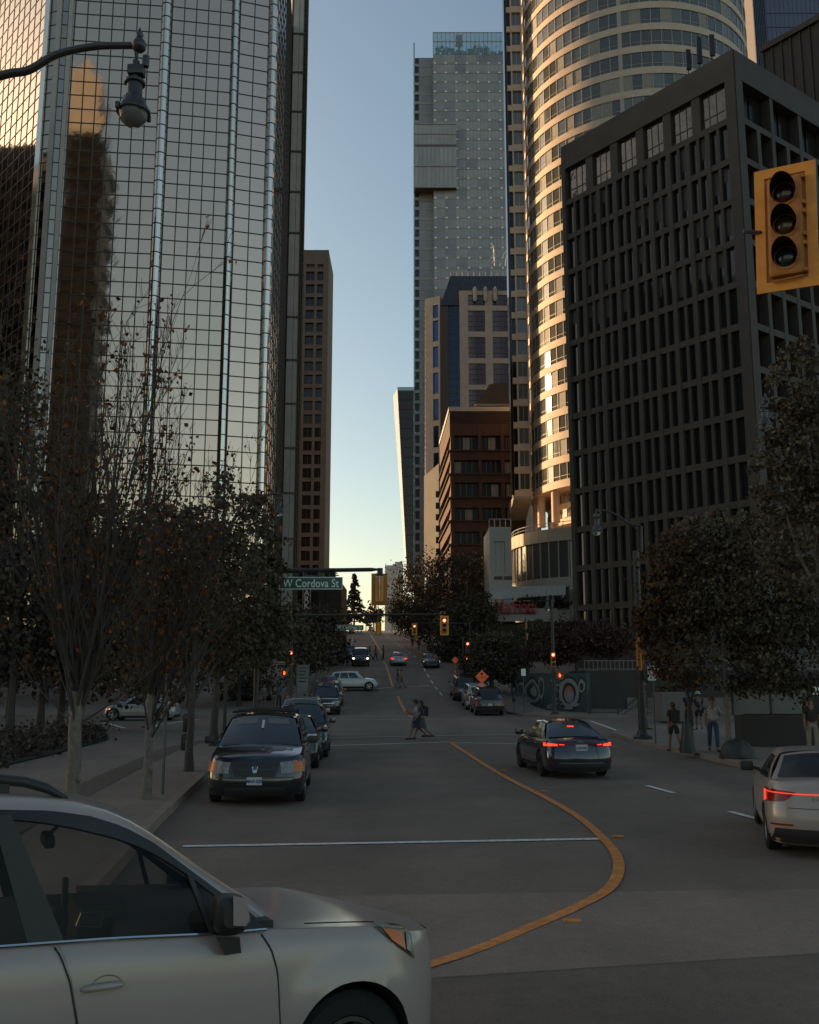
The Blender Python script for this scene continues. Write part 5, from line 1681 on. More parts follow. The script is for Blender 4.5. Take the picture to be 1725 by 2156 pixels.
    p = gpt(290, 1518); make_car('hatchback', 'silver grey hatchback driving left on the cross street behind the trees', S18, (p.x, p.y + .9), math.pi - .02, 'car_silver')
    p = gpt(452, 1497); make_car('dark_car', 'dark car on the cross street behind the walking group at left', dict(SUV, front=basic_front(SUV)), (at(520, 1460, 80).x, 80), math.pi, 'car_dark')

mat('visor_grey', (.13, .13, .13), .6)
# ------------------------------------------------------------------ the white suv in the foreground
def clear_glass():
    m = bpy.data.materials.new('clear_glass'); m.use_nodes = True
    nt = m.node_tree; out = nt.nodes['Material Output']; nt.nodes.remove(nt.nodes['Principled BSDF'])
    tr = nt.nodes.new('ShaderNodeBsdfTransparent'); tr.inputs[0].default_value = (.66, .64, .61, 1)
    gl = nt.nodes.new('ShaderNodeBsdfGlossy'); gl.inputs['Roughness'].default_value = .02
    fr = nt.nodes.new('ShaderNodeFresnel'); fr.inputs['IOR'].default_value = 1.22
    mx = nt.nodes.new('ShaderNodeMixShader')
    nt.links.new(fr.outputs[0], mx.inputs[0]); nt.links.new(tr.outputs[0], mx.inputs[1]); nt.links.new(gl.outputs[0], mx.inputs[2])
    nt.links.new(mx.outputs[0], out.inputs['Surface'])
    MATS['clear_glass'] = m

def near_suv():
    clear_glass()
    dep = 4.78; yaw = R(26)
    d0 = ray(100, 1990) * dep
    A = Vector((d0.x, d0.y)); f = Vector((math.cos(yaw), math.sin(yaw))); nn = Vector((-f.y, f.x))
    W = 1.80
    S0 = .3
    org = A + f * S0 + nn * (W / 2)
    zg = gz(org.y)
    root = thing('white_suv', 'white suv in the foreground, cut off at the lower left corner', 'car', (org.x, org.y, zg), yaw)
    cam0 = Vector((0, 0, CAMZ))
    def sv(x, y, n=0.):
        """photo point -> (s, z) on the plane n inside the near flank, car coordinates"""
        d = ray(x, y); dn = d.x * nn.x + d.y * nn.y
        k = (n + A.x * nn.x + A.y * nn.y) / dn
        p = cam0 + d * k
        q = Vector((p.x, p.y)) - A
        return (q.x * f.x + q.y * f.y - S0, p.z - zg)
    def zq(p): return (p[0] / 1.842, 1404.7 + p[1] / 1.842)         # coordinates read off an enlarged crop
    def tr(pts, n): return [sv(*zq(p), n) for p in pts]
    H2 = W / 2
    def P3(s, n, z, far=False):
        q = W - n if far else n
        return Vector((s, q - H2, z - .062 * max(0., q - .3)))
    roof = tr([(0, 494), (150, 501), (300, 521), (400, 546), (500, 590), (600, 650), (700, 720), (800, 790), (900, 856), (1000, 916), (1045, 955)], .34)
    trim = tr([(0, 552), (200, 556), (350, 577), (480, 617), (600, 682), (720, 772), (850, 868), (990, 962), (1035, 1018)], .22)
    glas = tr([(50, 590), (163, 600), (300, 625), (450, 662), (560, 703), (650, 752), (740, 812), (860, 905), (985, 1000)], .19)
    belt = tr([(-300, 1105), (0, 1088), (200, 1073), (450, 1055), (830, 1038), (1035, 1020)], .045)
    fend = tr([(1035, 1020), (1200, 1015), (1330, 1010), (1450, 1006)], .05)
    hood = tr([(1000, 912), (1100, 910), (1190, 916), (1300, 931), (1400, 951), (1480, 976), (1540, 1000)], 1.25)
    smax = 2.62 - S0 + .02; s_w = sv(745, 2160, 0.0)[0]; zw = .385; ra = .355
    sf = s_w + .76
    srear = sf - 4.55; s_rw = s_w - 2.64
    zbelt_r = belt[0][1] + .05
    upper = [(srear, zbelt_r)] + belt + fend[1:] + [(sf, fend[-1][1] - .16)]
    def zu(s): return interp(upper, s)
    zsill = .26
    def plan(s):
        """extra inset near the nose and the tail"""
        k = max(0., (s - (sf - .72)) / .72); r = max(0., ((srear + .45) - s) / .45)
        return .86 * (1 - (1 - min(1, k) ** 2.4) ** .42) + .5 * (1 - (1 - min(1, r) ** 2.6) ** .5)
    def flank(s, v):
        """v 0 sill .. 1 shoulder"""
        z = zsill + (zu(s) - zsill) * v
        n = interp([(0, .05), (.1, .02), (.45, .0), (.62, .004), (.80, .022), (.92, .04), (1, .075)], v)
        dw = math.hypot(s - s_w, z - zw)
        if dw < ra + .14: n -= .022 * max(0, 1 - max(0, dw - ra) / .14) ** .6
        return n + plan(s), z
    def ss():
        out = [srear + (sf - .72 - srear) * i / 70 for i in range(70)]
        return out + [sf - .72 * (1 - i / 26) ** 1.5 for i in range(27)]
    cols = ss()
    vs = [0, .05, .1, .16, .22, .28, .34, .4, .46, .52, .58, .64, .7, .76, .82, .88, .93, .97, 1]
    for far in (False, True):
        rows = []
        for v in vs:
            r = []
            for s in cols:
                n, z = flank(s, v); q = s
                for w in (s_w, s_rw):
                    dx, dz = q - w, z - zw; d = math.hypot(dx, dz)
                    if d < ra + .03 and s < sf - .12:
                        if d > ra - .045: q, z = w + dx / d * ra, zw + dz / d * ra
                        else: n += .36
                r.append(P3(q, n, z, far))
            rows.append(r)
        mb = MB(); mb.grid(rows)
        for fi, fc in enumerate(mb.f):
            c = sum((Vector(mb.v[i]) for i in fc), Vector()) / 4
            if any(abs(c.x - w) < ra and c.z < zw + ra - .01 for w in (s_w, s_rw)) and max(abs(abs(mb.v[i][1]) - H2) for i in fc) > .25 and c.x < sf - .3:
                mb.m[fi] = 1
        mb.build('body_side' if not far else 'far_body_side', ['car_white', 'car_trim'], root, smooth=40)
    # front doors and rear doors: skins 4 mm proud with dark gaps round them
    cutF = tr([(1020, 1033), (1060, 1100), (1080, 1180), (1086, 1390), (1086, 1700)], 0)
    cutB = tr([(200, 1074), (240, 1130), (275, 1230), (300, 1390), (318, 1700)], 0)
    def sOf(cut, z):
        t = sorted((b, a) for a, b in cut); return interp(t, z)
    cutR = [(srear + .95, 2), (srear + .95, 0)]
    def vz(s, z): return (z - zsill) / (zu(s) - zsill)
    def door(name, cl, cr, far):
        rows = []
        for k in range(15):
            r = []
            for j in range(17):
                sm = .5 * (sOf(cl, .8) + sOf(cr, .8))
                ztop = None
                u = j / 16
                zz_ = .36 + (k / 14) * (zu(sm) - .015 - .36)
                a, b = sOf(cl, zz_) + .004, sOf(cr, zz_) - .004
                s = a + (b - a) * u
                zz_ = .36 + (k / 14) * (zu(s) - .012 - .36)
                n, _ = flank(s, max(0, vz(s, zz_)))
                r.append(P3(s, n - .005, zz_, far))
            rows.append(r)
        mb = MB(); mb.grid(rows); return mb.build(name, 'car_white', root, smooth=40)
    dF = door('front_door', cutB, cutF, False); dR = door('rear_door', cutR, cutB, False)
    door('far_front_door', cutB, cutF, True)
    for cut in (cutF, cutB):
        q = MB(); ps = []
        for k in range(24):
            z = .36 + k / 23 * (zu(sOf(cut, 1.0)) - .02 - .36); s = sOf(cut, z); n, _ = flank(s, vz(s, z)); ps.append(P3(s, n - .004, z))
        q.tube(ps, .0045, 5); q.build('door_seam', 'car_trim', root)
    # chrome strip along the belt
    q = MB(); q.tube([P3(s, .05, zu(s) + .004) for s in [belt[1][0] - .4 + (belt[-1][0] - belt[1][0] + .4) * k / 12 for k in range(13)]], .009, 6); q.build('belt_strip', 'chrome', root)
    # handle in its scooped recess
    hs, hz = sv(*zq((400, 1240)), 0); n0, _ = flank(hs, vz(hs, hz))
    q = MB()
    rows = []
    for k in range(6):
        rr_ = k / 5; rows.append([P3(hs + .02 + .075 * rr_ * math.cos(th), n0 - .006 + .022 * (1 - rr_ ** 2), hz + .052 * rr_ * math.sin(th)) for th in [2 * math.pi * i / 20 for i in range(20)]])
    q.grid(rows, close=True); q.build('handle_recess', 'car_white', dF, smooth=60)
    q = MB(); q.tube([P3(hs + dx, n0 - b_, hz + .0 + e_) for dx, b_, e_ in ((-.098, .004, -.003), (-.085, .022, 0), (-.03, .034, .004), (.04, .036, .005), (.085, .026, .003), (.1, .006, 0))], [.012, .017, .018, .018, .016, .01], 8); q.build('door_handle', 'car_white', dF, smooth=60)
    # wing mirror: black glass half and white cap, on a black foot
    m = MB()
    mz = lambda x, y, n: P3(*[(lambda p: p)(sv(*zq((x, y)), n))[0:1]][0], n, sv(*zq((x, y)), n)[1])
    out = [(838, 900), (870, 884), (930, 886), (952, 905), (962, 990), (945, 1036), (860, 1046), (834, 1000)]
    a_ = [mz(x, y, -.10) for x, y in out]; b_ = [mz(x, y, -.02) for x, y in out]
    cen = sum(a_, Vector()) / 8
    rings = []
    for k in range(9):
        th = math.pi * k / 8; f_ = .55 + .45 * math.sin(th) ** .5
        base = [p.lerp(q, (1 - math.cos(th)) / 2) for p, q in zip(a_, b_)]
        cc = sum(base, Vector()) / 8
        fine_ = smooth_pts(base + [base[0]], 4)[:-1]
        rings.append([cc + (p - cc) * f_ + Vector((0, -.03 + .15 * k / 8, 0)) for p in fine_])
    m.grid(rings, close=True); m.face(rings[0]); m.face(rings[-1][::-1])
    mo = m.build('wing_mirror', 'car_trim', root, smooth=60)
    m = MB(); cap = [(905, 886), (952, 898), (966, 985), (950, 1005), (906, 1002)]
    a2 = [mz(x, y, -.137) for x, y in cap]; b2 = [mz(x + 6, y, -.03) for x, y in cap]
    m.face(a2); m.grid([a2, b2], close=True); m.build('mirror_cap', 'car_white', mo, smooth=30)
    m = MB(); ft = [(838, 1046), (930, 1046), (937, 1108), (872, 1118)]
    a2 = [mz(x, y, -.06) for x, y in ft]; b2 = [mz(x, y, .04) for x, y in ft]
    m.face(a2); m.grid([a2, b2], close=True); m.build('mirror_foot', 'car_trim', mo, smooth=30)
    # roof, pillars, window surround
    def rz(s): return interp(roof, s)
    s0r = srear + .35
    R_ = [(s0r, roof[0][1] - .10), (s0r + .9, roof[0][1] + .0)] + roof
    mb = MB(); rows = []
    ks = [p for p in R_]
    for j in range(13):
        u = j / 12
        n = .34 + (W - .68) * u
        rows.append([P3(s - (.0 if s < roof[4][0] else .0) + .16 * (1 - (2 * u - 1) ** 2) * max(0, min(1, (s - roof[3][0]) / .8)), n, z + .035 * (1 - (2 * u - 1) ** 2)) for s, z in ks[:-6]])
    mb.grid(rows); mb.build('roof', 'car_white', root, smooth=60)
    # painted roof side and A pillar: from the roof edge down to the black surround
    def along(pts, n):
        L = [0]
        for a, b in zip(pts, pts[1:]): L.append(L[-1] + math.hypot(b[0] - a[0], b[1] - a[1]))
        o = []
        for k in range(n + 1):
            t = L[-1] * k / n
            i = max(j for j in range(len(L)) if L[j] <= t + 1e-9); i = min(i, len(pts) - 2)
            q = (t - L[i]) / max(1e-9, L[i + 1] - L[i]); o.append((pts[i][0] + (pts[i + 1][0] - pts[i][0]) * q, pts[i][1] + (pts[i + 1][1] - pts[i][1]) * q))
        return o
    NN = 40
    rA = along([(s0r + .2, roof[0][1] - .03)] + roof, NN); tA = along([(s0r + .2, trim[0][1] - .04)] + trim, NN)
    gA = along([(s0r + .2, glas[0][1] - .05)] + glas, NN)
    for far in (False, True):
        mb = MB(); mb.grid([[P3(s, .34, z, far) for s, z in rA], [P3(s * .5 + q * .5, .262, z * .5 + y * .5 + .008, far) for (s, z), (q, y) in zip(rA, tA)], [P3(s, .22, z, far) for s, z in tA]])
        mb.build('roof_side', 'car_white', root, smooth=60)
        mb = MB(); mb.grid([[P3(s, .218, z, far) for s, z in tA], [P3(s, .186, z, far) for s, z in gA], [P3(s, .21, z - .012, far) for s, z in gA]])
        mb.build('window_surround', 'car_trim', root, smooth=40)
    # dark pillars
    def bar(name, a, b, wa, wb_, n1, n2, far=False, m='car_trim'):
        (sa, za), (sb, zb_) = sv(*zq(a), n1), sv(*zq(b), n2)
        q = MB(); q.hexa([P3(sa - wa, n1, za, far), P3(sa + wa, n1, za, far), P3(sa + wa, n1 + .05, za, far), P3(sa - wa, n1 + .05, za, far),
                          P3(sb - wb_, n2, zb_, far), P3(sb + wb_, n2, zb_, far), P3(sb + wb_, n2 + .05, zb_, far), P3(sb - wb_, n2 + .05, zb_, far)]); q.build(name, m, root)
    for far in (False, True):
        bar('door_pillar', (8, 575), (180, 1070), .045, .085, .17, .05, far)
        bar('quarter_bar', (735, 800), (825, 1035), .012, .014, .165, .05, far)
    q = MB(); q.face([mz(*p) for p in ((955, 945, .11), (1036, 1018, .055), (940, 1028, .045))]); q.face([mz(*p) for p in ((955, 945, .14), (1036, 1018, .085), (940, 1028, .075))]); q.build('mirror_sail', 'car_trim', root)
    # glass
    for far in (False, True):
        g = MB(); bl = [(s, zu(s) + .0) for s, z in gA]
        half = NN // 2
        g.grid([[P3(s, .19, z, far) for s, z in gA], [P3((s + q[0]) / 2, .115, (z + q[1]) / 2, far) for (s, z), q in zip(gA, bl)], [P3(s, .06, z, far) for s, z in bl]])
        g.build('side_window', 'clear_glass', root, smooth=60, fix=False)
    g = MB()
    lowr = [(belt[-1][0] - .02, belt[-1][1] + .02), (belt[-1][0] + .33, belt[-1][1] + .09)]
    rows = []
    tops = [roof[4], roof[-1]]
    for k in range(7):
        v = k / 6
        s_, z_ = roof[4][0] + (roof[-1][0] - roof[4][0]) * v, interp(roof, roof[4][0] + (roof[-1][0] - roof[4][0]) * v) - .01
        rows.append([P3(s_ + .07 * (1 - (2 * u - 1) ** 2) - .03, .36 + (W - .72) * u - (.16 * v) * (1 - 2 * u), z_ - .02) for u in [i / 10 for i in range(11)]])
    g.grid(rows); g.build('windscreen', 'clear_glass', root, smooth=60, fix=False)
    # hood
    mb = MB(); rows = []
    hs_ = [(belt[-1][0] - .1, 0)] 
    S = [belt[-1][0] - .02 + (sf - .12 - belt[-1][0]) * k / 16 for k in range(17)]
    hoodz = sorted((s, z + .062 * .95) for s, z in hood)
    for u in (0, .03, .09, .2, .35, .5, .65, .8, .91, .97, 1):
        r = []
        for s in S:
            e = plan(s) + .07
            n = e + (W - 2 * e) * u
            zf = zu(s); zc = min(max(interp(hoodz, s), zf - .01), zf + .09)
            k = min(u, 1 - u)
            w_ = min(1, k / .2) ** .6
            r.append(P3(s + .10 * (1 - (2 * u - 1) ** 2) * max(0, min(1, (s - S[0] - .3) / .6)), n, zf + (zc - zf) * w_))
        rows.append(r)
    mb.grid(rows); hd = mb.build('hood', 'car_white', root, smooth=50)
    q = MB(); ps = []
    for x, y in ((1180, 953), (1215, 985), (1270, 1009), (1330, 1010), (1450, 1004)):
        s, z = sv(*zq((x, y)), .09); ps.append(P3(s, .085 + plan(s), zu(s) + .022))
    q.tube(ps, .004, 5); q.build('hood_seam', 'car_trim', hd)
    # front face
    mb = MB(); rows = []
    for v in vs:
        r = []
        n1, z = flank(sf, v)
        for u in [i / 8 for i in range(9)]:
            r.append(P3(sf + .05 * (1 - (2 * u - 1) ** 2), n1 + (W - 2 * n1) * u, z))
        rows.append(r)
    mb.grid(rows); ff = mb.build('front_bumper', 'car_white', root, smooth=60)
    tip = [(s, flank(s, .6)[0]) for s in cols if plan(s) > .6]
    tip = [(s, n) for s, n in tip] + [(s, W - n) for s, n in tip[::-1]]
    g = MB(); g.grid([[P3(s + .014, n, z) for s, n in tip] for z in (.56, .78)]); g.build('grille', 'car_trim', ff, smooth=40)
    rb = MB(); rb.grid([[P3(srear + .02, .52 + (W - 1.04) * u, z) for u in (0, .5, 1)] for z in (.3, .7, 1.05)]); rb.build('tailgate', 'car_white', root)
    # headlight wrapping the corner
    hl = [(1448, 996), (1515, 990), (1568, 1000), (1592, 1035), (1606, 1128), (1545, 1083), (1495, 1040)]
    def onskin(x, y, off):
        n = .03
        for _ in range(30):
            s, z = sv(*zq((x, y)), n); s = min(s, sf - .01)
            n2, _z = flank(s, max(0, min(1, vz(s, z)))); n = n + .5 * (n2 - n)
        return P3(s, n - off, z)
    for name, m, pl, off in (('headlight', 'lamp_dark', hl, .012),):
        q = MB(); c0 = (sum(p[0] for p in pl) / len(pl), sum(p[1] for p in pl) / len(pl))
        rows = []
        for k in (0., .35, .7, 1.):
            rows.append([onskin(c0[0] + (p[0] - c0[0]) * k, c0[1] + (p[1] - c0[1]) * k, off) for p in pl])
        q.grid(rows, close=True); hl_o = q.build(name, m, root, smooth=60)
    for name, m, pl in (('indicator', 'lamp_amber', [(1478, 1008), (1556, 1020), (1570, 1092), (1518, 1056)]), ('headlight_lens', 'lamp_clear', [(1568, 1015), (1584, 1040), (1594, 1105), (1574, 1090)]), ('headlight_lens', 'lamp_clear', [(1462, 1000), (1560, 1004), (1570, 1012), (1475, 1008)])):
        q = MB(); c0 = (sum(p[0] for p in pl) / len(pl), sum(p[1] for p in pl) / len(pl))
        q.grid([[onskin(c0[0] + (p[0] - c0[0]) * k, c0[1] + (p[1] - c0[1]) * k, .02) for p in pl] for k in (0., .5, 1.)], close=True); q.build(name, m, hl_o, smooth=60)
    # wheels
    for s in (s_w, s_rw):
        for sg in (-1, 1):
            wheel_mesh(.335, .22, .2, None, root, (s, sg * (H2 - .16), .335), sg, 5, True)
    # cabin: dashboard, seats, mirror, phone holder, floor
    q = MB()
    dz = sv(*zq((500, 880)), .7)
    q.hexa([P3(dz[0] - .12, .12, .55), P3(belt[-1][0] + .1, .12, .55), P3(belt[-1][0] + .1, W - .12, .55), P3(dz[0] - .12, W - .12, .55),
            P3(dz[0] - .16, .12, dz[1] - .03), P3(belt[-1][0] + .06, .12, zu(belt[-1][0]) + .03), P3(belt[-1][0] + .1, W - .12, zu(belt[-1][0]) + .03), P3(dz[0] - .16, W - .12, dz[1] - .03)])
    do = q.build('dashboard', 'interior', root)
    vs_, vz_ = sv(*zq((352, 975)), .3)
    q = MB(); vn = .3; q.tube([P3(vs_ + a, vn - a * .6, vz_ + b) for a, b in ((-.065, -.035), (-.045, .03), (.06, .035), (.05, -.04), (-.065, -.035))], .0045, 5); q.build('air_vent', 'alloy', do)
    q = MB(); q.bevbox(vs_ - .06, vs_ + .2, .36 - H2, .75 - H2, vz_ - .2, vz_ + .05, .03); q.build('dash_side', 'interior', do, smooth=40)
    q = MB(); ms, mzz = sv(*zq((185, 668)), .88); q.bevbox(ms - .03, ms + .03, .88 - H2 - .13, .88 - H2 + .13, mzz - .035, mzz + .035, .02); q.tube([(ms, .88 - H2, mzz + .02), (ms + .1, .88 - H2, mzz + .12)], .012, 6); q.build('rear_view_mirror', 'interior', root)
    q = MB(); ms, mzz = sv(*zq((252, 872)), .95); q.bevbox(ms - .015, ms + .015, .95 - H2 - .04, .95 - H2 + .04, mzz - .08, mzz + .08, .01); q.tube([(ms, .95 - H2, mzz - .07), (ms + .03, .95 - H2, mzz - .2)], .012, 6); q.build('phone_holder', 'interior', root)
    q = MB(); q.box(srear + .4, belt[-1][0] + .1, -H2 + .12, H2 - .12, .28, .42); q.build('cabin_floor', 'interior', root)
    q = MB(); c = Vector((dz[0] - .42, .42, .82)); q.tube([c + Vector((.10 * math.sin(a) * .9, .19 * math.cos(a), .19 * math.sin(a) * .9)) for a in [2 * math.pi * i / 24 for i in range(25)]], .016, 6, cap=False); q.tube([c, c + Vector((.3, 0, -.06))], .03, 6); q.tube([c + Vector((0, -.18, 0)), c + Vector((0, .18, 0))], .018, 6); q.build('steering_wheel', 'interior', root)
    q = MB(); q.bevbox(dz[0] - .3, dz[0] - .1, -.1, .12, .45, .78, .03); q.bevbox(dz[0] - 1.2, dz[0] - .3, -.12, .12, .42, .62, .04); q.build('centre_console', 'interior', root, smooth=40)
    for yy in (-.42, .42):
        q = MB(); sx = sv(*zq((-120, 900)), .3)[0]
        q.bevbox(sx - .1, sx + .42, yy - .25, yy + .25, .42, .62, .06); q.bevbox(sx - .26, sx - .08, yy - .24, yy + .24, .55, 1.12, .07); q.bevbox(sx - .26, sx - .14, yy - .13, yy + .13, 1.14, 1.34, .05); q.build('seat', 'interior', root, smooth=50)
    # roof rail
    rp = tr([(-500, 430), (-250, 424), (0, 430), (100, 440), (180, 464), (262, 506)], .42)
    for far in (False,):
        q = MB(); q.tube([P3(s, .42, z, far) for s, z in rp], [.02, .026, .028, .028, .026, .012], 8)
        s, z = rp[2]; q.box(s - .0, s + .05, (.4 - H2 if not far else H2 - .44), (.44 - H2 if not far else H2 - .4), z - .1, z)
        q.build('roof_rail', 'car_trim', root, smooth=60)

mat('lamp_dark', (.03, .03, .03), .12, spec=.7)
# ------------------------------------------------------------------ trees and plants
mat('bark', (0.16, 0.132, 0.105), .9, noise=.3, nscale=9, bump=.8, bscale=14)
mat('bark_dark', (0.07, 0.057, 0.047), .9, noise=.3, nscale=8, bump=.8, bscale=14)
mat('twig', (0.06, 0.047, 0.039), .85)
mat('leaf_green', (0.084, 0.066, 0.043), .75, spec=.18, island=.55)
mat('leaf_mid', (0.096, 0.076, 0.05), .75, spec=.18, island=.5)
mat('leaf_orange', (0.16, 0.055, 0.016), .75, spec=.18, island=.6, col2=(.3, .1, .03))
mat('leaf_rust', (0.095, 0.05, 0.026), .75, spec=.18, island=.6, col2=(.13, .06, .022))
mat('leaf_red', (0.07, 0.037, 0.029), .75, spec=.18, island=.5)
mat('bag_green', (.03, .034, .028), .6, noise=.3, nscale=3, bump=.8, bscale=6, bdist=.05)

def leaf_faces(pts, size, rng, nrm=None):
    """maple-like leaves: two folded triangles and two side lobes each, one island per leaf"""
    n = len(pts)
    a = rng.normal(size=(n, 3)); a /= np.linalg.norm(a, axis=1, keepdims=True)
    b = rng.normal(size=(n, 3)); b -= a * (a * b).sum(1, keepdims=True); b /= np.linalg.norm(b, axis=1, keepdims=True)
    c = np.cross(a, b)
    s = size * rng.uniform(.6, 1.25, size=(n, 1))
    base = pts - a * s * .5; tip = pts + a * s * .6
    l = pts + b * s * .48 + c * s * .16; r = pts - b * s * .48 + c * s * .16
    v = np.stack([base, l, tip, r], 1).reshape(-1, 3)
    i = np.arange(n)[:, None] * 4
    f = np.concatenate([i + np.array([[0, 1, 2]]), i + np.array([[0, 2, 3]])], 1).reshape(-1, 3)
    return v, f

def leaf_object(name, pts, size, m, parent, seed, frac=None, m2=None):
    rng = np.random.default_rng(seed)
    v, f = leaf_faces(pts, size, rng)
    me = bpy.data.meshes.new(name)
    me.vertices.add(len(v)); me.vertices.foreach_set('co', v.astype(np.float32).ravel())
    me.loops.add(len(f) * 3); me.loops.foreach_set('vertex_index', f.astype(np.int32).ravel())
    me.polygons.add(len(f)); me.polygons.foreach_set('loop_start', np.arange(0, len(f) * 3, 3, dtype=np.int32)); me.polygons.foreach_set('loop_total', np.full(len(f), 3, dtype=np.int32))
    me.materials.append(MATS[m])
    if m2:
        me.materials.append(MATS[m2])
        mi = (frac(pts, rng)).astype(np.int32)
        me.polygons.foreach_set('material_index', np.repeat(mi, 2))
    me.update(calc_edges=True)
    o = bpy.data.objects.new(name, me); COL.objects.link(o); o.parent = parent
    return o

def cloud(blobs, n, rng, clumps=90, spread=.34):
    """points in leafy clumps spread over the skins of ellipsoids (cx, cy, cz, rx, ry, rz)"""
    w = np.array([b[3] * b[5] for b in blobs]); w = w / w.sum()
    out = []
    for b, q in zip(blobs, w):
        k = max(6, int(clumps * q)); m = int(n * q)
        d = rng.normal(size=(k, 3)); d /= np.linalg.norm(d, axis=1, keepdims=True)
        rad = rng.uniform(.35, 1.0, size=(k, 1)) ** .45
        c = np.array(b[:3]) + d * rad * np.array(b[3:6])
        idx = rng.integers(0, k, m)
        size = rng.uniform(.5, 1.3, size=(k, 1)) * spread * min(b[3], b[5])
        out.append(c[idx] + rng.normal(size=(m, 3)) * size[idx] * np.array([1, 1, .62]))
    return np.concatenate(out)

def tree(name, label, base, H, blobs, n, leaf, m, seed, trunk=.14, bark='bark_dark', group=None, first=None, lean=(0, 0), m2=None, frac=None, clumps=90, spread=.3, limbs=7, cat='tree'):
    """blobs relative to the base"""
    t = thing(name, label, cat, base, 0, group)
    rr = random.Random(seed); rng = np.random.default_rng(seed)
    b = MB()
    zt = H * .55
    ps = [Vector((lean[0] * k / 8 + rr.uniform(-.04, .04) * (k > 0), lean[1] * k / 8 + rr.uniform(-.04, .04) * (k > 0), zt * k / 8 - .05)) for k in range(9)]
    b.tube(ps, [trunk * (1.35 if k == 0 else 1.05 - .085 * k) for k in range(9)], 9)
    for q in range(limbs):
        bl = blobs[q % len(blobs)]
        st = ps[rr.randint(3, 7)]
        e = Vector((bl[0] + rr.uniform(-.6, .6) * bl[3], bl[1] + rr.uniform(-.6, .6) * bl[4], bl[2] + rr.uniform(-.2, .6) * bl[5]))
        mid = st.lerp(e, .5) + Vector((rr.uniform(-.3, .3), rr.uniform(-.3, .3), rr.uniform(0, .4)))
        r0 = trunk * .45
        b.tube([st, st.lerp(mid, .6), mid, mid.lerp(e, .5), e], [r0, r0 * .8, r0 * .6, r0 * .4, r0 * .15], 6)
        for _ in range(4):
            s2 = mid.lerp(e, rr.uniform(0, .8)); e2 = s2 + Vector((rr.uniform(-1, 1) * bl[3], rr.uniform(-1, 1) * bl[4], rr.uniform(-.2, 1) * bl[5])) * .5
            b.tube([s2, s2.lerp(e2, .5) + Vector((0, 0, .1)), e2], [r0 * .35, r0 * .22, r0 * .08], 5)
    b.build('trunk', bark, t, smooth=60)
    pts = cloud(blobs, n, rng, clumps, spread)
    leaf_object('crown', pts, leaf, m, t, seed, frac, m2)
    return t

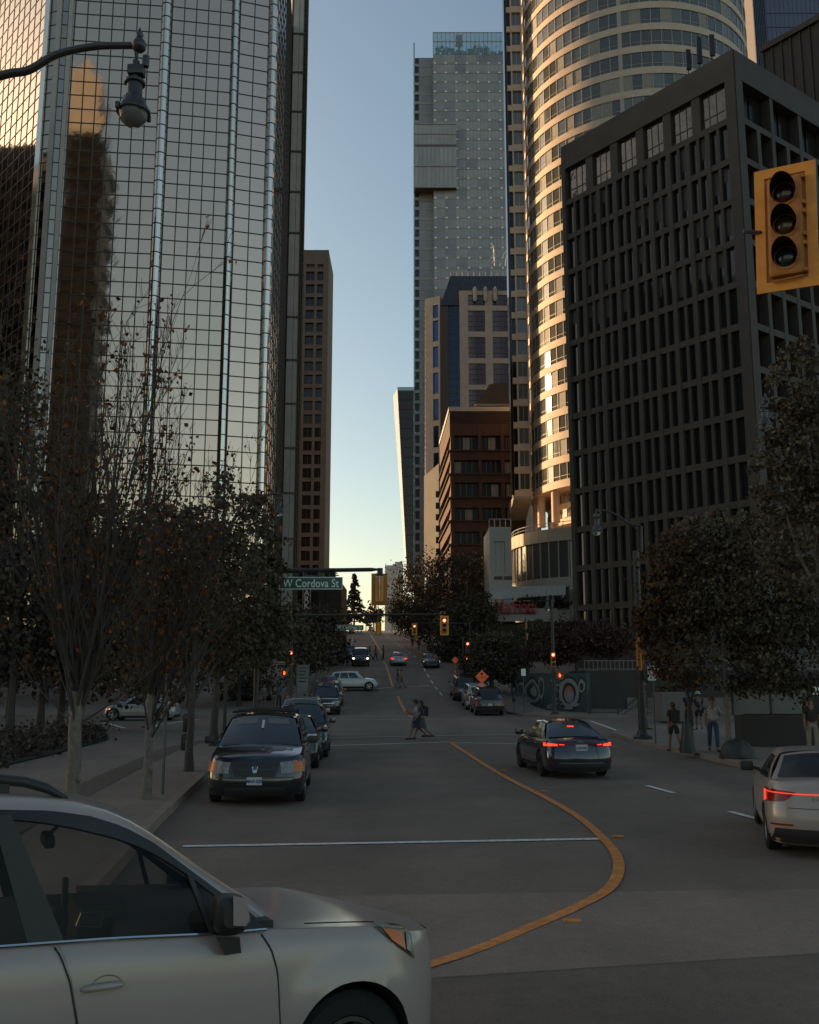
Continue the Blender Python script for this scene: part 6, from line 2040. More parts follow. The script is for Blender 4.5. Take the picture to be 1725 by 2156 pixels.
def bare_maple(label, base, H, seed, spread, nprim, leaves, lean=0.0, trunk_h=2.2, tr=.125, sec=11, ter=6):
    t = thing('bare_maple', label, 'tree', base, 0, 'bare maples on the left pavement')
    rr = random.Random(seed)
    b = MB(); lm = MB(); tw = MB(); tips = []
    kn = [Vector((rr.uniform(-.02, .02), rr.uniform(-.02, .02), trunk_h * k / 7 - .03)) for k in range(8)]
    b.tube(kn, [tr * (1.3 if k == 0 else 1.05 - .02 * k) for k in range(8)], 12)
    b.ball((tr * .95, -.05, trunk_h * .28), .07, 8, 6, sc=(.6, .7, 1.2))
    def branch(mb, p, d, L, r, n, curve, sides, up=.04):
        ps = [p]; d = d.normalized()
        for k in range(n):
            d = (d + Vector((rr.uniform(-1, 1), rr.uniform(-1, 1), rr.uniform(-.6, .9))) * curve + Vector((0, 0, up))).normalized()
            ps.append(ps[-1] + d * L / n)
        mb.tube(ps, [max(.004, r * (1 - .9 * k / n)) for k in range(n + 1)], sides, cap=False)
        return ps, d
    def twigs(ps, L, cnt, r):
        n = len(ps) - 1
        for j in range(cnt):
            k = rr.randint(1, n - 1); q = ps[k].lerp(ps[k + 1], rr.random())
            dd = (ps[k + 1] - ps[k]).normalized()
            a2 = (dd + Vector((rr.uniform(-1, 1), rr.uniform(-1, 1), rr.uniform(-.2, .7))) * .6).normalized()
            L2 = L * rr.uniform(.16, .4) * (1.15 - .8 * k / n)
            p2, d2 = branch(tw, q, a2, L2, r * (1.25 - k / n), 6, .12, 4)
            tips.append(p2[-1])
            for m in range(ter):
                k2 = rr.randint(1, 5); q2 = p2[k2].lerp(p2[k2 + 1], rr.random())
                d3 = (d2 + Vector((rr.uniform(-1, 1), rr.uniform(-1, 1), rr.uniform(-.3, .9))) * .8).normalized()
                p3, _ = branch(tw, q2, d3, L2 * rr.uniform(.22, .5), .0062, 3, .16, 3)
                tips.append(p3[-1]); tips.append(p3[-2])
    for i in range(nprim):
        az = 2 * math.pi * (i + rr.uniform(-.4, .4)) / nprim
        tilt = rr.uniform(.2, 1.15) * spread
        d = Vector((math.sin(tilt) * math.cos(az) + lean, math.sin(tilt) * math.sin(az) * .8, math.cos(tilt)))
        st = kn[rr.randint(4, 7)] + Vector((0, 0, rr.uniform(-.1, .25)))
        L = (H - trunk_h) / max(.6, math.cos(tilt)) * rr.uniform(.6, 1.0)
        ps, _ = branch(lm, st, d, L, tr * rr.uniform(.2, .34), 11, .1, 6)
        # a fork part of the way up
        k = rr.randint(2, 5)
        dd = (ps[k + 1] - ps[k]).normalized() + Vector((rr.uniform(-1, 1), rr.uniform(-.8, .8), .2)) * .38
        qs, _ = branch(lm, ps[k], dd, L * (1 - k / 12) * .85, tr * .2, 8, .1, 5)
        twigs(ps, L, sec, .014); twigs(qs, L * .7, sec // 2, .012)
    # low side shoots
    for i in range(3):
        st = kn[rr.randint(5, 7)]; az = rr.uniform(0, 6.28)
        ps, _ = branch(lm, st, Vector((math.cos(az), math.sin(az) * .7, .5)), H * rr.uniform(.2, .34), tr * .16, 7, .13, 5, .1)
        twigs(ps, H * .3, 5, .011)
    b.build('trunk', 'bark', t, smooth=60)
    lm.build('limbs', 'limb_bark', t, smooth=60, fix=False)
    tw.build('twigs', 'twig', t, fix=False)
    rng = np.random.default_rng(seed)
    T = np.array([tuple(p) for p in tips])
    z = T[:, 2] / H
    keep = rng.random(len(T)) < leaves * np.clip(1.25 - z, .12, 1)
    T = T[keep]
    T = np.concatenate([T + rng.normal(size=T.shape) * .07, T[rng.random(len(T)) < .6] + np.array([0, 0, -.06])])
    leaf_object('leaves', T, .095, 'leaf_rust', t, seed, lambda p, r: r.random(len(p)) < .42, 'leaf_orange')
    return t

mat('limb_bark', (0.05, 0.041, 0.034), .9, noise=.35, nscale=6, bump=.6, bscale=14)
def gp(x, y, lift=.15):
    p = gpt(x, y, lift); return (p.x, p.y, p.z)
def base_at(x, Y, lift=.14):
    return (X(x, Y), Y, gz(Y) + lift)

def trees():
    # two nearly bare maples on the near left pavement
    b1 = base_at(166, 18.3); b2 = gp(308, 1682)
    bare_maple('tall nearly bare maple with rust leaves and a pale mottled trunk, nearest the white suv', b1, 9.7, 21, .50, 20, .5, lean=.06, trunk_h=2.2, tr=.125, sec=13, ter=5)
    bare_maple('slimmer nearly bare maple with rust leaves right of the pale trunked one', b2, 8.0, 33, .50, 15, .5, lean=.12, trunk_h=2.1, tr=.092, sec=12, ter=5)
    # leafy maples along the left pavement
    def rel(base, lst):
        out = []
        for x, y, Y, rx, rz in lst:
            p = at(x, y, Y); k = (Y) / FPX
            out.append((p.x - base[0], p.y - base[1], p.z - base[2], rx * k, rx * k * .9, rz * k))
        return out
    b = gp(398, 1624)
    tree('maple_tree', 'leafy dark maple behind the parking meter, right of the bare maples', b, 8.5, rel(b, [(420, 1240, 27, 130, 150), (330, 1180, 27, 110, 150), (470, 1330, 28, 95, 95), (300, 1370, 27, 100, 100)]), 9000, .12, 'leaf_green', 41, .11, group='leafy trees on the left', m2='leaf_rust', frac=lambda p, r: r.random(len(p)) < .10, clumps=200, spread=.18)
    b = base_at(455, 36)
    tree('maple_tree', 'tall leafy maple whose crown meets the foot of the concrete slab tower', b, 11.5, rel(b, [(500, 1130, 36, 75, 150), (545, 1210, 36, 62, 120), (470, 1290, 36, 110, 130), (560, 1330, 36, 80, 80), (420, 1180, 36, 80, 130)]), 12000, .16, 'leaf_mid', 42, .15, group='leafy trees on the left', clumps=230, spread=.16, m2='leaf_green', frac=lambda p, r: r.random(len(p)) < .5)
    for i, (x, Y, H, bl, lab) in enumerate((
            (28, 44, 17, [(30, 980, 44, 110, 230), (-60, 880, 44, 120, 260), (70, 1220, 44, 120, 180), (-90, 1240, 44, 130, 200)], 'tall dark evergreen at the left edge, its trunk in the planting bed'),
            (92, 46, 13, [(150, 1200, 46, 110, 170), (60, 1330, 46, 120, 120), (190, 1340, 46, 110, 110)], 'dark broad tree behind the bare maple, second trunk in the bed'),
            (132, 47.5, 12, [(270, 1230, 48, 110, 160), (330, 1340, 48, 120, 110), (240, 1350, 47, 110, 100)], 'dark bushy tree behind the slimmer bare maple, third trunk in the bed'))):
        b = base_at(x, Y)
        tree('dark_tree', lab, b, H, rel(b, bl), 7000, .26, 'leaf_dark', 50 + i, .17, group='dark trees behind the planting bed', clumps=130)
    # far side of the cross street at the left
    for i, (x, Y, H, bl, lab) in enumerate((
            (400, 74, 13, [(400, 1300, 74, 110, 110), (300, 1360, 74, 110, 80), (330, 1440, 74, 90, 45)], 'dark tree on the far corner behind the grey hatchback'),
            (505, 76, 14, [(510, 1300, 76, 95, 120), (560, 1380, 76, 80, 70), (470, 1420, 76, 80, 50)], 'dark tree on the far corner above the walking group at left'),
            (100, 78, 13, [(60, 1380, 78, 130, 70), (190, 1400, 78, 130, 60), (-60, 1380, 78, 120, 80)], 'dark low tree on the far corner at the left edge'),
            (625, 92, 14, [(600, 1335, 92, 42, 45), (650, 1368, 92, 62, 42), (590, 1360, 92, 55, 50)], 'dark street tree under the hanging green street sign'),
            (672, 108, 13, [(665, 1330, 108, 50, 45), (690, 1365, 110, 42, 32)], 'dark street tree above the turning dark suv'),
            (652, 150, 16, [(655, 1325, 150, 46, 26), (694, 1316, 152, 34, 28)], 'dark street tree beyond the upper crossing on the left'),
            (690, 230, 18, [(690, 1285, 230, 30, 34), (712, 1300, 240, 20, 24)], 'dark far street tree on the left near the tall fir'))):
        b = base_at(x, Y)
        tree('street_tree', lab, b, H, rel(b, bl), 3600 if Y < 100 else 2200, .3 if Y < 100 else .42, 'leaf_green' if i % 2 else 'leaf_dark', 70 + i, .16, group='street trees up the left side', clumps=70)
    # distant fir and small trees against the sky
    b = base_at(745, 300)
    t = thing('fir_tree', 'fir with drooping tiers standing against the bright sky at the street end', 'tree', b)
    mb = MB(); mb.tube([(0, 0, -.1), (0, 0, 18.5)], [.35, .04], 7); mb.build('trunk', 'bark_dark', t)
    rng = np.random.default_rng(8); P = []
    for k in range(15):
        z = 4.5 + 14 * k / 15; rad = 4.6 * (1 - k / 15.5) * rng.uniform(.6, 1.15)
        for q in range(7):
            a = rng.uniform(0, 6.28)
            for m in range(38):
                u = rng.uniform(.05, 1); P.append((math.cos(a) * rad * u + rng.normal() * .16, math.sin(a) * rad * u + rng.normal() * .16, z - 1.1 * u * u + .3 * u + rng.normal() * .16))
    leaf_object('crown', np.array(P), .6, 'leaf_dark', t, 9)
    for i, (x, y, Y, rx, rz, lab) in enumerate(((786, 1290, 320, 16, 22, 'small round tree at the street end right of the fir'), (770, 1300, 430, 14, 12, 'low far tree between the fir and the hanging signal'), (722, 1296, 310, 13, 18, 'low far tree left of the fir'))):
        b = base_at(x, Y)
        tree('far_tree', lab, b, (at(x, y, Y).z - b[2]) * 1.2, rel(b, [(x, y, Y, rx, rz), (x + 8, y + 10, Y, rx * .8, rz * .7)]), 900, .8, 'leaf_dark', 90 + i, .25, group='far trees at the street end', clumps=30, limbs=3)
    # right side of the street, large dark crowns
    for i, (x, Y, H, bl, lab) in enumerate((
            (905, 165, 22, [(900, 1235, 165, 62, 70), (858, 1275, 165, 40, 62), (940, 1290, 165, 60, 60)], 'large dark tree beside the far pale apartment block'),
            (965, 140, 22, [(965, 1220, 140, 58, 62), (1000, 1260, 140, 40, 60), (930, 1310, 140, 60, 55)], 'large dark tree below the brown brick block'),
            (985, 118, 17, [(985, 1320, 118, 52, 60), (950, 1350, 118, 45, 42), (1015, 1300, 118, 26, 60)], 'dark tree left of the hotel podium'),
            (868, 210, 18, [(850, 1290, 210, 30, 40), (880, 1310, 205, 34, 32)], 'dark tree furthest up the right pavement'),
            (1035, 84, 9, [(1040, 1375, 84, 46, 40), (1010, 1400, 84, 36, 34), (1070, 1405, 84, 36, 34)], 'smaller dark tree behind the orange diamond sign'),
            (1215, 80, 10, [(1215, 1335, 80, 74, 34), (1165, 1370, 80, 60, 28), (1275, 1350, 80, 62, 38)], 'dark reddish tree above the mural wall'),
            (1110, 100, 9, [(1105, 1360, 100, 40, 30), (1135, 1330, 100, 40, 22)], 'low dark tree in front of the hotel shopfront'))):
        b = base_at(x, Y)
        red = 'reddish' in lab
        tree('street_tree', lab, b, H, rel(b, bl), 10500, .3 if Y > 110 else .2, 'leaf_red' if red else 'leaf_dark' if i % 2 else 'leaf_green', 110 + i, .2, group='street trees up the right side', clumps=190, spread=.27)
    # right: maple on the island and the tall one at the right edge
    b = gp(1540, 1588)
    lit = lambda p, r: (r.random(len(p)) < np.clip(.9 - (p[:, 0] + 2.6) * .55, .04, .9))  # more rust leaves towards the left, painting in the warm light there
    tree('maple_tree', 'broad maple with leaves tinted orange for the light on its left side, its trunk in a green watering bag', b, 9.5, rel(b, [(1480, 1210, 32, 120, 120), (1410, 1330, 32, 72, 110), (1590, 1230, 32, 130, 150), (1520, 1380, 32, 150, 80), (1660, 1360, 32, 120, 110), (1380, 1270, 32, 40, 60)]), 24000, .125, 'leaf_green', 131, .10, 'bark', group='maples on the island', m2='leaf_rust', frac=lit, clumps=430, spread=.15, lean=(-.15, 0))
    b = base_at(1448, 34)
    tree('maple_tree', 'slim dark maple with a wrapped trunk foot behind the walking woman in black', b, 7.5, rel(b, [(1500, 1150, 34, 80, 70), (1440, 1220, 34, 50, 60), (1560, 1130, 34, 60, 50)]), 4200, .16, 'leaf_mid', 132, .085, 'bark_dark', group='maples on the island', m2='leaf_rust', frac=lambda p, r: r.random(len(p)) < .3, clumps=130, spread=.24)
    b = base_at(1800, 21)
    tree('maple_tree', 'tall maple at the right edge below the large yellow traffic light', b, 11.5, rel(b, [(1680, 800, 21, 60, 110), (1650, 1000, 21, 70, 120), (1720, 950, 21, 90, 160), (1700, 1160, 21, 110, 110), (1790, 1000, 21, 120, 200)]), 10500, .1, 'leaf_mid', 133, .13, 'bark', group='maples on the island', clumps=420, spread=.17, lean=(-.3, 0))
    # watering bag round the trunk and wrapped foot
    p = gpt(1560, 1598, .15)
    t = thing('watering_bag', 'slumped dark green watering bag round the foot of the broad maple', 'bag', (p.x, p.y + .25, p.z))
    mb = MB(); rows = []
    rr = random.Random(3)
    for k in range(9):
        u = k / 8; r = .52 * (1 - u ** 2.2) ** .5 + .03; rows.append([(r * math.cos(a) * (1 + .05 * math.sin(5 * a + k)), .7 * r * math.sin(a) * (1 + .06 * math.sin(7 * a)), .56 * u + .03 * math.sin(3 * a)) for a in [2 * math.pi * i / 28 for i in range(28)]])
    mb.grid(rows, close=True); mb.build('bag', 'bag_green', t, smooth=70)
    mb = MB(); mb.tube([(0, -.38, .02), (0, -.33, .3), (0, -.15, .52)], .012, 5); mb.build('seam', 'car_trim', t)
    p = gpt(1448, 1585, .15)
    t = thing('trunk_wrap', 'dark torn wrap round the foot of the slim dark maple', 'wrap', (p.x, p.y, p.z))
    mb = MB(); mb.lathe([(.26, 0), (.24, .25), (.17, .6), (.13, .95), (.12, .97)], 14); mb.build('wrap', 'car_trim', t, smooth=40)
    # shrubs of the planting bed (uncountable)
    rng = np.random.default_rng(77); P = []
    for k in range(110):
        x = rng.uniform(-180, 215); y = rng.uniform(1545, 1560 + (215 - x) * .24)
        p = gpt(x, min(y, 1640), .15); h = rng.uniform(.25, .7)
        P.append(np.array([p.x, p.y, p.z + h * .45]) + rng.normal(size=(46, 3)) * np.array([.3, .25, h * .35]))
    o = leaf_object('shrubbery', np.concatenate(P), .15, 'leaf_dark', None, 78); tag(o, kind='stuff')
    # planters on the right with shrubs, balcony shrubs
    for i, (x, y, Y, rx, rz, lab, sz) in enumerate(((1425, 1452, 58, 38, 14, 'low clipped shrub on the concrete planter right of the black pole', .14), (1115, 1270, 121, 32, 12, 'rounded dark shrub on the hotel balcony above the red letters, left one', .3), (1170, 1270, 121, 30, 12, 'rounded dark shrub on the hotel balcony, right of the red letters', .3), (1640, 1448, 36, 60, 12, 'low dark hedge behind the glass barrier near the house number', .12))):
        p = at(x, y, Y); k = Y / FPX
        t = thing('shrub', lab, 'shrub', p, 0, 'clipped shrubs')
        rng = np.random.default_rng(200 + i)
        leaf_object('foliage', cloud([(0, 0, 0, rx * k, rx * k * .5, rz * k)], 1500, rng, 50, .4), sz, 'leaf_green', t, 210 + i)
        m = MB()
        for q in range(5): m.tube([(rx * k * (q - 2) * .3, 0, -rz * k), (rx * k * (q - 2) * .36, 0, rz * k * .4)], .02, 5)
        m.build('stems', 'twig', t)
# ------------------------------------------------------------------ people
mat('skin', (.22, .115, .075), .55, noise=.06, nscale=5)
mat('skin_dark', (.09, .045, .03), .55)
mat('hair_dark', (.012, .009, .008), .6)
mat('hair_brown', (.06, .025, .012), .6)
mat('hair_blond', (.2, .13, .06), .6)
mat('cloth_black', (0.024, 0.021, 0.02), .85, noise=.2, nscale=9)
mat('cloth_white', (.36, .34, .32), .85, noise=.08, nscale=9)
mat('cloth_grey', (.12, .12, .125), .85, noise=.15, nscale=9)
mat('cloth_blue', (.06, .09, .17), .85, noise=.15, nscale=9)
mat('cloth_navy', (.02, .026, .05), .85, noise=.2, nscale=9)
mat('denim', (.035, .055, .11), .85, noise=.25, nscale=12)
mat('cloth_beige', (.26, .21, .16), .85, noise=.1, nscale=9)
mat('cloth_yellow', (.32, .2, .08), .85, noise=.1, nscale=9)
mat('cloth_floral', (.018, .02, .03), .85, col2=(.1, .1, .1), nscale=19)
mat('shoe', (.03, .028, .027), .7)

def skin_mesh(J, edges, rad, sub_lv=1):
    me = bpy.data.meshes.new('tmp')
    names = list(rad)
    idx = {n: i for i, n in enumerate(names)}
    me.from_pydata([tuple(J[n]) for n in names], [(idx[a], idx[b]) for a, b in edges], [])
    o = bpy.data.objects.new('tmp', me); COL.objects.link(o)
    o.modifiers.new('s', 'SKIN')
    sv_ = me.skin_vertices[0].data
    for n in names:
        r = rad[n]; sv_[idx[n]].radius = r if isinstance(r, tuple) else (r, r)
        sv_[idx[n]].use_root = False
    sv_[0].use_root = True
    s = o.modifiers.new('d', 'SUBSURF'); s.levels = sub_lv; s.render_levels = sub_lv
    dg = bpy.context.evaluated_depsgraph_get()
    out = bpy.data.meshes.new_from_object(o.evaluated_get(dg))
    bpy.data.objects.remove(o); bpy.data.meshes.remove(me)
    return out

def limb(a, L, pitch, side=0.):
    """end of a limb hanging from a: pitch > 0 swings it forward"""
    return a + Vector((math.sin(pitch) * L * math.cos(side), math.sin(side) * L, -math.cos(pitch) * L * math.cos(side)))

def person(label, foot, face, h=1.74, gait=0., arms=None, top='cloth_black', bottom='cloth_black', hair='hair_dark', long_hair=False, shorts=False, skirt=False, sleeves=True, hat=None, bag=None, skin='skin', group=None, phone=False, glasses=False, lean=0.02, fat=1., sash=None):
    s = h / 1.75
    t = thing('person', label, 'person', foot, face, group)
    V = Vector
    J = {}
    J['pelvis'] = V((0, 0, .95)); J['waist'] = V((lean * .4, 0, 1.10)); J['chest'] = V((lean, 0, 1.30)); J['neck'] = V((lean * 1.3, 0, 1.47))
    J['jaw'] = V((lean * 1.3 + .035, 0, 1.555)); J['skull'] = V((lean * 1.3 + .005, 0, 1.645)); J['crown'] = V((lean * 1.3 - .005, 0, 1.715)); J['nose'] = V((lean * 1.3 + .105, 0, 1.612))
    for k, sg in (('l', 1), ('r', -1)):
        sw = gait * sg
        hip = V((0, sg * .095, .92)); J['hip' + k] = hip
        kn = limb(hip, .43, sw * .5 + .04 + max(0, -sw) * .0, sg * .02); J['knee' + k] = kn
        an = limb(kn, .42, sw * .5 - .06 - max(0, -sw) * .55, 0); J['ankle' + k] = an
        J['heel' + k] = an + V((-.05, 0, -.05)); J['toe' + k] = an + V((.17, sg * .02, -.055))
        sh = J['neck'] + V((-.015, sg * .175, -.06)); J['sh' + k] = sh
        a = (arms or {}).get(k, (-sw * .45, .25 + .2 * abs(gait)))
        side = .13 * sg if len(a) < 3 else a[2] * sg
        el = limb(sh, .29, a[0], side); J['elbow' + k] = el
        wr = limb(el, .25, a[0] + a[1], side * .2 - (.25 * sg if a[1] > 1 else 0)); J['wrist' + k] = wr
        d = (wr - el).normalized()
        pm = wr + d * .075; J['palm' + k] = pm
        pv = V((0, 1, 0)) if abs(d.y) < .8 else V((1, 0, 0))
        u = d.cross(pv).normalized()
        for q, (off, ln) in enumerate(((.03, .068), (.01, .08), (-.01, .074), (-.028, .056))):
            m = pm + d * ln * .5 + u * off; J['f%d%s' % (q, k)] = m
            J['g%d%s' % (q, k)] = m + (d * .8 + pv * -.5 * sg).normalized() * ln * .5
        J['t0' + k] = wr + d * .03 + u * .045; J['t1' + k] = wr + d * .085 + u * .06
    lo = min(J['heell'].z, J['heelr'].z, J['toel'].z, J['toer'].z) - .03
    for n in J: J[n] = V((J[n].x, J[n].y, J[n].z - lo)) * s
    E = [('pelvis', 'waist'), ('waist', 'chest'), ('chest', 'neck'), ('neck', 'jaw'), ('jaw', 'skull'), ('skull', 'crown'), ('skull', 'nose')]
    Rd = {'pelvis': (.135 * fat, .115 * fat), 'waist': (.12 * fat, .105 * fat), 'chest': (.15 * fat, .12), 'neck': .055, 'jaw': .062, 'skull': .088, 'crown': .055, 'nose': .012}
    for k in 'lr':
        E += [('pelvis', 'hip' + k), ('hip' + k, 'knee' + k), ('knee' + k, 'ankle' + k), ('ankle' + k, 'heel' + k), ('ankle' + k, 'toe' + k), ('chest', 'sh' + k), ('sh' + k, 'elbow' + k), ('elbow' + k, 'wrist' + k), ('wrist' + k, 'palm' + k), ('wrist' + k, 't0' + k), ('t0' + k, 't1' + k)]
        Rd.update({'hip' + k: .088, 'knee' + k: .058, 'ankle' + k: .04, 'heel' + k: .032, 'toe' + k: .03, 'sh' + k: .06, 'elbow' + k: .04, 'wrist' + k: .027, 'palm' + k: .03, 't0' + k: .012, 't1' + k: .009})
        for q in range(4):
            E += [('palm' + k, 'f%d%s' % (q, k)), ('f%d%s' % (q, k), 'g%d%s' % (q, k))]
            Rd.update({'f%d%s' % (q, k): .009, 'g%d%s' % (q, k): .008})
    sc = lambda r, a=0.: tuple((x + a) * s for x in r) if isinstance(r, tuple) else (r + a) * s
    me = skin_mesh(J, E, {n: sc(r) for n, r in Rd.items()})
    mb = MB(); mb.add_mesh(me); mb.build('body', skin, t, smooth=180, fix=False)
    # top
    tn = ['pelvis', 'waist', 'chest', 'neck', 'shl', 'shr']
    te = [('pelvis', 'waist'), ('waist', 'chest'), ('chest', 'neck'), ('chest', 'shl'), ('chest', 'shr')]
    J2 = dict(J)
    J2['neck'] = J['neck'] - V((0, 0, .055)) * s
    J2['pelvis'] = J['pelvis'] + V((0, 0, .0))
    rd = {n: sc(Rd[n], .018) for n in tn}; rd['neck'] = .06 * s; rd['pelvis'] = sc((.16 * fat, .135 * fat))
    for k in 'lr':
        if sleeves:
            J2['sl' + k] = J['sh' + k].lerp(J['elbow' + k], .75 if sleeves is True else 1)
            rd['sl' + k] = .058 * s; te.append(('sh' + k, 'sl' + k))
            if sleeves == 'long':
                J2['sm' + k] = J['wrist' + k]; rd['sm' + k] = .04 * s; te.append(('sl' + k, 'sm' + k))
    mb = MB(); mb.add_mesh(skin_mesh(J2, te, rd)); sh_o = mb.build('shirt', top, t, smooth=180, fix=False)
    if sash:
        q = MB(); q.tube([(.13 * s, .15 * s, 1.4 * s), (.165 * s, 0, 1.22 * s), (.13 * s, -.16 * s, 1.05 * s)], .022 * s, 6); q.build('sash', sash, sh_o)
    # bottom
    if skirt:
        mb = MB(); rows = []
        for k in range(6):
            u = k / 5; rows.append([J['pelvis'] + V(((.135 + .1 * u + .012 * math.sin(6 * a)) * math.cos(a) * s, (.15 + .09 * u) * math.sin(a) * s, (.06 - .46 * u) * s)) for a in [2 * math.pi * i / 20 for i in range(20)]])
        mb.grid(rows, close=True); mb.build('skirt', bottom, t, smooth=60)
    else:
        J3 = dict(J); rd = {'pelvis': sc((.148 * fat, .128 * fat))}; te = []
        J3['belt'] = J['pelvis'] + V((0, 0, .07)) * s; rd['belt'] = sc((.14 * fat, .12 * fat)); te.append(('pelvis', 'belt'))
        for k in 'lr':
            J3['kn' + k] = J['hip' + k].lerp(J['knee' + k], .8) if shorts else J['knee' + k]
            rd['hip' + k] = .105 * s; rd['kn' + k] = (.095 if shorts else .077) * s
            te += [('pelvis', 'hip' + k), ('hip' + k, 'kn' + k)]
            if not shorts:
                J3['an' + k] = J['ankle' + k] + V((0, 0, .01)); rd['an' + k] = .062 * s; te.append(('kn' + k, 'an' + k))
        mb = MB(); mb.add_mesh(skin_mesh(J3, te, rd)); mb.build('shorts' if shorts else 'trousers', bottom, t, smooth=180, fix=False)
    for k in 'lr':
        q = MB(); a, b = J['heel' + k], J['toe' + k]
        q.tube([a + V((-.03, 0, 0)) * s, a + V((.02, 0, .012)) * s, a.lerp(b, .5) + V((0, 0, .01)) * s, b, b + V((.05, 0, -.006)) * s], [.025 * s, .045 * s, .043 * s, .042 * s, .02 * s], 8); q.build('shoe', 'shoe', t, smooth=60)
    # hair: a cap that leaves the face free
    c = J['skull']
    if hair:
        q = MB(); rows = []
        for k in range(7):
            el = R(90 - k * 22); r = []
            for i in range(18):
                a = 2 * math.pi * i / 18
                fr = max(0, math.cos(a)) if el < R(25) else 0
                rr_ = .112 * (1 - .22 * fr) if not (fr > .35 and el < R(20)) else .07
                r.append(c + V((rr_ * math.cos(el) * math.cos(a) * 1.02 - .012, rr_ * .92 * math.cos(el) * math.sin(a), .115 * math.sin(el) + .012)) * s)
            rows.append(r)
        q.grid(rows, close=True)
        if long_hair:
            q.tube([c + V((-.07, 0, -.02)) * s, c + V((-.105, 0, -.12)) * s, c + V((-.10, 0, -.24)) * s, c + V((-.08, 0, -.32)) * s], [.085 * s, .095 * s, .075 * s, .03 * s], 10)
        q.build('hair', hair, t, smooth=60)
    q = MB()
    for sg in (1, -1): q.ball(c + V((.082, sg * .034, -.008)) * s, .012 * s, 8, 6)
    q.build('eyes', 'hair_dark', t)
    if glasses:
        q = MB()
        for sg in (1, -1): q.bevbox(c.x + .083 * s, c.x + .1 * s, sg * .036 * s - .026 * s, sg * .036 * s + .026 * s, c.z - .026 * s, c.z + .016 * s, .006)
        q.tube([c + V((.09, -.06, 0)) * s, c + V((.0, -.095, .0)) * s], .004, 4); q.tube([c + V((.09, .06, 0)) * s, c + V((.0, .095, .0)) * s], .004, 4); q.build('sunglasses', 'hair_dark', t)
    if hat:
        q = MB(); prof = [(.17, .0), (.105, .03), (.1, .1), (.06, .125), (.001, .13)] if hat[0] == 'bucket' else [(.108, .0), (.105, .05), (.07, .1), (.001, .115)]
        M = Matrix.Translation(c + V((0, 0, .03)) * s) @ Matrix.Scale(s, 4)
        q.lathe(prof, 18, M=M)
        if hat[0] == 'cap': q.hexa([M @ V(p) for p in ((.06, -.07, .0), (.2, -.05, -.01), (.2, .05, -.01), (.06, .07, 0), (.06, -.07, .015), (.19, -.05, .005), (.19, .05, .005), (.06, .07, .015))])
        q.build('hat', hat[1], t, smooth=40)
    if bag:
        q = MB()
        if bag[0] == 'backpack':
            q.bevbox(-.30 * s, -.12 * s, -.15 * s, .15 * s, 1.02 * s, 1.45 * s, .06)
            for sg in (1, -1): q.tube([V((-.14, sg * .1, 1.42)) * s, V((.03, sg * .12, 1.47)) * s, V((.145, sg * .11, 1.3)) * s, V((-.1, sg * .13, 1.08)) * s], .018 * s, 6)
        else:
            q.bevbox(-.14 * s, .14 * s, bag[2] * .22 * s - .05 * s, bag[2] * .22 * s + .05 * s, .78 * s, 1.04 * s, .03)
            q.tube([V((.1, bag[2] * .22, 1.03)) * s, V((0, bag[2] * .14, 1.47)) * s, V((-.1, bag[2] * .22, 1.03)) * s], .012 * s, 5)
        tag(q.build(bag[0], bag[1], t, smooth=40))
    if phone:
        q = MB(); w = J['palmr']; q.bevbox(w.x + .02, w.x + .035, w.y - .035, w.y + .035, w.z - .03, w.z + .11, .005); q.build('phone', 'car_trim', t)
    return t

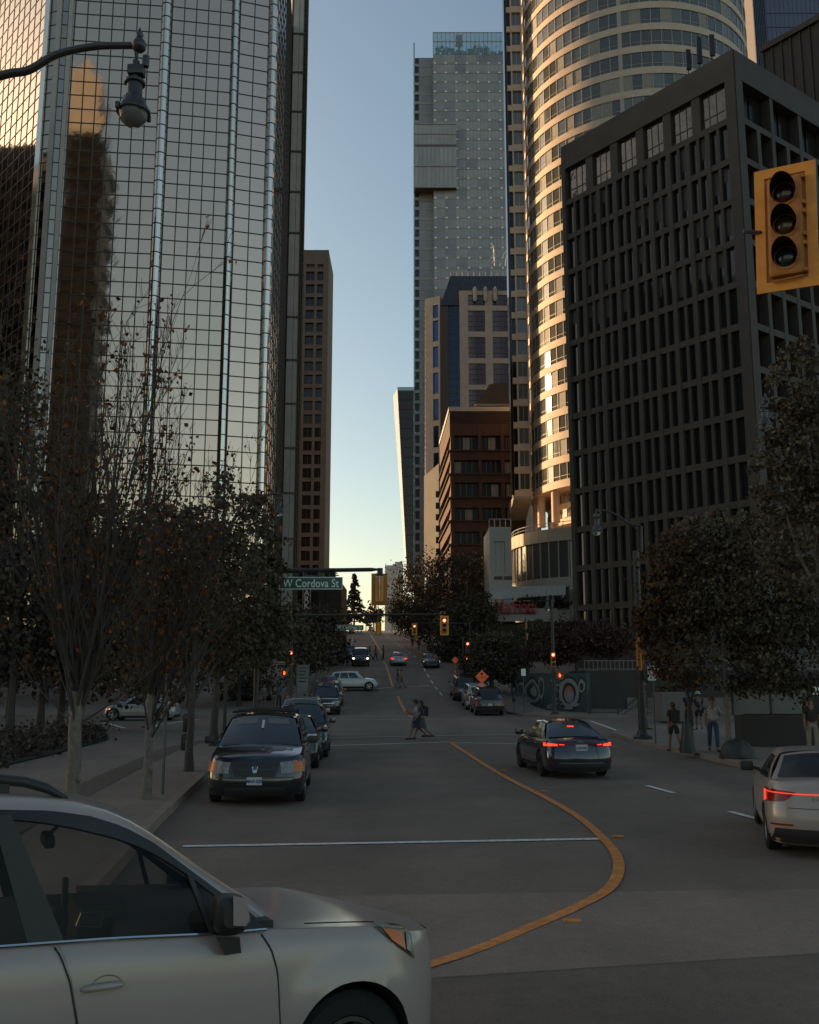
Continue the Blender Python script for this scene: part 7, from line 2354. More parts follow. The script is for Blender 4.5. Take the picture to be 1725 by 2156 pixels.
def people():
    dn, up, lf, rt = -math.pi / 2, math.pi / 2, math.pi, 0.
    G = lambda x, y, l=.0: (lambda p: (p.x, p.y, p.z))(gpt(x, y, l))
    person('woman in a dark cap and floral skirt crossing to the left, looking at her phone', G(877, 1557), lf + .1, 1.68, .75, {'r': (.35, 1.5), 'l': (.3, 1.3)}, 'cloth_white', 'cloth_navy', 'hair_dark', skirt=True, hat=('cap', 'cloth_black'), phone=True, group='pair crossing the street')
    person('person with a round dark backpack crossing just behind the woman in the cap', G(888, 1557), lf + .05, 1.66, -.8, None, 'cloth_navy', 'cloth_floral', 'hair_dark', True, skirt=True, bag=('backpack', 'cloth_black'), group='pair crossing the street')
    person('man in a white polo shirt and blue jeans walking towards us on the island', G(1504, 1582, .15), dn - .15, 1.80, .35, {'l': (.45, 1.6), 'r': (-.1, .2)}, 'cloth_white', 'denim', 'hair_brown', fat=1.15, group='people on the island')
    person('woman in black with a backpack and red brown hair walking away', G(1421, 1582, .15), up + .1, 1.62, .5, None, 'cloth_black', 'cloth_black', 'hair_brown', True, shorts=True, bag=('backpack', 'cloth_black'), group='people on the island')
    person('man in a dark blue shirt partly behind the slim dark trunk', G(1452, 1537, .15), dn, 1.80, .25, None, 'cloth_navy', 'cloth_black', 'hair_dark', group='people on the island', fat=1.1)
    person('person in a white bucket hat and dark shorts walking away', G(1473, 1536, .15), up - .2, 1.74, .35, None, 'cloth_navy', 'cloth_black', 'hair_dark', shorts=True, hat=('bucket', 'cloth_white'), bag=('shoulder_bag', 'cloth_navy', -1), group='people on the island')
    person('person in pale trousers with a dark bag, half hidden by the black lamp pole', G(1358, 1536, .15), rt - .3, 1.72, .3, None, 'cloth_black', 'cloth_grey', 'hair_dark', bag=('shoulder_bag', 'cloth_black', 1), group='people on the island')
    p = at(1706, 1478, 31)
    person('man in a black tee and beige trousers with sunglasses at the right edge', (p.x, 31, gz(31) + .15), dn - .1, 1.84, .1, {'l': (.05, .15), 'r': (.05, .15)}, 'cloth_black', 'cloth_beige', 'hair_dark', glasses=True, fat=1.12, group='people on the island')
    # left group
    person('woman in black with a pale sash across her chest walking towards us', G(541, 1497, .14), dn, 1.68, .3, None, 'cloth_black', 'cloth_black', 'hair_dark', True, sash='cloth_beige', bag=('shopping_bag', 'cloth_white', -1), group='group on the left corner')
    person('person in a grey shirt just behind the woman with the sash', G(555, 1491, .14), dn + .2, 1.76, .2, None, 'cloth_grey', 'cloth_grey', 'hair_dark', shorts=True, group='group on the left corner')
    person('man in a dark shirt and grey shorts walking away, left of the signal pole', G(578, 1494, .14), up, 1.8, .35, None, 'cloth_black', 'cloth_grey', 'hair_dark', shorts=True, group='group on the left corner')
    person('man in a blue shirt beside the one in grey shorts', G(587, 1490, .14), up, 1.76, -.3, None, 'cloth_blue', 'cloth_navy', 'hair_dark', group='group on the left corner')
    person('blond woman in a grey blue dress beside the signal pole', G(605, 1495, .14), up - .2, 1.68, .2, None, 'cloth_grey', 'cloth_grey', 'hair_blond', True, skirt=True, group='group on the left corner')
    person('person in a dark shirt behind the slimmer bare maple trunk', G(313, 1532), lf, 1.78, .3, {'l': (.05, .2), 'r': (-.1, .2)}, 'cloth_black', 'cloth_black', 'hair_dark', group='people on the left cross street')
    person('person in a light blue shirt in the dark under the left trees', (X(137, 68), 68.5, gz(68.5) + .14), dn, 1.72, .2, None, 'cloth_blue', 'cloth_black', 'hair_dark', group='people on the left cross street')
    # up the street
    person('person in a yellow shirt crossing beyond the white suv', G(846, 1449), lf, 1.72, .6, None, 'cloth_yellow', 'cloth_grey', 'hair_dark', shorts=True, group='people crossing far up the street')
    person('person in dark clothes beside the yellow shirt beyond the white suv', G(838, 1448), lf, 1.70, -.5, None, 'cloth_black', 'cloth_grey', 'hair_dark', shorts=True, group='people crossing far up the street')
    for i, (x, y, lab) in enumerate(((779, 1390, 'dark walker nearest the oncoming black suv at the upper crossing'), (791, 1390, 'dark walker in the middle of three at the upper crossing'), (807, 1389, 'dark walker nearest the braking silver sedan at the upper crossing'))):
        person(lab, G(x, y), (lf, rt, rt)[i], 1.82, .8 - .3 * i, None, 'cloth_black', 'cloth_navy', 'hair_dark', group='people crossing far up the street')
    for i, (x, y, top, lab) in enumerate(((754, 1335, 'cloth_black', 'tiny dark walker at the far sunlit crossing'), (761, 1335, 'cloth_yellow', 'tiny walker in orange at the far sunlit crossing'))):
        person(lab, G(x, y), lf, 1.75, .7, None, top, 'cloth_black', 'hair_dark', group='people at the far crossing')
    for i, (x, y, lab) in enumerate(((869, 1364, 'dark walker on the right pavement up the hill, furthest up'), (882, 1368, 'dark walker on the right pavement just below the furthest one'), (905, 1380, 'dark walker on the right pavement above the parked dark sedan'))):
        person(lab, G(x, y, .14), (up, dn, dn)[i], 1.76, .4, None, ('cloth_black', 'cloth_navy', 'cloth_grey')[i], 'cloth_black', 'hair_dark', group='walkers on the right pavement up the hill')
    person('person in a light blue shirt behind the black suvs at the right corner', (X(972, 92), 92, gz(92) + .14), up, 1.76, .2, None, 'cloth_blue', 'cloth_navy', 'hair_dark')
# ------------------------------------------------------------------ signals, lamps, signs, walls
mat('signal_yellow', (.8, .3, .035), .5, noise=.1, nscale=6)
mat('signal_yellow_dark', (.42, .155, .022), .55, noise=.15, nscale=6)
mat('lens_red', (.035, .008, .007), .15, spec=.7)
mat('lens_amber', (.05, .025, .006), .15, spec=.7)
mat('lens_green', (.008, .022, .02), .15, spec=.7)
mat('red_light', (1, .14, .08), .4, emit=5.)
mat('hand_light', (1, .12, .03), .4, emit=1.6)
mat('sign_green', (.03, .125, .085), .5)
mat('sign_white', (.85, .82, .74), .5)
mat('sign_orange', (.75, .12, .03), .5, emit=.06)
mat('pole_black', (0.03, 0.026, 0.023), .45)
mat('pole_grey', (.1, .105, .11), .5, metal=.5)
mat('lamp_glass', (.72, .72, .7), .05, spec=.9, trans=.82)
MATS['lamp_glass'].node_tree.nodes['Principled BSDF'].inputs['IOR'].default_value = 1.25
mat('lamp_iron', (0.032, 0.03, 0.029), .35, spec=.6)
mat('glass_rail', (.16, .17, .17), .15, spec=.6)
mat('planter', (.15, .13, .115), .85, noise=.15, nscale=2)
mat('warm_bulb', (1, .7, .3), .5, emit=2.5)

def head_mesh(root, name, M, lit=None, plate=True, scale=1., detail=True, back=False):
    """one three-lens head: x right, y up, z towards the driver; parts go under root"""
    S = M @ Matrix.Scale(scale, 4)
    h = MB(); h.bevbox(-.17, .17, -.53, .53, -.12, .06, .03, M=S)
    if back:
        h.bevbox(-.09, .09, .1, .45, -.2, -.1, .03, M=S)
    o = h.build('housing', 'signal_yellow_dark' if not back else 'signal_yellow', root)
    if plate:
        b = MB()
        for x0, x1, y0, y1 in ((-.30, -.2, -.67, .67), (.2, .30, -.67, .67), (-.2, .2, .57, .67), (-.2, .2, -.67, -.57)):
            b.box(x0, x1, y0, y1, -.02, .0, M=S)
        b.build('backplate', 'signal_yellow', root)
        d = MB(); d.box(-.2, .2, -.57, .57, -.03, -.018, M=S); d.build('backing', 'signal_yellow_dark', root)
    if detail and not back:
        hg = MB()
        for y in (.5, .22, .12, -.12, -.22, -.5): hg.bevbox(.165, .2, y - .02, y + .02, .0, .06, .008, M=S)
        hg.tube([S @ Vector((-.13, -.585, .04)), S @ Vector((.16, -.56, .04))], .012 * scale, 6)
        sub(hg, 'hinge', 'signal_yellow_dark', o, root)
    for k, (y, m) in enumerate(((.345, 'lens_red'), (0, 'lens_amber'), (-.345, 'lens_green'))):
        on = lit == k
        l = MB(); L = S @ Matrix.Translation((0, y, .055))
        l.lathe([(.105, .0), (.10, .018), (.07, .035), (.001, .045)], 20, M=L); l.build('lens', ('red_light', 'hand_light', 'lens_green')[k] if on else m, root, smooth=50)
        if not back:
            v = MB(); rows = []
            for j in range(5):
                u = j / 4; r = []
                for i in range(17):
                    a = math.pi * (-.22 + 1.44 * i / 16); dp = .25 * u * (.35 + .65 * max(0, math.sin(a)) if i not in (0, 16) else .25)
                    r.append(L @ Vector((.125 * math.cos(a), .125 * math.sin(a), dp)))
                rows.append(r)
            v.grid(rows)
            inner = [[L @ (Vector((0, 0, (L.inverted() @ p).z)) + Vector(((L.inverted() @ p).x * .93, (L.inverted() @ p).y * .93, 0))) for p in r] for r in rows]
            v.grid(inner, 1)
            v.build('visor', ['signal_yellow_dark', 'black_metal'], root, smooth=40)
            rg = MB(); rg.lathe([(.122, -.01), (.135, -.01), (.135, .014), (.122, .016)], 20, M=L, cap=False); rg.build('lens_ring', 'signal_yellow_dark', root)

def ped_mesh(root, M, lit=True):
    h = MB(); h.bevbox(-.2, .2, -.2, .2, -.16, .0, .03, M=M)
    h.box(-.22, .22, .19, .22, -.02, .16, M=M); h.box(-.22, -.195, -.1, .19, -.02, .13, M=M); h.box(.195, .22, -.1, .19, -.02, .13, M=M)
    h.build('pedestrian_housing', 'signal_yellow_dark', root)
    f = MB(); f.box(-.17, .17, -.17, .17, .001, .006, M=M); f.build('pedestrian_face', 'black_metal', root)
    if lit:
        g = MB(); g.bevbox(-.075, .06, -.12, .02, .008, .016, .003, M=M)
        for x, l in ((-.062, .09), (-.028, .12), (.008, .115), (.043, .085)): g.bevbox(x - .013, x + .013, .0, .02 + l, .008, .016, .003, M=M)
        g.hexa([M @ Vector(p) for p in ((.05, -.08, .008), (.075, -.06, .008), (.115, .03, .008), (.09, .035, .008), (.05, -.08, .016), (.075, -.06, .016), (.115, .03, .016), (.09, .035, .016))])
        g.build('hand_symbol', 'hand_light', root)

def pole_mesh(root, p, z1, r=.09, base=True, m='pole_black'):
    q = MB(); q.tube([p, (p[0], p[1], p[2] + .6), (p[0], p[1], z1)], [r * 1.15, r, r * .85], 12)
    if base: q.lathe([(r * 2.4, 0), (r * 2.4, .1), (r * 1.5, .16), (r * 1.3, .3), (r, .34)], 16, M=Matrix.Translation(p))
    q.build('pole', m, root, smooth=40)

def facing(x):      # matrix for a sign or lamp at p that looks along angle x (0 = straight at us)
    return None

def rotM(p, yaw):
    """x right, y up, z towards us, turned by yaw about the vertical (yaw > 0 looks to our left)"""
    return face_M(p, (math.cos(yaw), -math.sin(yaw), 0))

def lamp_pendant(root, c, r):
    """bell lamp: c = middle of the glass bowl, r = its radius"""
    M = Matrix.Translation(c) @ Matrix.Scale(r / .21, 4)
    g = MB(); g.lathe([(.20, -.005), (.2, -.05), (.17, -.13), (.1, -.195), (.001, -.215)], 24, M=M, cap=False); g.build('glass_bowl', 'lamp_glass', root, smooth=60)
    b = MB(); b.lathe([(.001, .03), (.15, .0), (.001, -.02)], 16, M=M, cap=False); b.build('reflector', 'alloy_dark', root)
    h = MB(); h.lathe([(.2, -.02), (.235, -.015), (.235, .02), (.205, .03), (.19, .09), (.155, .17), (.115, .23), (.11, .25), (.11, .42), (.145, .43), (.145, .47), (.1, .48), (.05, .53), (.05, .6)], 24, M=M)
    for k in range(4):
        a = math.pi / 4 + k * math.pi / 2
        h.bevbox(-.03 + .24 * math.cos(a), .03 + .24 * math.cos(a), -.03 + .24 * math.sin(a), .03 + .24 * math.sin(a), -.04, .05, .01, M=M)
    for k in range(12):
        a = k * math.pi / 6; h.tube([M @ Vector((.2 * math.cos(a), .2 * math.sin(a), .05)), M @ Vector((.13 * math.cos(a), .13 * math.sin(a), .22))], .008 * r / .21, 4)
    h.build('lamp_hood', 'lamp_iron', root, smooth=40)
    f = MB(); f.bevbox(-.1, .13, -.08, .08, .56, .70, .02, M=M); f.lathe([(.055, .7), (.055, .78), (.03, .8), (.03, .92)], 12, M=M)
    f.lathe([(.045, .0), (.05, .02), (.05, .16), (.001, .18)], 12, M=M @ Matrix.Translation((.14, 0, .70))); f.build('photocell_box', 'lamp_iron', root, smooth=40)

def street_lamp(label, pole_xy, arm, bowl, r, ztop, name='street_lamp', group='black pendant street lamps', rarm=.045, pole_r=.08, pole=True):
    """arm: list of points from the pole to the point above the lamp"""
    z = gz(pole_xy[1]) + .15
    t = thing(name, label, 'street lamp', (pole_xy[0], pole_xy[1], z), group=group, wmesh=True)
    if pole: pole_mesh(t, Vector((pole_xy[0], pole_xy[1], z)), ztop, pole_r)
    a = MB(); pts = smooth_pts(arm, 6)
    a.tube(pts, [rarm * (1.25 - .35 * k / len(pts)) for k in range(len(pts))], 8)
    e = pts[-1]; a.ball(e, rarm * 2, 10, 8); a.lathe([(rarm * 1.4, rarm * 1.5), (rarm * .8, rarm * 2.4), (rarm * 1.1, rarm * 3), (.002, rarm * 5.4)], 10, M=Matrix.Translation(e))
    lo = pts[len(pts) // 3]; a.tube(smooth_pts([arm[0] - Vector((0, 0, .7)), arm[0].lerp(lo, .5) - Vector((0, 0, .25)), lo], 6), rarm * .6, 6)
    a.build('arm', 'lamp_iron', t, smooth=50)
    lamp_pendant(t, bowl, r)
    return t

def street():
    # ---- lamp at top left
    Y = 11.6
    P = lambda x, y: at(x, y, Y)
    bowl = P(281, 236); r = (P(316, 236).x - P(246, 236).x) / 2 * .9
    arm = [P(-360, 330), P(-180, 218), P(0, 160), P(60, 148), P(120, 115), P(200, 98), P(293, 96)]
    t = street_lamp('black pendant street lamp hanging top left in front of the bronze tower', (arm[0].x, Y), arm, bowl, r, arm[0].z + .2, pole_r=.09, rarm=.05)
    # ---- lamp among the left trees
    Y = 42.; P = lambda x, y: at(x, y, Y)
    street_lamp('small black street lamp beside the foot of the concrete slab tower', (P(486, 1100).x, Y), [P(486, 1110), P(520, 1052), P(560, 1042), P(588, 1040)], P(588, 1078), .2, P(486, 1100).z, pole_r=.08)
    # ---- big yellow signal, right edge
    Y = 9.7
    c = at(1655, 478, Y)
    t = thing('traffic_light', 'large yellow traffic light with three unlit lenses, close to us at the right edge', 'traffic light', (at(1850, 400, Y + .2).x, Y + .3, gz(Y) + .15), wmesh=True, group='traffic lights')
    px_, py_ = t.location.x, t.location.y
    pole_mesh(t, Vector(t.location), 9.2, .11)
    a = MB(); a.tube([(px_, py_, c.z + .05), (c.x + .1, c.y + .22, c.z + .05)], .035, 8); a.tube([(c.x - .42, c.y + .1, c.z), (c.x - .2, c.y + .14, c.z)], .022, 6); a.build('bracket', 'pole_grey', t)
    head_mesh(t, 'h', rotM(c, .52) @ Matrix.Rotation(R(-2), 4, 'Z'), None, True, 1.04)
    # ---- near mast with the green street sign, head seen from the back
    Y = 38.
    zarm = at(700, 1200, Y).z
    pp = (X(540, Y), Y, gz(Y) + .15)
    t = thing('signal_mast', 'black mast arm over the near crossing with one traffic light seen from behind', 'traffic light', pp, wmesh=True, group='traffic lights')
    pole_mesh(t, Vector(pp), zarm + .6, .11)
    a = MB(); e = at(800, 1199, Y); s = at(540, 1203, Y)
    a.tube([s, s.lerp(e, .55), s.lerp(e, .93), e], [.11, .085, .08, .035], 10)
    for u in (.42, .48): q = s.lerp(e, u); a.tube([q + Vector((-.03, 0, 0)), q + Vector((.03, 0, 0))], .1, 8)
    q = at(801, 1199, Y); a.bevbox(q.x - .12, q.x + .1, Y - .05, Y + .05, q.z - .25, q.z + .06, .02); a.build('mast_arm', 'pole_black', t)
    c = at(799, 1241, Y)
    head_mesh(t, 'h', face_M(c, (-1, 0, 0)), None, True, .93, False, True)
    b = MB(); b.box(c.x - .31, c.x + .31, c.y - .04, c.y - .02, c.z - .62, c.z + .62); b.build('back_panel', 'signal_yellow_dark', t)
    b = MB(); b.tube([(c.x, c.y - .2, c.z - .38), (c.x, c.y - .2, c.z + .5)], .028, 6); b.box(c.x - .16, c.x + .16, c.y - .16, c.y - .12, c.z + .46, c.z + .49); b.build('hanger_rod', 'alloy', t)
    def blade(label, txt, x0, x1, y0, y1, Y, m='sign_green', fs=.66, name='street_sign', cap=True, tm='sign_white'):
        p0, p1 = at(x0, y1, Y), at(x1, y0, Y)
        c = (p0 + p1) / 2; w, h = (p1.x - p0.x) / 2, (p1.z - p0.z) / 2
        t = thing(name, label, 'street sign', c, group='hanging street name signs' if name == 'street_sign' else None)
        q = MB(); q.bevbox(-w, w, -.02, .02, -h, h, .012); q.build('panel', m, t)
        f = MB(); k = h * .12
        for b in ((-w, w, h - k, h), (-w, w, -h, -h + k), (-w, -w + k, -h + k, h - k), (w - k, w, -h + k, h - k)): f.box(b[0], b[1], -.026, -.0205, b[2], b[3])
        f.build('border', tm, t)
        me = text_mesh(txt, 1, .01, 1.05, .012); xs = [v.co.x for v in me.vertices]; ys = [v.co.y for v in me.vertices]
        sx = 2 * w * .88 / (max(xs) - min(xs)); sy = 2 * h * fs / (max(ys) - min(ys))
        l = MB(); l.add_mesh(me, M=face_M((-(max(xs) + min(xs)) / 2 * sx, -.024, -(max(ys) + min(ys)) / 2 * sy), (1, 0, 0)) @ Matrix.Diagonal((sx, sy, 1, 1))); l.build('lettering', tm, t)
        if cap:
            q = MB(); q.hexa([Vector(v) for v in ((-w * .33, -.03, h), (w * .33, -.03, h), (w * .33, .03, h), (-w * .33, .03, h), (-w * .1, -.03, h * 1.28), (w * .1, -.03, h * 1.28), (w * .1, .03, h * 1.28), (-w * .1, .03, h * 1.28))])
            for u in (-.25, .25): q.tube([(w * u, 0, h), (w * u, 0, h * 1.9)], .02, 6)
            q.build('hanger', 'pole_grey', t)
        return t
    blade('green street sign reading W Cordova St hanging from the near mast arm', 'W Cordova St', 588, 722, 1215, 1241, 37.9)
    blade('smaller green street sign reading W Hastings St over the upper crossing', 'W Hastings St', 706, 766, 1316, 1327, 107.9)
    blade('small dark street sign reading W Cordova beside the left red signal', 'W Cordova St', 575, 607, 1389, 1399, 69.6, 'black_metal', .5, 'small_street_sign', False, 'warm_sign')
    # ---- left pole at the far side of the crossing, long arm to the middle head
    Y = 70.
    pp = (X(613, Y), Y, gz(Y) + .14)
    t = thing('signal_mast', 'black signal pole at the far left corner with red signal, hand signal and long arm', 'traffic light', pp, wmesh=True, group='traffic lights')
    za = at(700, 1296, Y).z
    pole_mesh(t, Vector(pp), za + .4, .13)
    a = MB(); e = at(936, 1293, Y); a.tube([(pp[0], Y, za), ((pp[0] + e.x) / 2, Y, za + .05), e], [.11, .085, .05], 8); a.tube([e, e - Vector((0, 0, .2))], .04, 6); a.build('mast_arm', 'pole_black', t)
    head_mesh(t, 'h', rotM(at(936, 1317, Y - .1), 0), 0, True, 1.02, False)
    head_mesh(t, 'h', rotM(at(613, 1385, Y - .25), .1), 0, False, .95, False)
    ped_mesh(t, rotM(at(599, 1417, Y - .1), .35))
    # ---- upper crossing: back of a head, a red head on the right
    Y = 108.
    pp = (X(684, Y), Y, gz(Y) + .14)
    t = thing('signal_mast', 'thin dark mast arm over the upper crossing with a head seen from behind', 'traffic light', pp, wmesh=True, group='traffic lights')
    za = at(760, 1310, Y).z; pole_mesh(t, Vector(pp), za + .3, .11)
    a = MB(); a.tube([(pp[0], Y, za), at(798, 1307, Y)], [.09, .05], 8); a.build('mast_arm', 'pole_black', t)
    head_mesh(t, 'h', face_M(at(797, 1324, Y), (-1, 0, 0)), None, True, 1.12, False, True)
    c = at(797, 1324, Y); b = MB(); b.box(c.x - .33, c.x + .33, c.y - .05, c.y - .02, c.z - .74, c.z + .74); b.build('back_panel', 'signal_yellow_dark', t)
    Y = 113.
    pp = (X(990, Y), Y, gz(Y) + .14)
    t = thing('signal_mast', 'mast arm from the right over the upper crossing with a red signal', 'traffic light', pp, wmesh=True, group='traffic lights')
    za = at(900, 1313, Y).z; pole_mesh(t, Vector(pp), za + .3, .11)
    a = MB(); a.tube([(pp[0], Y, za), at(873, 1311, Y)], [.09, .05], 8); a.build('mast_arm', 'pole_black', t)
    head_mesh(t, 'h', rotM(at(873, 1325, Y - .2), 0), 0, True, 1.0, False)
    # ---- right corner pole, also a lamp
    Y = 67.
    pp = (X(1166, Y), Y, gz(Y) + .15)
    t = thing('signal_pole', 'black signal pole in front of the mural wall with red signal and hand signal', 'traffic light', pp, wmesh=True, group='traffic lights')
    pole_mesh(t, Vector(pp), at(1166, 1262, Y).z, .12)
    head_mesh(t, 'h', rotM(at(1165, 1389, Y - .3), 0), 0, False, .95, False)
    ped_mesh(t, rotM(at(1179, 1422, Y - .1), -.15))
    a = MB(); a.tube(smooth_pts([at(1166, 1268, Y), at(1163, 1256, Y), at(1157, 1254, Y), at(1153, 1260, Y)], 4), .05, 6); a.build('lamp_arm', 'lamp_iron', t)
    lamp_pendant(t, at(1153, 1281, Y), .2)
    # ---- island pole with lamp arm, side-on heads
    Y = 39.5
    pp = gpt(1354, 1556, .15)
    Yp = pp.y
    t = thing('lamp_signal_pole', 'tall black pole on the island carrying a pendant lamp and side-on yellow signals', 'traffic light', (pp.x, Yp, pp.z), wmesh=True, group='traffic lights')
    P = lambda x, y: at(x, y, Yp)
    pole_mesh(t, pp, P(1350, 1160).z, .16)
    q = MB(); q.tube([P(1350, 1162), P(1350, 1108)], [.085, .06], 8); q.build('upper_pole', 'pole_black', t)
    a = MB(); a.tube(smooth_pts([P(1350, 1106), P(1325, 1102), P(1300, 1085), P(1275, 1075), P(1258, 1077)], 6), .045, 8); a.tube(smooth_pts([P(1350, 1128), P(1338, 1112), P(1322, 1101)], 5), .03, 6); a.ball(P(1258, 1077), .09, 10, 8); a.build('lamp_arm', 'lamp_iron', t, smooth=50)
    lamp_pendant(t, P(1257, 1117), .21)
    head_mesh(t, 'h', face_M(P(1345, 1377) + Vector((-.02, -.25, 0)), (0, 1, 0)), None, True, .98, False)
    ped_mesh(t, face_M(P(1371, 1420) + Vector((0, -.2, 0)), (.1, 1, 0)), False)
    b = MB()
    for z in (1375, 1440, 1456): c = P(1352, z); b.tube([c - Vector((0, 0, .03)), c + Vector((0, 0, .03))], .165, 12)
    for z in (1408, 1431): b.tube([P(1354, z), P(1376, z) + Vector((0, -.2, 0))], .03, 6)
    b.build('clamp_band', 'pole_grey', t)
    # ---- lamp in the right edge tree
    Y = 30.; P = lambda x, y: at(x, y, Y)
    street_lamp('black pendant street lamp among the leaves of the tall right edge maple', (P(1790, 900).x, Y), [P(1790, 900), P(1740, 880), P(1690, 850), P(1640, 838), P(1612, 842)], P(1610, 895), .21, P(1790, 890).z)
    # ---- far heads and small reds
    for x, y, Y, lab in ((790, 1275, 300, 'tiny red signal above the far crossing, just under the hanging yellow back panel'), (783, 1289, 332, 'tiny signal above the far crossing, lower left of the tiny red one'), (819, 1304, 300, 'tiny red signal on the right pavement at the far crossing, left one'), (832, 1303, 290, 'tiny red signal on the right pavement at the far crossing, right one')):
        c = at(x, y, Y)
        t = thing('far_signal', lab, 'traffic light', (c.x + 1, Y, gz(Y)), wmesh=True, group='far traffic lights')
        pole_mesh(t, Vector(t.location), c.z + .9, .1, False)
        a = MB(); a.tube([(c.x + 1, Y, c.z + .85), (c.x, Y, c.z + .85), (c.x, Y, c.z + .6)], .06, 6); a.build('mast_arm', 'pole_black', t)
        head_mesh(t, 'h', rotM(c, 0), 0, True, 1.1, False)
    Y = 84.
    pp = (X(976, Y), Y, gz(Y) + .15)
    t = thing('signal_pole', 'signal pole with small red lights left of the orange diamond sign', 'traffic light', pp, wmesh=True, group='traffic lights')
    pole_mesh(t, Vector(pp), at(976, 1340, Y).z, .1)
    head_mesh(t, 'h', rotM(at(985, 1364, Y - .2), 0), 0, False, .95, False); ped_mesh(t, rotM(at(984, 1388, Y - .2), 0))
    q = MB(); q.hexa([at(x, y, Y + .1) for x, y in ((948, 1390), (959, 1378), (959.5, 1378), (948.5, 1390))] + [at(x, y, Y + .1) for x, y in ((959, 1402), (970, 1390), (970.5, 1390), (959.5, 1402))])
    q = MB(); c = at(959, 1390, Y); M = face_M(c, (1, 0, 0)) @ Matrix.Rotation(math.pi / 4, 4, 'Z'); q.bevbox(-.22, .22, -.22, .22, -.02, .02, .01, M=M); q.tube([c, (c.x, c.y, gz(Y) + .1)], .03, 6)
    t2 = thing('warning_sign', 'smaller orange diamond sign in the shade left of the signal pole', 'sign', (c.x, c.y, gz(Y) + .15), group='orange diamond signs', wmesh=True); q.build('panel', 'sign_orange', t2)
    Y = 92.; pp = (X(1109, Y), Y, gz(Y) + .15)
    t = thing('signal_pole', 'thin signal pole with side-on yellow heads in front of the hotel shopfront', 'traffic light', pp, wmesh=True, group='traffic lights')
    pole_mesh(t, Vector(pp), at(1109, 1300, Y).z, .07)
    head_mesh(t, 'h', face_M(at(1108, 1318, Y), (0, 1, 0)), None, False, .6, False); head_mesh(t, 'h', face_M(at(1110, 1340, Y), (0, -1, 0)), None, False, .6, False)
    # ---- orange diamond sign
    Y = 76.; c = at(1015, 1425, Y)
    t = thing('warning_sign', 'bright orange diamond sign with a black arrow above the parked suvs', 'sign', (c.x, Y, gz(Y) + .15), group='orange diamond signs', wmesh=True)
    M = face_M(c, (1, 0, 0)); D = M @ Matrix.Rotation(math.pi / 4, 4, 'Z')
    q = MB(); q.bevbox(-.37, .37, -.37, .37, -.02, .02, .02, M=D); o = q.build('panel', 'sign_orange', t)
    q = MB(); q.bevbox(-.04, .04, .06, .26, .022, .03, .004, M=M); q.prism([(-.14, .2), (.14, .2), (0, .38)], .022, .03, M=M)
    me = text_mesh('CONSTRUCTION', .095, .008); q.add_mesh(me, M=M @ Matrix.Translation((0, -.05, .026))); sub(q, 'sign_symbol', 'black_metal', o, t)
    q = MB(); q.tube([(c.x, Y + .05, gz(Y) + .1), (c.x, Y + .05, c.z + .6)], .03, 6); q.build('post', 'pole_grey', t)
    # ---- parking sign posts and meters
    def sign_post(label, x, y, ytop, w, h, mark=True, lift=.15, m='sign_white', r=.03, name='sign_post'):
        p = gpt(x, y, lift); z1 = at(x, ytop, p.y).z
        t = thing(name, label, 'sign', (p.x, p.y, p.z), wmesh=True, group='sign posts')
        q = MB(); q.tube([p, (p.x, p.y, z1)], r, 8); q.build('post', 'pole_grey', t)
        if w:
            q = MB(); M = face_M((p.x, p.y - r - .02, z1 - h / 2), (1, 0, 0)); q.bevbox(-w / 2, w / 2, -h / 2, h / 2, -.008, .008, .006, M=M); o = q.build('panel', m, t)
            if mark:
                k = MB()
                rg = [(w * .36 * math.cos(a), h * .14 + w * .36 * math.sin(a)) for a in [2 * math.pi * i / 20 for i in range(21)]]
                k.tube([M @ Vector((a, b, .012)) for a, b in rg], w * .05, 5, cap=False); k.tube([M @ Vector((-w * .25, h * .14 + w * .25, .012)), M @ Vector((w * .25, h * .14 - w * .25, .012))], w * .05, 5)
                for u in (-.2, .2): k.bevbox(w * u - w * .07, w * u + w * .07, -h * .36, -h * .26, .01, .016, .002, M=M)
                sub(k, 'sign_symbol', 'black_metal', o, t)
        return t
    sign_post('white no stopping sign on a grey post right of the tall black pole', 1381, 1566, 1402, .42, .55)
    sign_post('small white sign on a thin post behind the parked suvs at right', 1104, 1500, 1408, .32, .5, False)
    sign_post('bare tall grey post between the slimmer maple and the parking meter', 342, 1672, 1260, 0, 0, False, r=.035)
    sign_post('narrow pale sign seen edge-on among the bare maple branches', 238, 1531, 1425, .18, .75, False, lift=0)
    sign_post('thin grey post left of the walking group', 436 + 16, 1498, 1456, .0, 0, False)
    for x, y, yt, lab in ((391, 1622, 1503, 'dark twin parking meter in front of the leafy maple on the left pavement'), (1083, 1500, 1448, 'parking meter on the right corner beside the black suv')):
        p = gpt(x, y, .15); z1 = at(x, yt, p.y).z
        t = thing('parking_meter', lab, 'parking meter', (p.x, p.y, p.z), wmesh=True, group='parking meters')
        q = MB(); q.tube([p, (p.x, p.y, z1 - .4)], .03, 8); q.build('post', 'pole_grey', t)
        q = MB(); q.bevbox(p.x - .11, p.x + .11, p.y - .09, p.y + .09, z1 - .48, z1, .04); q.bevbox(p.x - .14, p.x + .14, p.y - .1, p.y + .1, z1 - .95, z1 - .52, .05); q.build('meter_head', 'car_trim', t, smooth=40)
        q = MB(); q.box(p.x - .07, p.x + .07, p.y - .097, p.y - .092, z1 - .12, z1 - .04); q.box(p.x - .07, p.x + .07, p.y - .107, p.y - .102, z1 - .72, z1 - .69); q.build('meter_screen', 'pole_grey', t)
    # ---- info panel at the left corner
    p = gpt(636, 1497, .14); Y = p.y
    t = thing('map_panel', 'upright pale map panel on two posts right of the left signal pole', 'map stand', (p.x, p.y, p.z), wmesh=True)
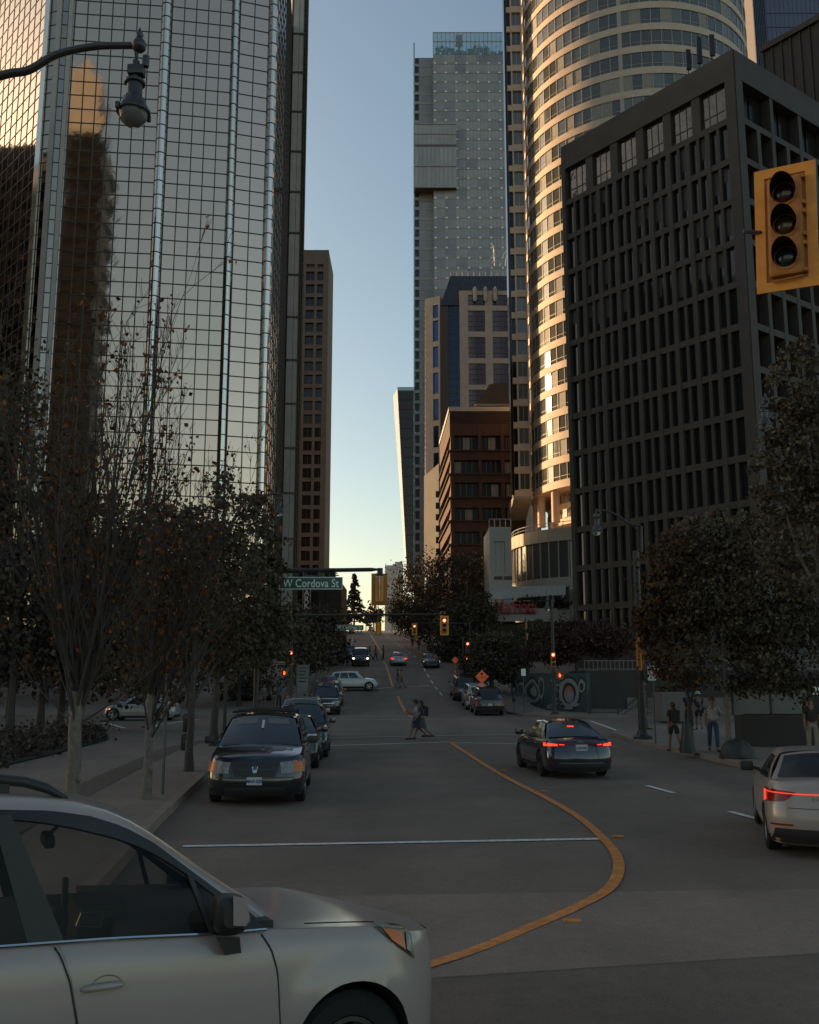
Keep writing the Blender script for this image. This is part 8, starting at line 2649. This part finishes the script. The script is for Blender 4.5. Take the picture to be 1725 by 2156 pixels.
    a, b = at(626, 1455, Y), at(650, 1400, Y)
    q = MB(); q.box(a.x, b.x, Y - .05, Y + .05, a.z, b.z); q.build('panel', 'glass_rail', t)
    q = MB()
    for x in (a.x - .04, b.x + .04): q.tube([(x, Y, p.z), (x, Y, b.z + .1)], .04, 6)
    q.build('post', 'pole_grey', t)
    q = MB()
    for k in range(5): q.box(a.x + .1, b.x - .1 - .06 * (k % 3), Y - .056, Y - .051, b.z - .25 - k * .24, b.z - .17 - k * .24)
    q.build('map_print', 'car_trim', t)
    # ---- vertical parking sign on the low dark building at the left
    Y = 160.
    t = thing('low_building', 'low dark building with scaffolding behind the hanging green street sign', 'building', (X(660, Y), Y, gz(Y)), wmesh=True)
    q = MB(); f = Fr((X(560, Y), Y), (X(717, Y), Y), gz(Y) - 1); f.box(q, 0, f.len, -14, 0, 0, at(660, 1226, Y).z - gz(Y) + 1); q.build('wall', 'black_stone_dark', t)
    q = MB()
    for k in range(4):
        z = at(660, 1222 - 6 * k, Y).z; f.box(q, 1 + .7 * k, f.len - .3 * k, -.1 - k, .3 - k, z - f.z0, z - f.z0 + .16)
    for k in range(8): f.box(q, 4 + k, 4.12 + k, -.1, .3, at(660, 1226, Y).z - f.z0, at(660, 1203, Y).z - f.z0)
    q.build('scaffold', 'mullion_bronze', t)
    for r_ in range(3):
        for k in range(4):
            q = MB(); f.quad(q, 1.2 + k * 2.7, 3 + k * 2.7, .03, 4 + r_ * 4, 6.4 + r_ * 4); q.build('window', 'dim_glass', t)
    q = MB(); f.box(q, 2, f.len, .05, .5, at(660, 1312, Y).z - f.z0, at(660, 1309, Y).z - f.z0); f.box(q, 2, f.len, .05, .5, at(660, 1318, Y).z - f.z0, at(660, 1316, Y).z - f.z0); q.build('facade_band', 'concrete_bank', t)
    Y = 158.
    c = at(646, 1262, Y)
    t = thing('parking_sign', 'tall narrow vertical sign with pale letters reading PARK below the green street sign', 'sign', c)
    h = (at(646, 1240, Y).z - at(646, 1288, Y).z) / 2 + .8
    q = MB(); q.bevbox(-.62, .62, -.1, .1, -h, h, .03); q.build('panel', 'black_stone_dark', t)
    q = MB()
    for k, ch in enumerate('PARKP'):
        me = text_mesh(ch, 1.35, .04, 1, .015); q.add_mesh(me, M=face_M((0, -.12, h - .6 - k * (2 * h - .9) / 4.2), (1, 0, 0)))
    for x in (-.6, .6): q.box(x - .03, x + .03, -.12, -.1, -h, h)
    q.build('lettering', 'sign_white', t)
    q = MB(); q.box(-.1, .1, .0, 1.8, -.3, .3); q.build('bracket', 'pole_black', t)
    # ---- mural wall and terrace on the right
    Y1 = 69.
    a, b, c = (X(1076, 85), 85.), (X(1152, 71.5), 71.5), (X(1235, Y1), Y1)
    ztop = at(1235, 1417, Y1).z
    t = thing('mural_wall', 'dark green retaining wall painted with a pale abstract mural', 'wall', (c[0], c[1], gz(Y1)), wmesh=True)
    w = MB()
    for p, q in ((a, b), (b, c)):
        f = Fr(p, q, 0); f.box(w, 0, f.len, -.4, 0, -.2, ztop)
    w.build('wall', 'mural_green', t)
    f = Fr(b, c, 0); g = Fr(a, b, 0)
    H = ztop - .15
    def blob(fr, mb, u, v, ru, rv, lift, n=26, k=0., ph=0., hole=0.):
        pts = [(u + ru * math.cos(x) * (1 + k * math.sin(2 * x + ph)), v + rv * math.sin(x) * (1 + k * math.cos(3 * x + ph))) for x in [2 * math.pi * i / n for i in range(n)]]
        if hole:
            inn = [(u + (p[0] - u) * hole, v + (p[1] - v) * hole) for p in pts]
            for i in range(n):
                j = (i + 1) % n
                mb.face([fr.pt(pts[i][0], lift, pts[i][1]), fr.pt(pts[j][0], lift, pts[j][1]), fr.pt(inn[j][0], lift, inn[j][1]), fr.pt(inn[i][0], lift, inn[i][1])])
        else:
            mb.face([fr.pt(p[0], lift, p[1]) for p in pts])
    k_, p_, r_, g_ = MB(), MB(), MB(), MB()
    cx = f.len * .56; cz = .15 + H * .48
    blob(f, k_, cx, cz, 1.05, 1.22, .004); blob(f, g_, cx, cz + .05, .86, 1.02, .008); blob(f, k_, cx, cz + .05, .6, .74, .012, k=.05)
    blob(f, p_, cx, cz - .05, .42, .58, .016); blob(f, r_, cx, cz + .16, .34, .36, .02, k=.1); blob(f, p_, cx + .02, cz - .04, .2, .34, .024)
    blob(f, k_, cx + 1.1, cz + .55, .42, .6, .006, k=.1); blob(f, p_, cx + 1.12, cz + .55, .3, .46, .010, k=.1); blob(f, k_, cx + 1.1, cz + .5, .16, .26, .014)
    blob(f, p_, cx - .75, cz + .1, .12, .62, .012, k=.2); blob(f, p_, cx + .55, cz - .75, .3, .14, .012, k=.2); blob(f, p_, cx - .1, cz - 1.0, .4, .1, .012)
    rr = random.Random(2)
    for i in range(16):
        u, v = rr.uniform(.1, f.len * .34), rr.uniform(.4, H - .1); blob(f, p_, u, v, .22, .055, .004, 12, .2)
    for i in range(5): blob(f, p_, rr.uniform(f.len * .3, f.len * .42), rr.uniform(.3, H), .2, .05, .005, 12, .2)
    L = g.len
    for u, v, ru, rv, m, l, ho in ((L * .62, 1.5, 3.2, 1.1, k_, .004, .82), (L * .62, 1.55, 2.6, .85, p_, .006, .8), (L * .62, 1.5, 1.6, .55, k_, .008, 0), (L * .66, 1.55, 1.1, .38, p_, .012, 0), (L * .86, 1.9, 1.1, .8, p_, .010, .7), (L * .3, 1.6, 2.2, .95, k_, .004, .8), (L * .3, 1.6, 1.5, .65, p_, .006, .7), (L * .12, 1.7, 1.2, .7, p_, .006, .75), (L * .45, .8, 2.5, .3, p_, .008, 0), (L * .86, .9, .9, .5, k_, .006, .6)):
        blob(g, m, u, v, ru, rv, l, 26, .12, u, ho)
    k_.build('mural_black_shapes', 'mural_black', t, fix=False); p_.build('mural_pale_shapes', 'mural_pale', t, fix=False); r_.build('mural_red_shape', 'mural_red', t, fix=False); g_.build('mural_grey_shape', 'mural_pale', t, fix=False)
    # dark terrace wall with blue railing behind, gates, steps
    t = thing('terrace_wall', 'dark recessed terrace wall right of the mural', 'wall', (c[0], 74, gz(74)), wmesh=True)
    f2 = Fr((X(1232, 73), 73), (X(1900, 72), 72), 0); zt = at(1300, 1412, 75).z
    w = MB(); f2.box(w, 0, f2.len, -10, 0, -.2, zt); w.build('wall', 'black_stone_dark', t)
    w = MB(); f2.box(w, 3, f2.len, .02, .1, .15, 1.15); w.build('pale_panels', 'planter', t)
    t = thing('terrace_railing', 'blue grey upright railing along the top of the dark terrace wall', 'railing', (c[0], 75, zt), wmesh=True)
    w = MB()
    z1 = at(1300, 1392, 75).z
    for k in range(0, int(f2.len / .32)): u = k * .32; f2.box(w, u, u + .05, -.25, -.2, zt, z1)
    for v in (zt + .1, z1): f2.box(w, 0, f2.len, -.28, -.17, v - .03, v + .03)
    w.build('railing', 'blue_metal', t)
    t = thing('gate_fence', 'black steel gate and stair rail between mural and planter', 'fence', (X(1270, 66), 66, gz(66) + .15), wmesh=True)
    f3 = Fr((X(1236, 67), 67), (X(1397, 66), 66), gz(66) + .15)
    for a_, b_, nm in ((.1, 2.0, 'gate'), (3.9, f3.len, 'fence_panel')):
        w = MB()
        for k in range(int((b_ - a_) / .13) + 1): f3.box(w, a_ + k * .13, a_ + k * .13 + .025, -.03, 0, .1, 1.5)
        for v in (.1, 1.48): f3.box(w, a_, b_, -.035, .005, v, v + .05)
        for u in (a_, b_): f3.box(w, u - .05, u + .05, -.06, .04, 0, 1.62)
        w.build(nm, 'pole_black', t)
    w = MB(); w.tube([f3.pt(2.1, -.1, .2), f3.pt(3.8, -.1, 1.5)], .05, 6); w.tube([f3.pt(2.3, -.1, .0), f3.pt(4.0, -.1, 1.15)], .03, 6); w.build('handrail', 'pole_black', t)
    def block(name, label, cat, x0, x1, ytop, ybot, Y, depth, m, extra=None):
        z0 = gz(Y) + .13; z1 = at(x0, ytop, Y).z
        t = thing(name, label, cat, ((X(x0, Y) + X(x1, Y)) / 2, Y, z0), wmesh=True)
        q = MB(); q.bevbox(X(x0, Y), X(x1, Y), Y, Y + depth, z0, z1, .03); q.build('block', m, t)
        q = MB(); q.box(X(x0, Y) + .12, X(x1, Y) - .12, Y + .12, Y + depth - .12, z1 - .02, z1 + .03); q.build('soil', 'soil', t)
        return t
    block('planter_box', 'concrete planter box with a clipped shrub right of the black pole', 'planter', 1392, 1455, 1457, 1500, 57, 2.2, 'planter')
    block('stone_wall', 'low black stone wall behind the watering bag', 'wall', 1560, 1790, 1505, 1580, 35.5, 1.0, 'black_stone_dark')
    t = thing('glass_barrier', 'grey glass barrier with a dark top rail on the low black wall', 'railing', (X(1620, 35.7), 35.7, at(1600, 1505, 35.7).z), wmesh=True)
    z0, z1 = at(1600, 1505, 35.7).z, at(1600, 1452, 35.7).z
    q = MB(); q.box(X(1540, 35.7), X(1700, 35.7), 35.7, 35.73, z0, z1); q.build('glass', 'glass_rail', t)
    q = MB(); q.box(X(1535, 35.7), X(1702, 35.7), 35.66, 35.78, z1, z1 + .06)
    for x in (1540, 1620, 1700): q.box(X(x, 35.7) - .03, X(x, 35.7) + .03, 35.66, 35.78, z0, z1)
    q.build('top_rail', 'pole_black', t)
    t = thing('number_pillar', 'dark pillar with the house number 29 at the right edge', 'pillar', (X(1760, 38), 38, gz(38)), wmesh=True)
    q = MB(); q.box(X(1702, 38), X(1850, 38), 38, 39.5, 0, at(1700, 1425, 38).z); q.build('pillar', 'black_stone_dark', t)
    q = MB(); me = text_mesh('29', .42, .02, 1.05, .01); q.add_mesh(me, M=face_M(at(1722, 1455, 37.98), (1, 0, 0))); q.build('number', 'sign_white', t)
    t = thing('stone_sign', 'grey stone block behind the glass barrier', 'block', (X(1640, 40), 40, gz(40)), wmesh=True)
    q = MB(); q.bevbox(X(1598, 40), X(1680, 40), 40, 40.6, 0, at(1640, 1442, 40).z, .03); q.build('block', 'planter', t)
    # ---- string of lights on the far left corner, low hedge there
    t = thing('light_string', 'string of small warm lights above the walking group at left', 'lights', at(510, 1466, 84), wmesh=True)
    q = MB(); w = MB(); pts = [at(452 + 10 * k, 1458 + 2 * math.sin(k), 84) for k in range(11)]
    w.tube(pts, .02, 5)
    w.tube([pts[0], (pts[0].x, pts[0].y, gz(84))], .04, 6); w.tube([pts[-1], (pts[-1].x, pts[-1].y, gz(84))], .04, 6)
    rr = random.Random(1)
    for k in range(26):
        u = k / 25 * 9.99; i = int(u); p = pts[i].lerp(pts[i + 1], u - i); q.ball((p.x, p.y, p.z - .1), .05 * rr.uniform(.7, 1.2), 6, 4)
    w.build('cable', 'pole_black', t); q.build('bulbs', 'warm_bulb', t)
    # signals on the left cross street
    Y = 60.
    t = thing('signal_pole', 'yellow signal bracket and hand signal box at the far left edge under the trees', 'traffic light', (X(20, Y), Y, gz(Y) + .15), wmesh=True, group='traffic lights')
    pole_mesh(t, Vector(t.location), at(20, 1340, Y).z, .1)
    head_mesh(t, 'h', face_M(at(8, 1372, Y), (0, 1, 0)), None, True, .9, False); ped_mesh(t, face_M(at(44, 1405, Y), (-1, 0, 0)), False)
    q = MB(); q.tube([at(20, 1395, Y), at(44, 1395, Y)], .04, 6); q.build('bracket', 'signal_yellow_dark', t)
    # ---- towers out of frame: one added to shade the street, one mirrored in glass
    for nm, lab, (x0, x1, y0, y1, z1) in (('shading_tower', 'unseen brown tower added beyond the left edge to shade the street', (-150, -50, 72, 104, 74)),
                                         ('brown_tower', 'tall brown ribbed tower behind the left side of the bronze glass tower', (-165, -98, 132, 188, 100))):
        t = thing(nm, lab, 'building', ((x0 + x1) / 2, y0, 0), wmesh=True)
        q = MB(); q.box(x0, x1, y0, y1, -1, z1); q.build('wall', 'bronze_wall', t)
        q = MB()
        for z in range(3, int(z1) - 2, 4): q.box(x0 + 1, x1 - 1, y0 - .2, y1 + .2, z, z + 2.2); q.box(x1 - .1, x1 + .1, y0 + 1, y1 - 1, z, z + 2.2)
        q.build('window_bands', 'dark_glass', t)
        q = MB()
        for k in range(int((y1 - y0) / 2.4)): q.box(x1, x1 + .5, y0 + k * 2.4, y0 + k * 2.4 + .8, 0, z1)
        q.build('ribs', 'bronze_wall', t)
    t = thing('crowned_tower', 'dark slim tower with a pale yellow crown mirrored in the bronze glass', 'building', (-59, -30, 0), wmesh=True)
    q = MB(); q.box(-67, -56.5, -42, -28, -1, 150); q.build('dark_shaft', 'matte_dark', t)
    q = MB()
    for z in range(4, 148, 4): q.box(-66.5, -57, -28.1, -27.9, z, z + 2.6)
    q.build('window_bands', 'matte_band', t)
    q = MB(); q.box(-67.5, -57.5, -42, -27.7, 150, 166); q.hexa([Vector(p) for p in ((-67.5, -42, 166), (-57.5, -42, 166), (-57.5, -27.7, 166), (-67.5, -27.7, 166), (-64, -38, 174), (-62, -38, 174), (-62, -32, 174), (-64, -32, 174))]); q.build('crown', 'pale_crown', t)
    q = MB(); q.box(-56.4, -55.2, -42, -29, -1, 146); q.build('pale_fin', 'pale_crown', t)
    q = MB()
    for z in range(6, 140, 7): q.box(-55.1, -53.4, -40, -30, z, z + 2)
    q.build('balcony', 'pale_crown', t)

mat('warm_sign', (.5, .4, .28), .5)
mat('bronze_wall', (.16, .1, .07), .7, noise=.2, nscale=.3)
mat('matte_dark', (.0045, .0055, .006), 1, spec=0.)
mat('matte_band', (.011, .014, .016), 1, spec=0.)
mat('pale_crown', (.15, .185, .19), .7, noise=.2, nscale=.4)
mat('leaf_dark', (.075, .057, .042), .75, spec=.15, island=.5)
ground_all(); markings()
left_tower(); slab_tower(); bank_tower(); grey_tower(); leaning_tower(); granite_tower(); brick_block(); dome_block(); grey_block()
far_apartments(); far_left_shade_blocks(); hotel(); hotel_podium(); dark_building(); back_glass()
cars(); near_suv()
trees(); people(); street()
# ------------------------------------------------------------------ light
def light():
    w = bpy.data.worlds.new('World'); scene.world = w; w.use_nodes = True
    nt = w.node_tree
    bg = nt.nodes['Background']
    sky = nt.nodes.new('ShaderNodeTexSky')
    sky.sky_type = 'NISHITA'; sky.sun_disc = False
    sky.sun_elevation = SUN_EL; sky.sun_rotation = SUN_AZ
    sky.air_density = 1.0; sky.dust_density = 1.5; sky.ozone_density = 1.5
    hs = nt.nodes.new('ShaderNodeHueSaturation')
    hs.inputs['Saturation'].default_value = SKY_SAT
    nt.links.new(sky.outputs['Color'], hs.inputs['Color'])
    mx = nt.nodes.new('ShaderNodeMix'); mx.data_type = 'RGBA'; mx.blend_type = 'MULTIPLY'
    mx.inputs[0].default_value = 1.0
    nt.links.new(hs.outputs['Color'], mx.inputs[6]); mx.inputs[7].default_value = (*SKY_TINT, 1)
    nt.links.new(mx.outputs[2], bg.inputs['Color'])
    bg.inputs['Strength'].default_value = SKY_STR
    s = bpy.data.lights.new('sun', 'SUN'); s.energy = SUN_STR; s.angle = R(.5); s.color = (1, .66, .36)
    o = bpy.data.objects.new('sun', s); COL.objects.link(o)
    d = Vector((math.sin(SUN_AZ) * math.cos(SUN_EL), math.cos(SUN_AZ) * math.cos(SUN_EL), math.sin(SUN_EL)))
    o.rotation_euler = (-d).to_track_quat('-Z', 'Y').to_euler()
    o.location = (0, 0, 200)

SUN_EL, SUN_AZ = R(17), R(-58)
SKY_STR, SUN_STR, SKY_SAT = .13, 5., 1.08
SKY_TINT = (1.19, 1.045, .83)
EXPOSURE = .5
light()
scene.view_settings.view_transform = 'Standard'
scene.view_settings.look = 'None'
scene.view_settings.gamma = 1
scene.view_settings.exposure = EXPOSURE if 'EXPOSURE' in globals() else 0.
scene.cycles.max_bounces = 6
scene.cycles.diffuse_bounces = 3
scene.cycles.glossy_bounces = 3
scene.cycles.transmission_bounces = 4
scene.cycles.transparent_max_bounces = 6
scene.cycles.sample_clamp_indirect = 4
scene.cycles.use_denoising = True
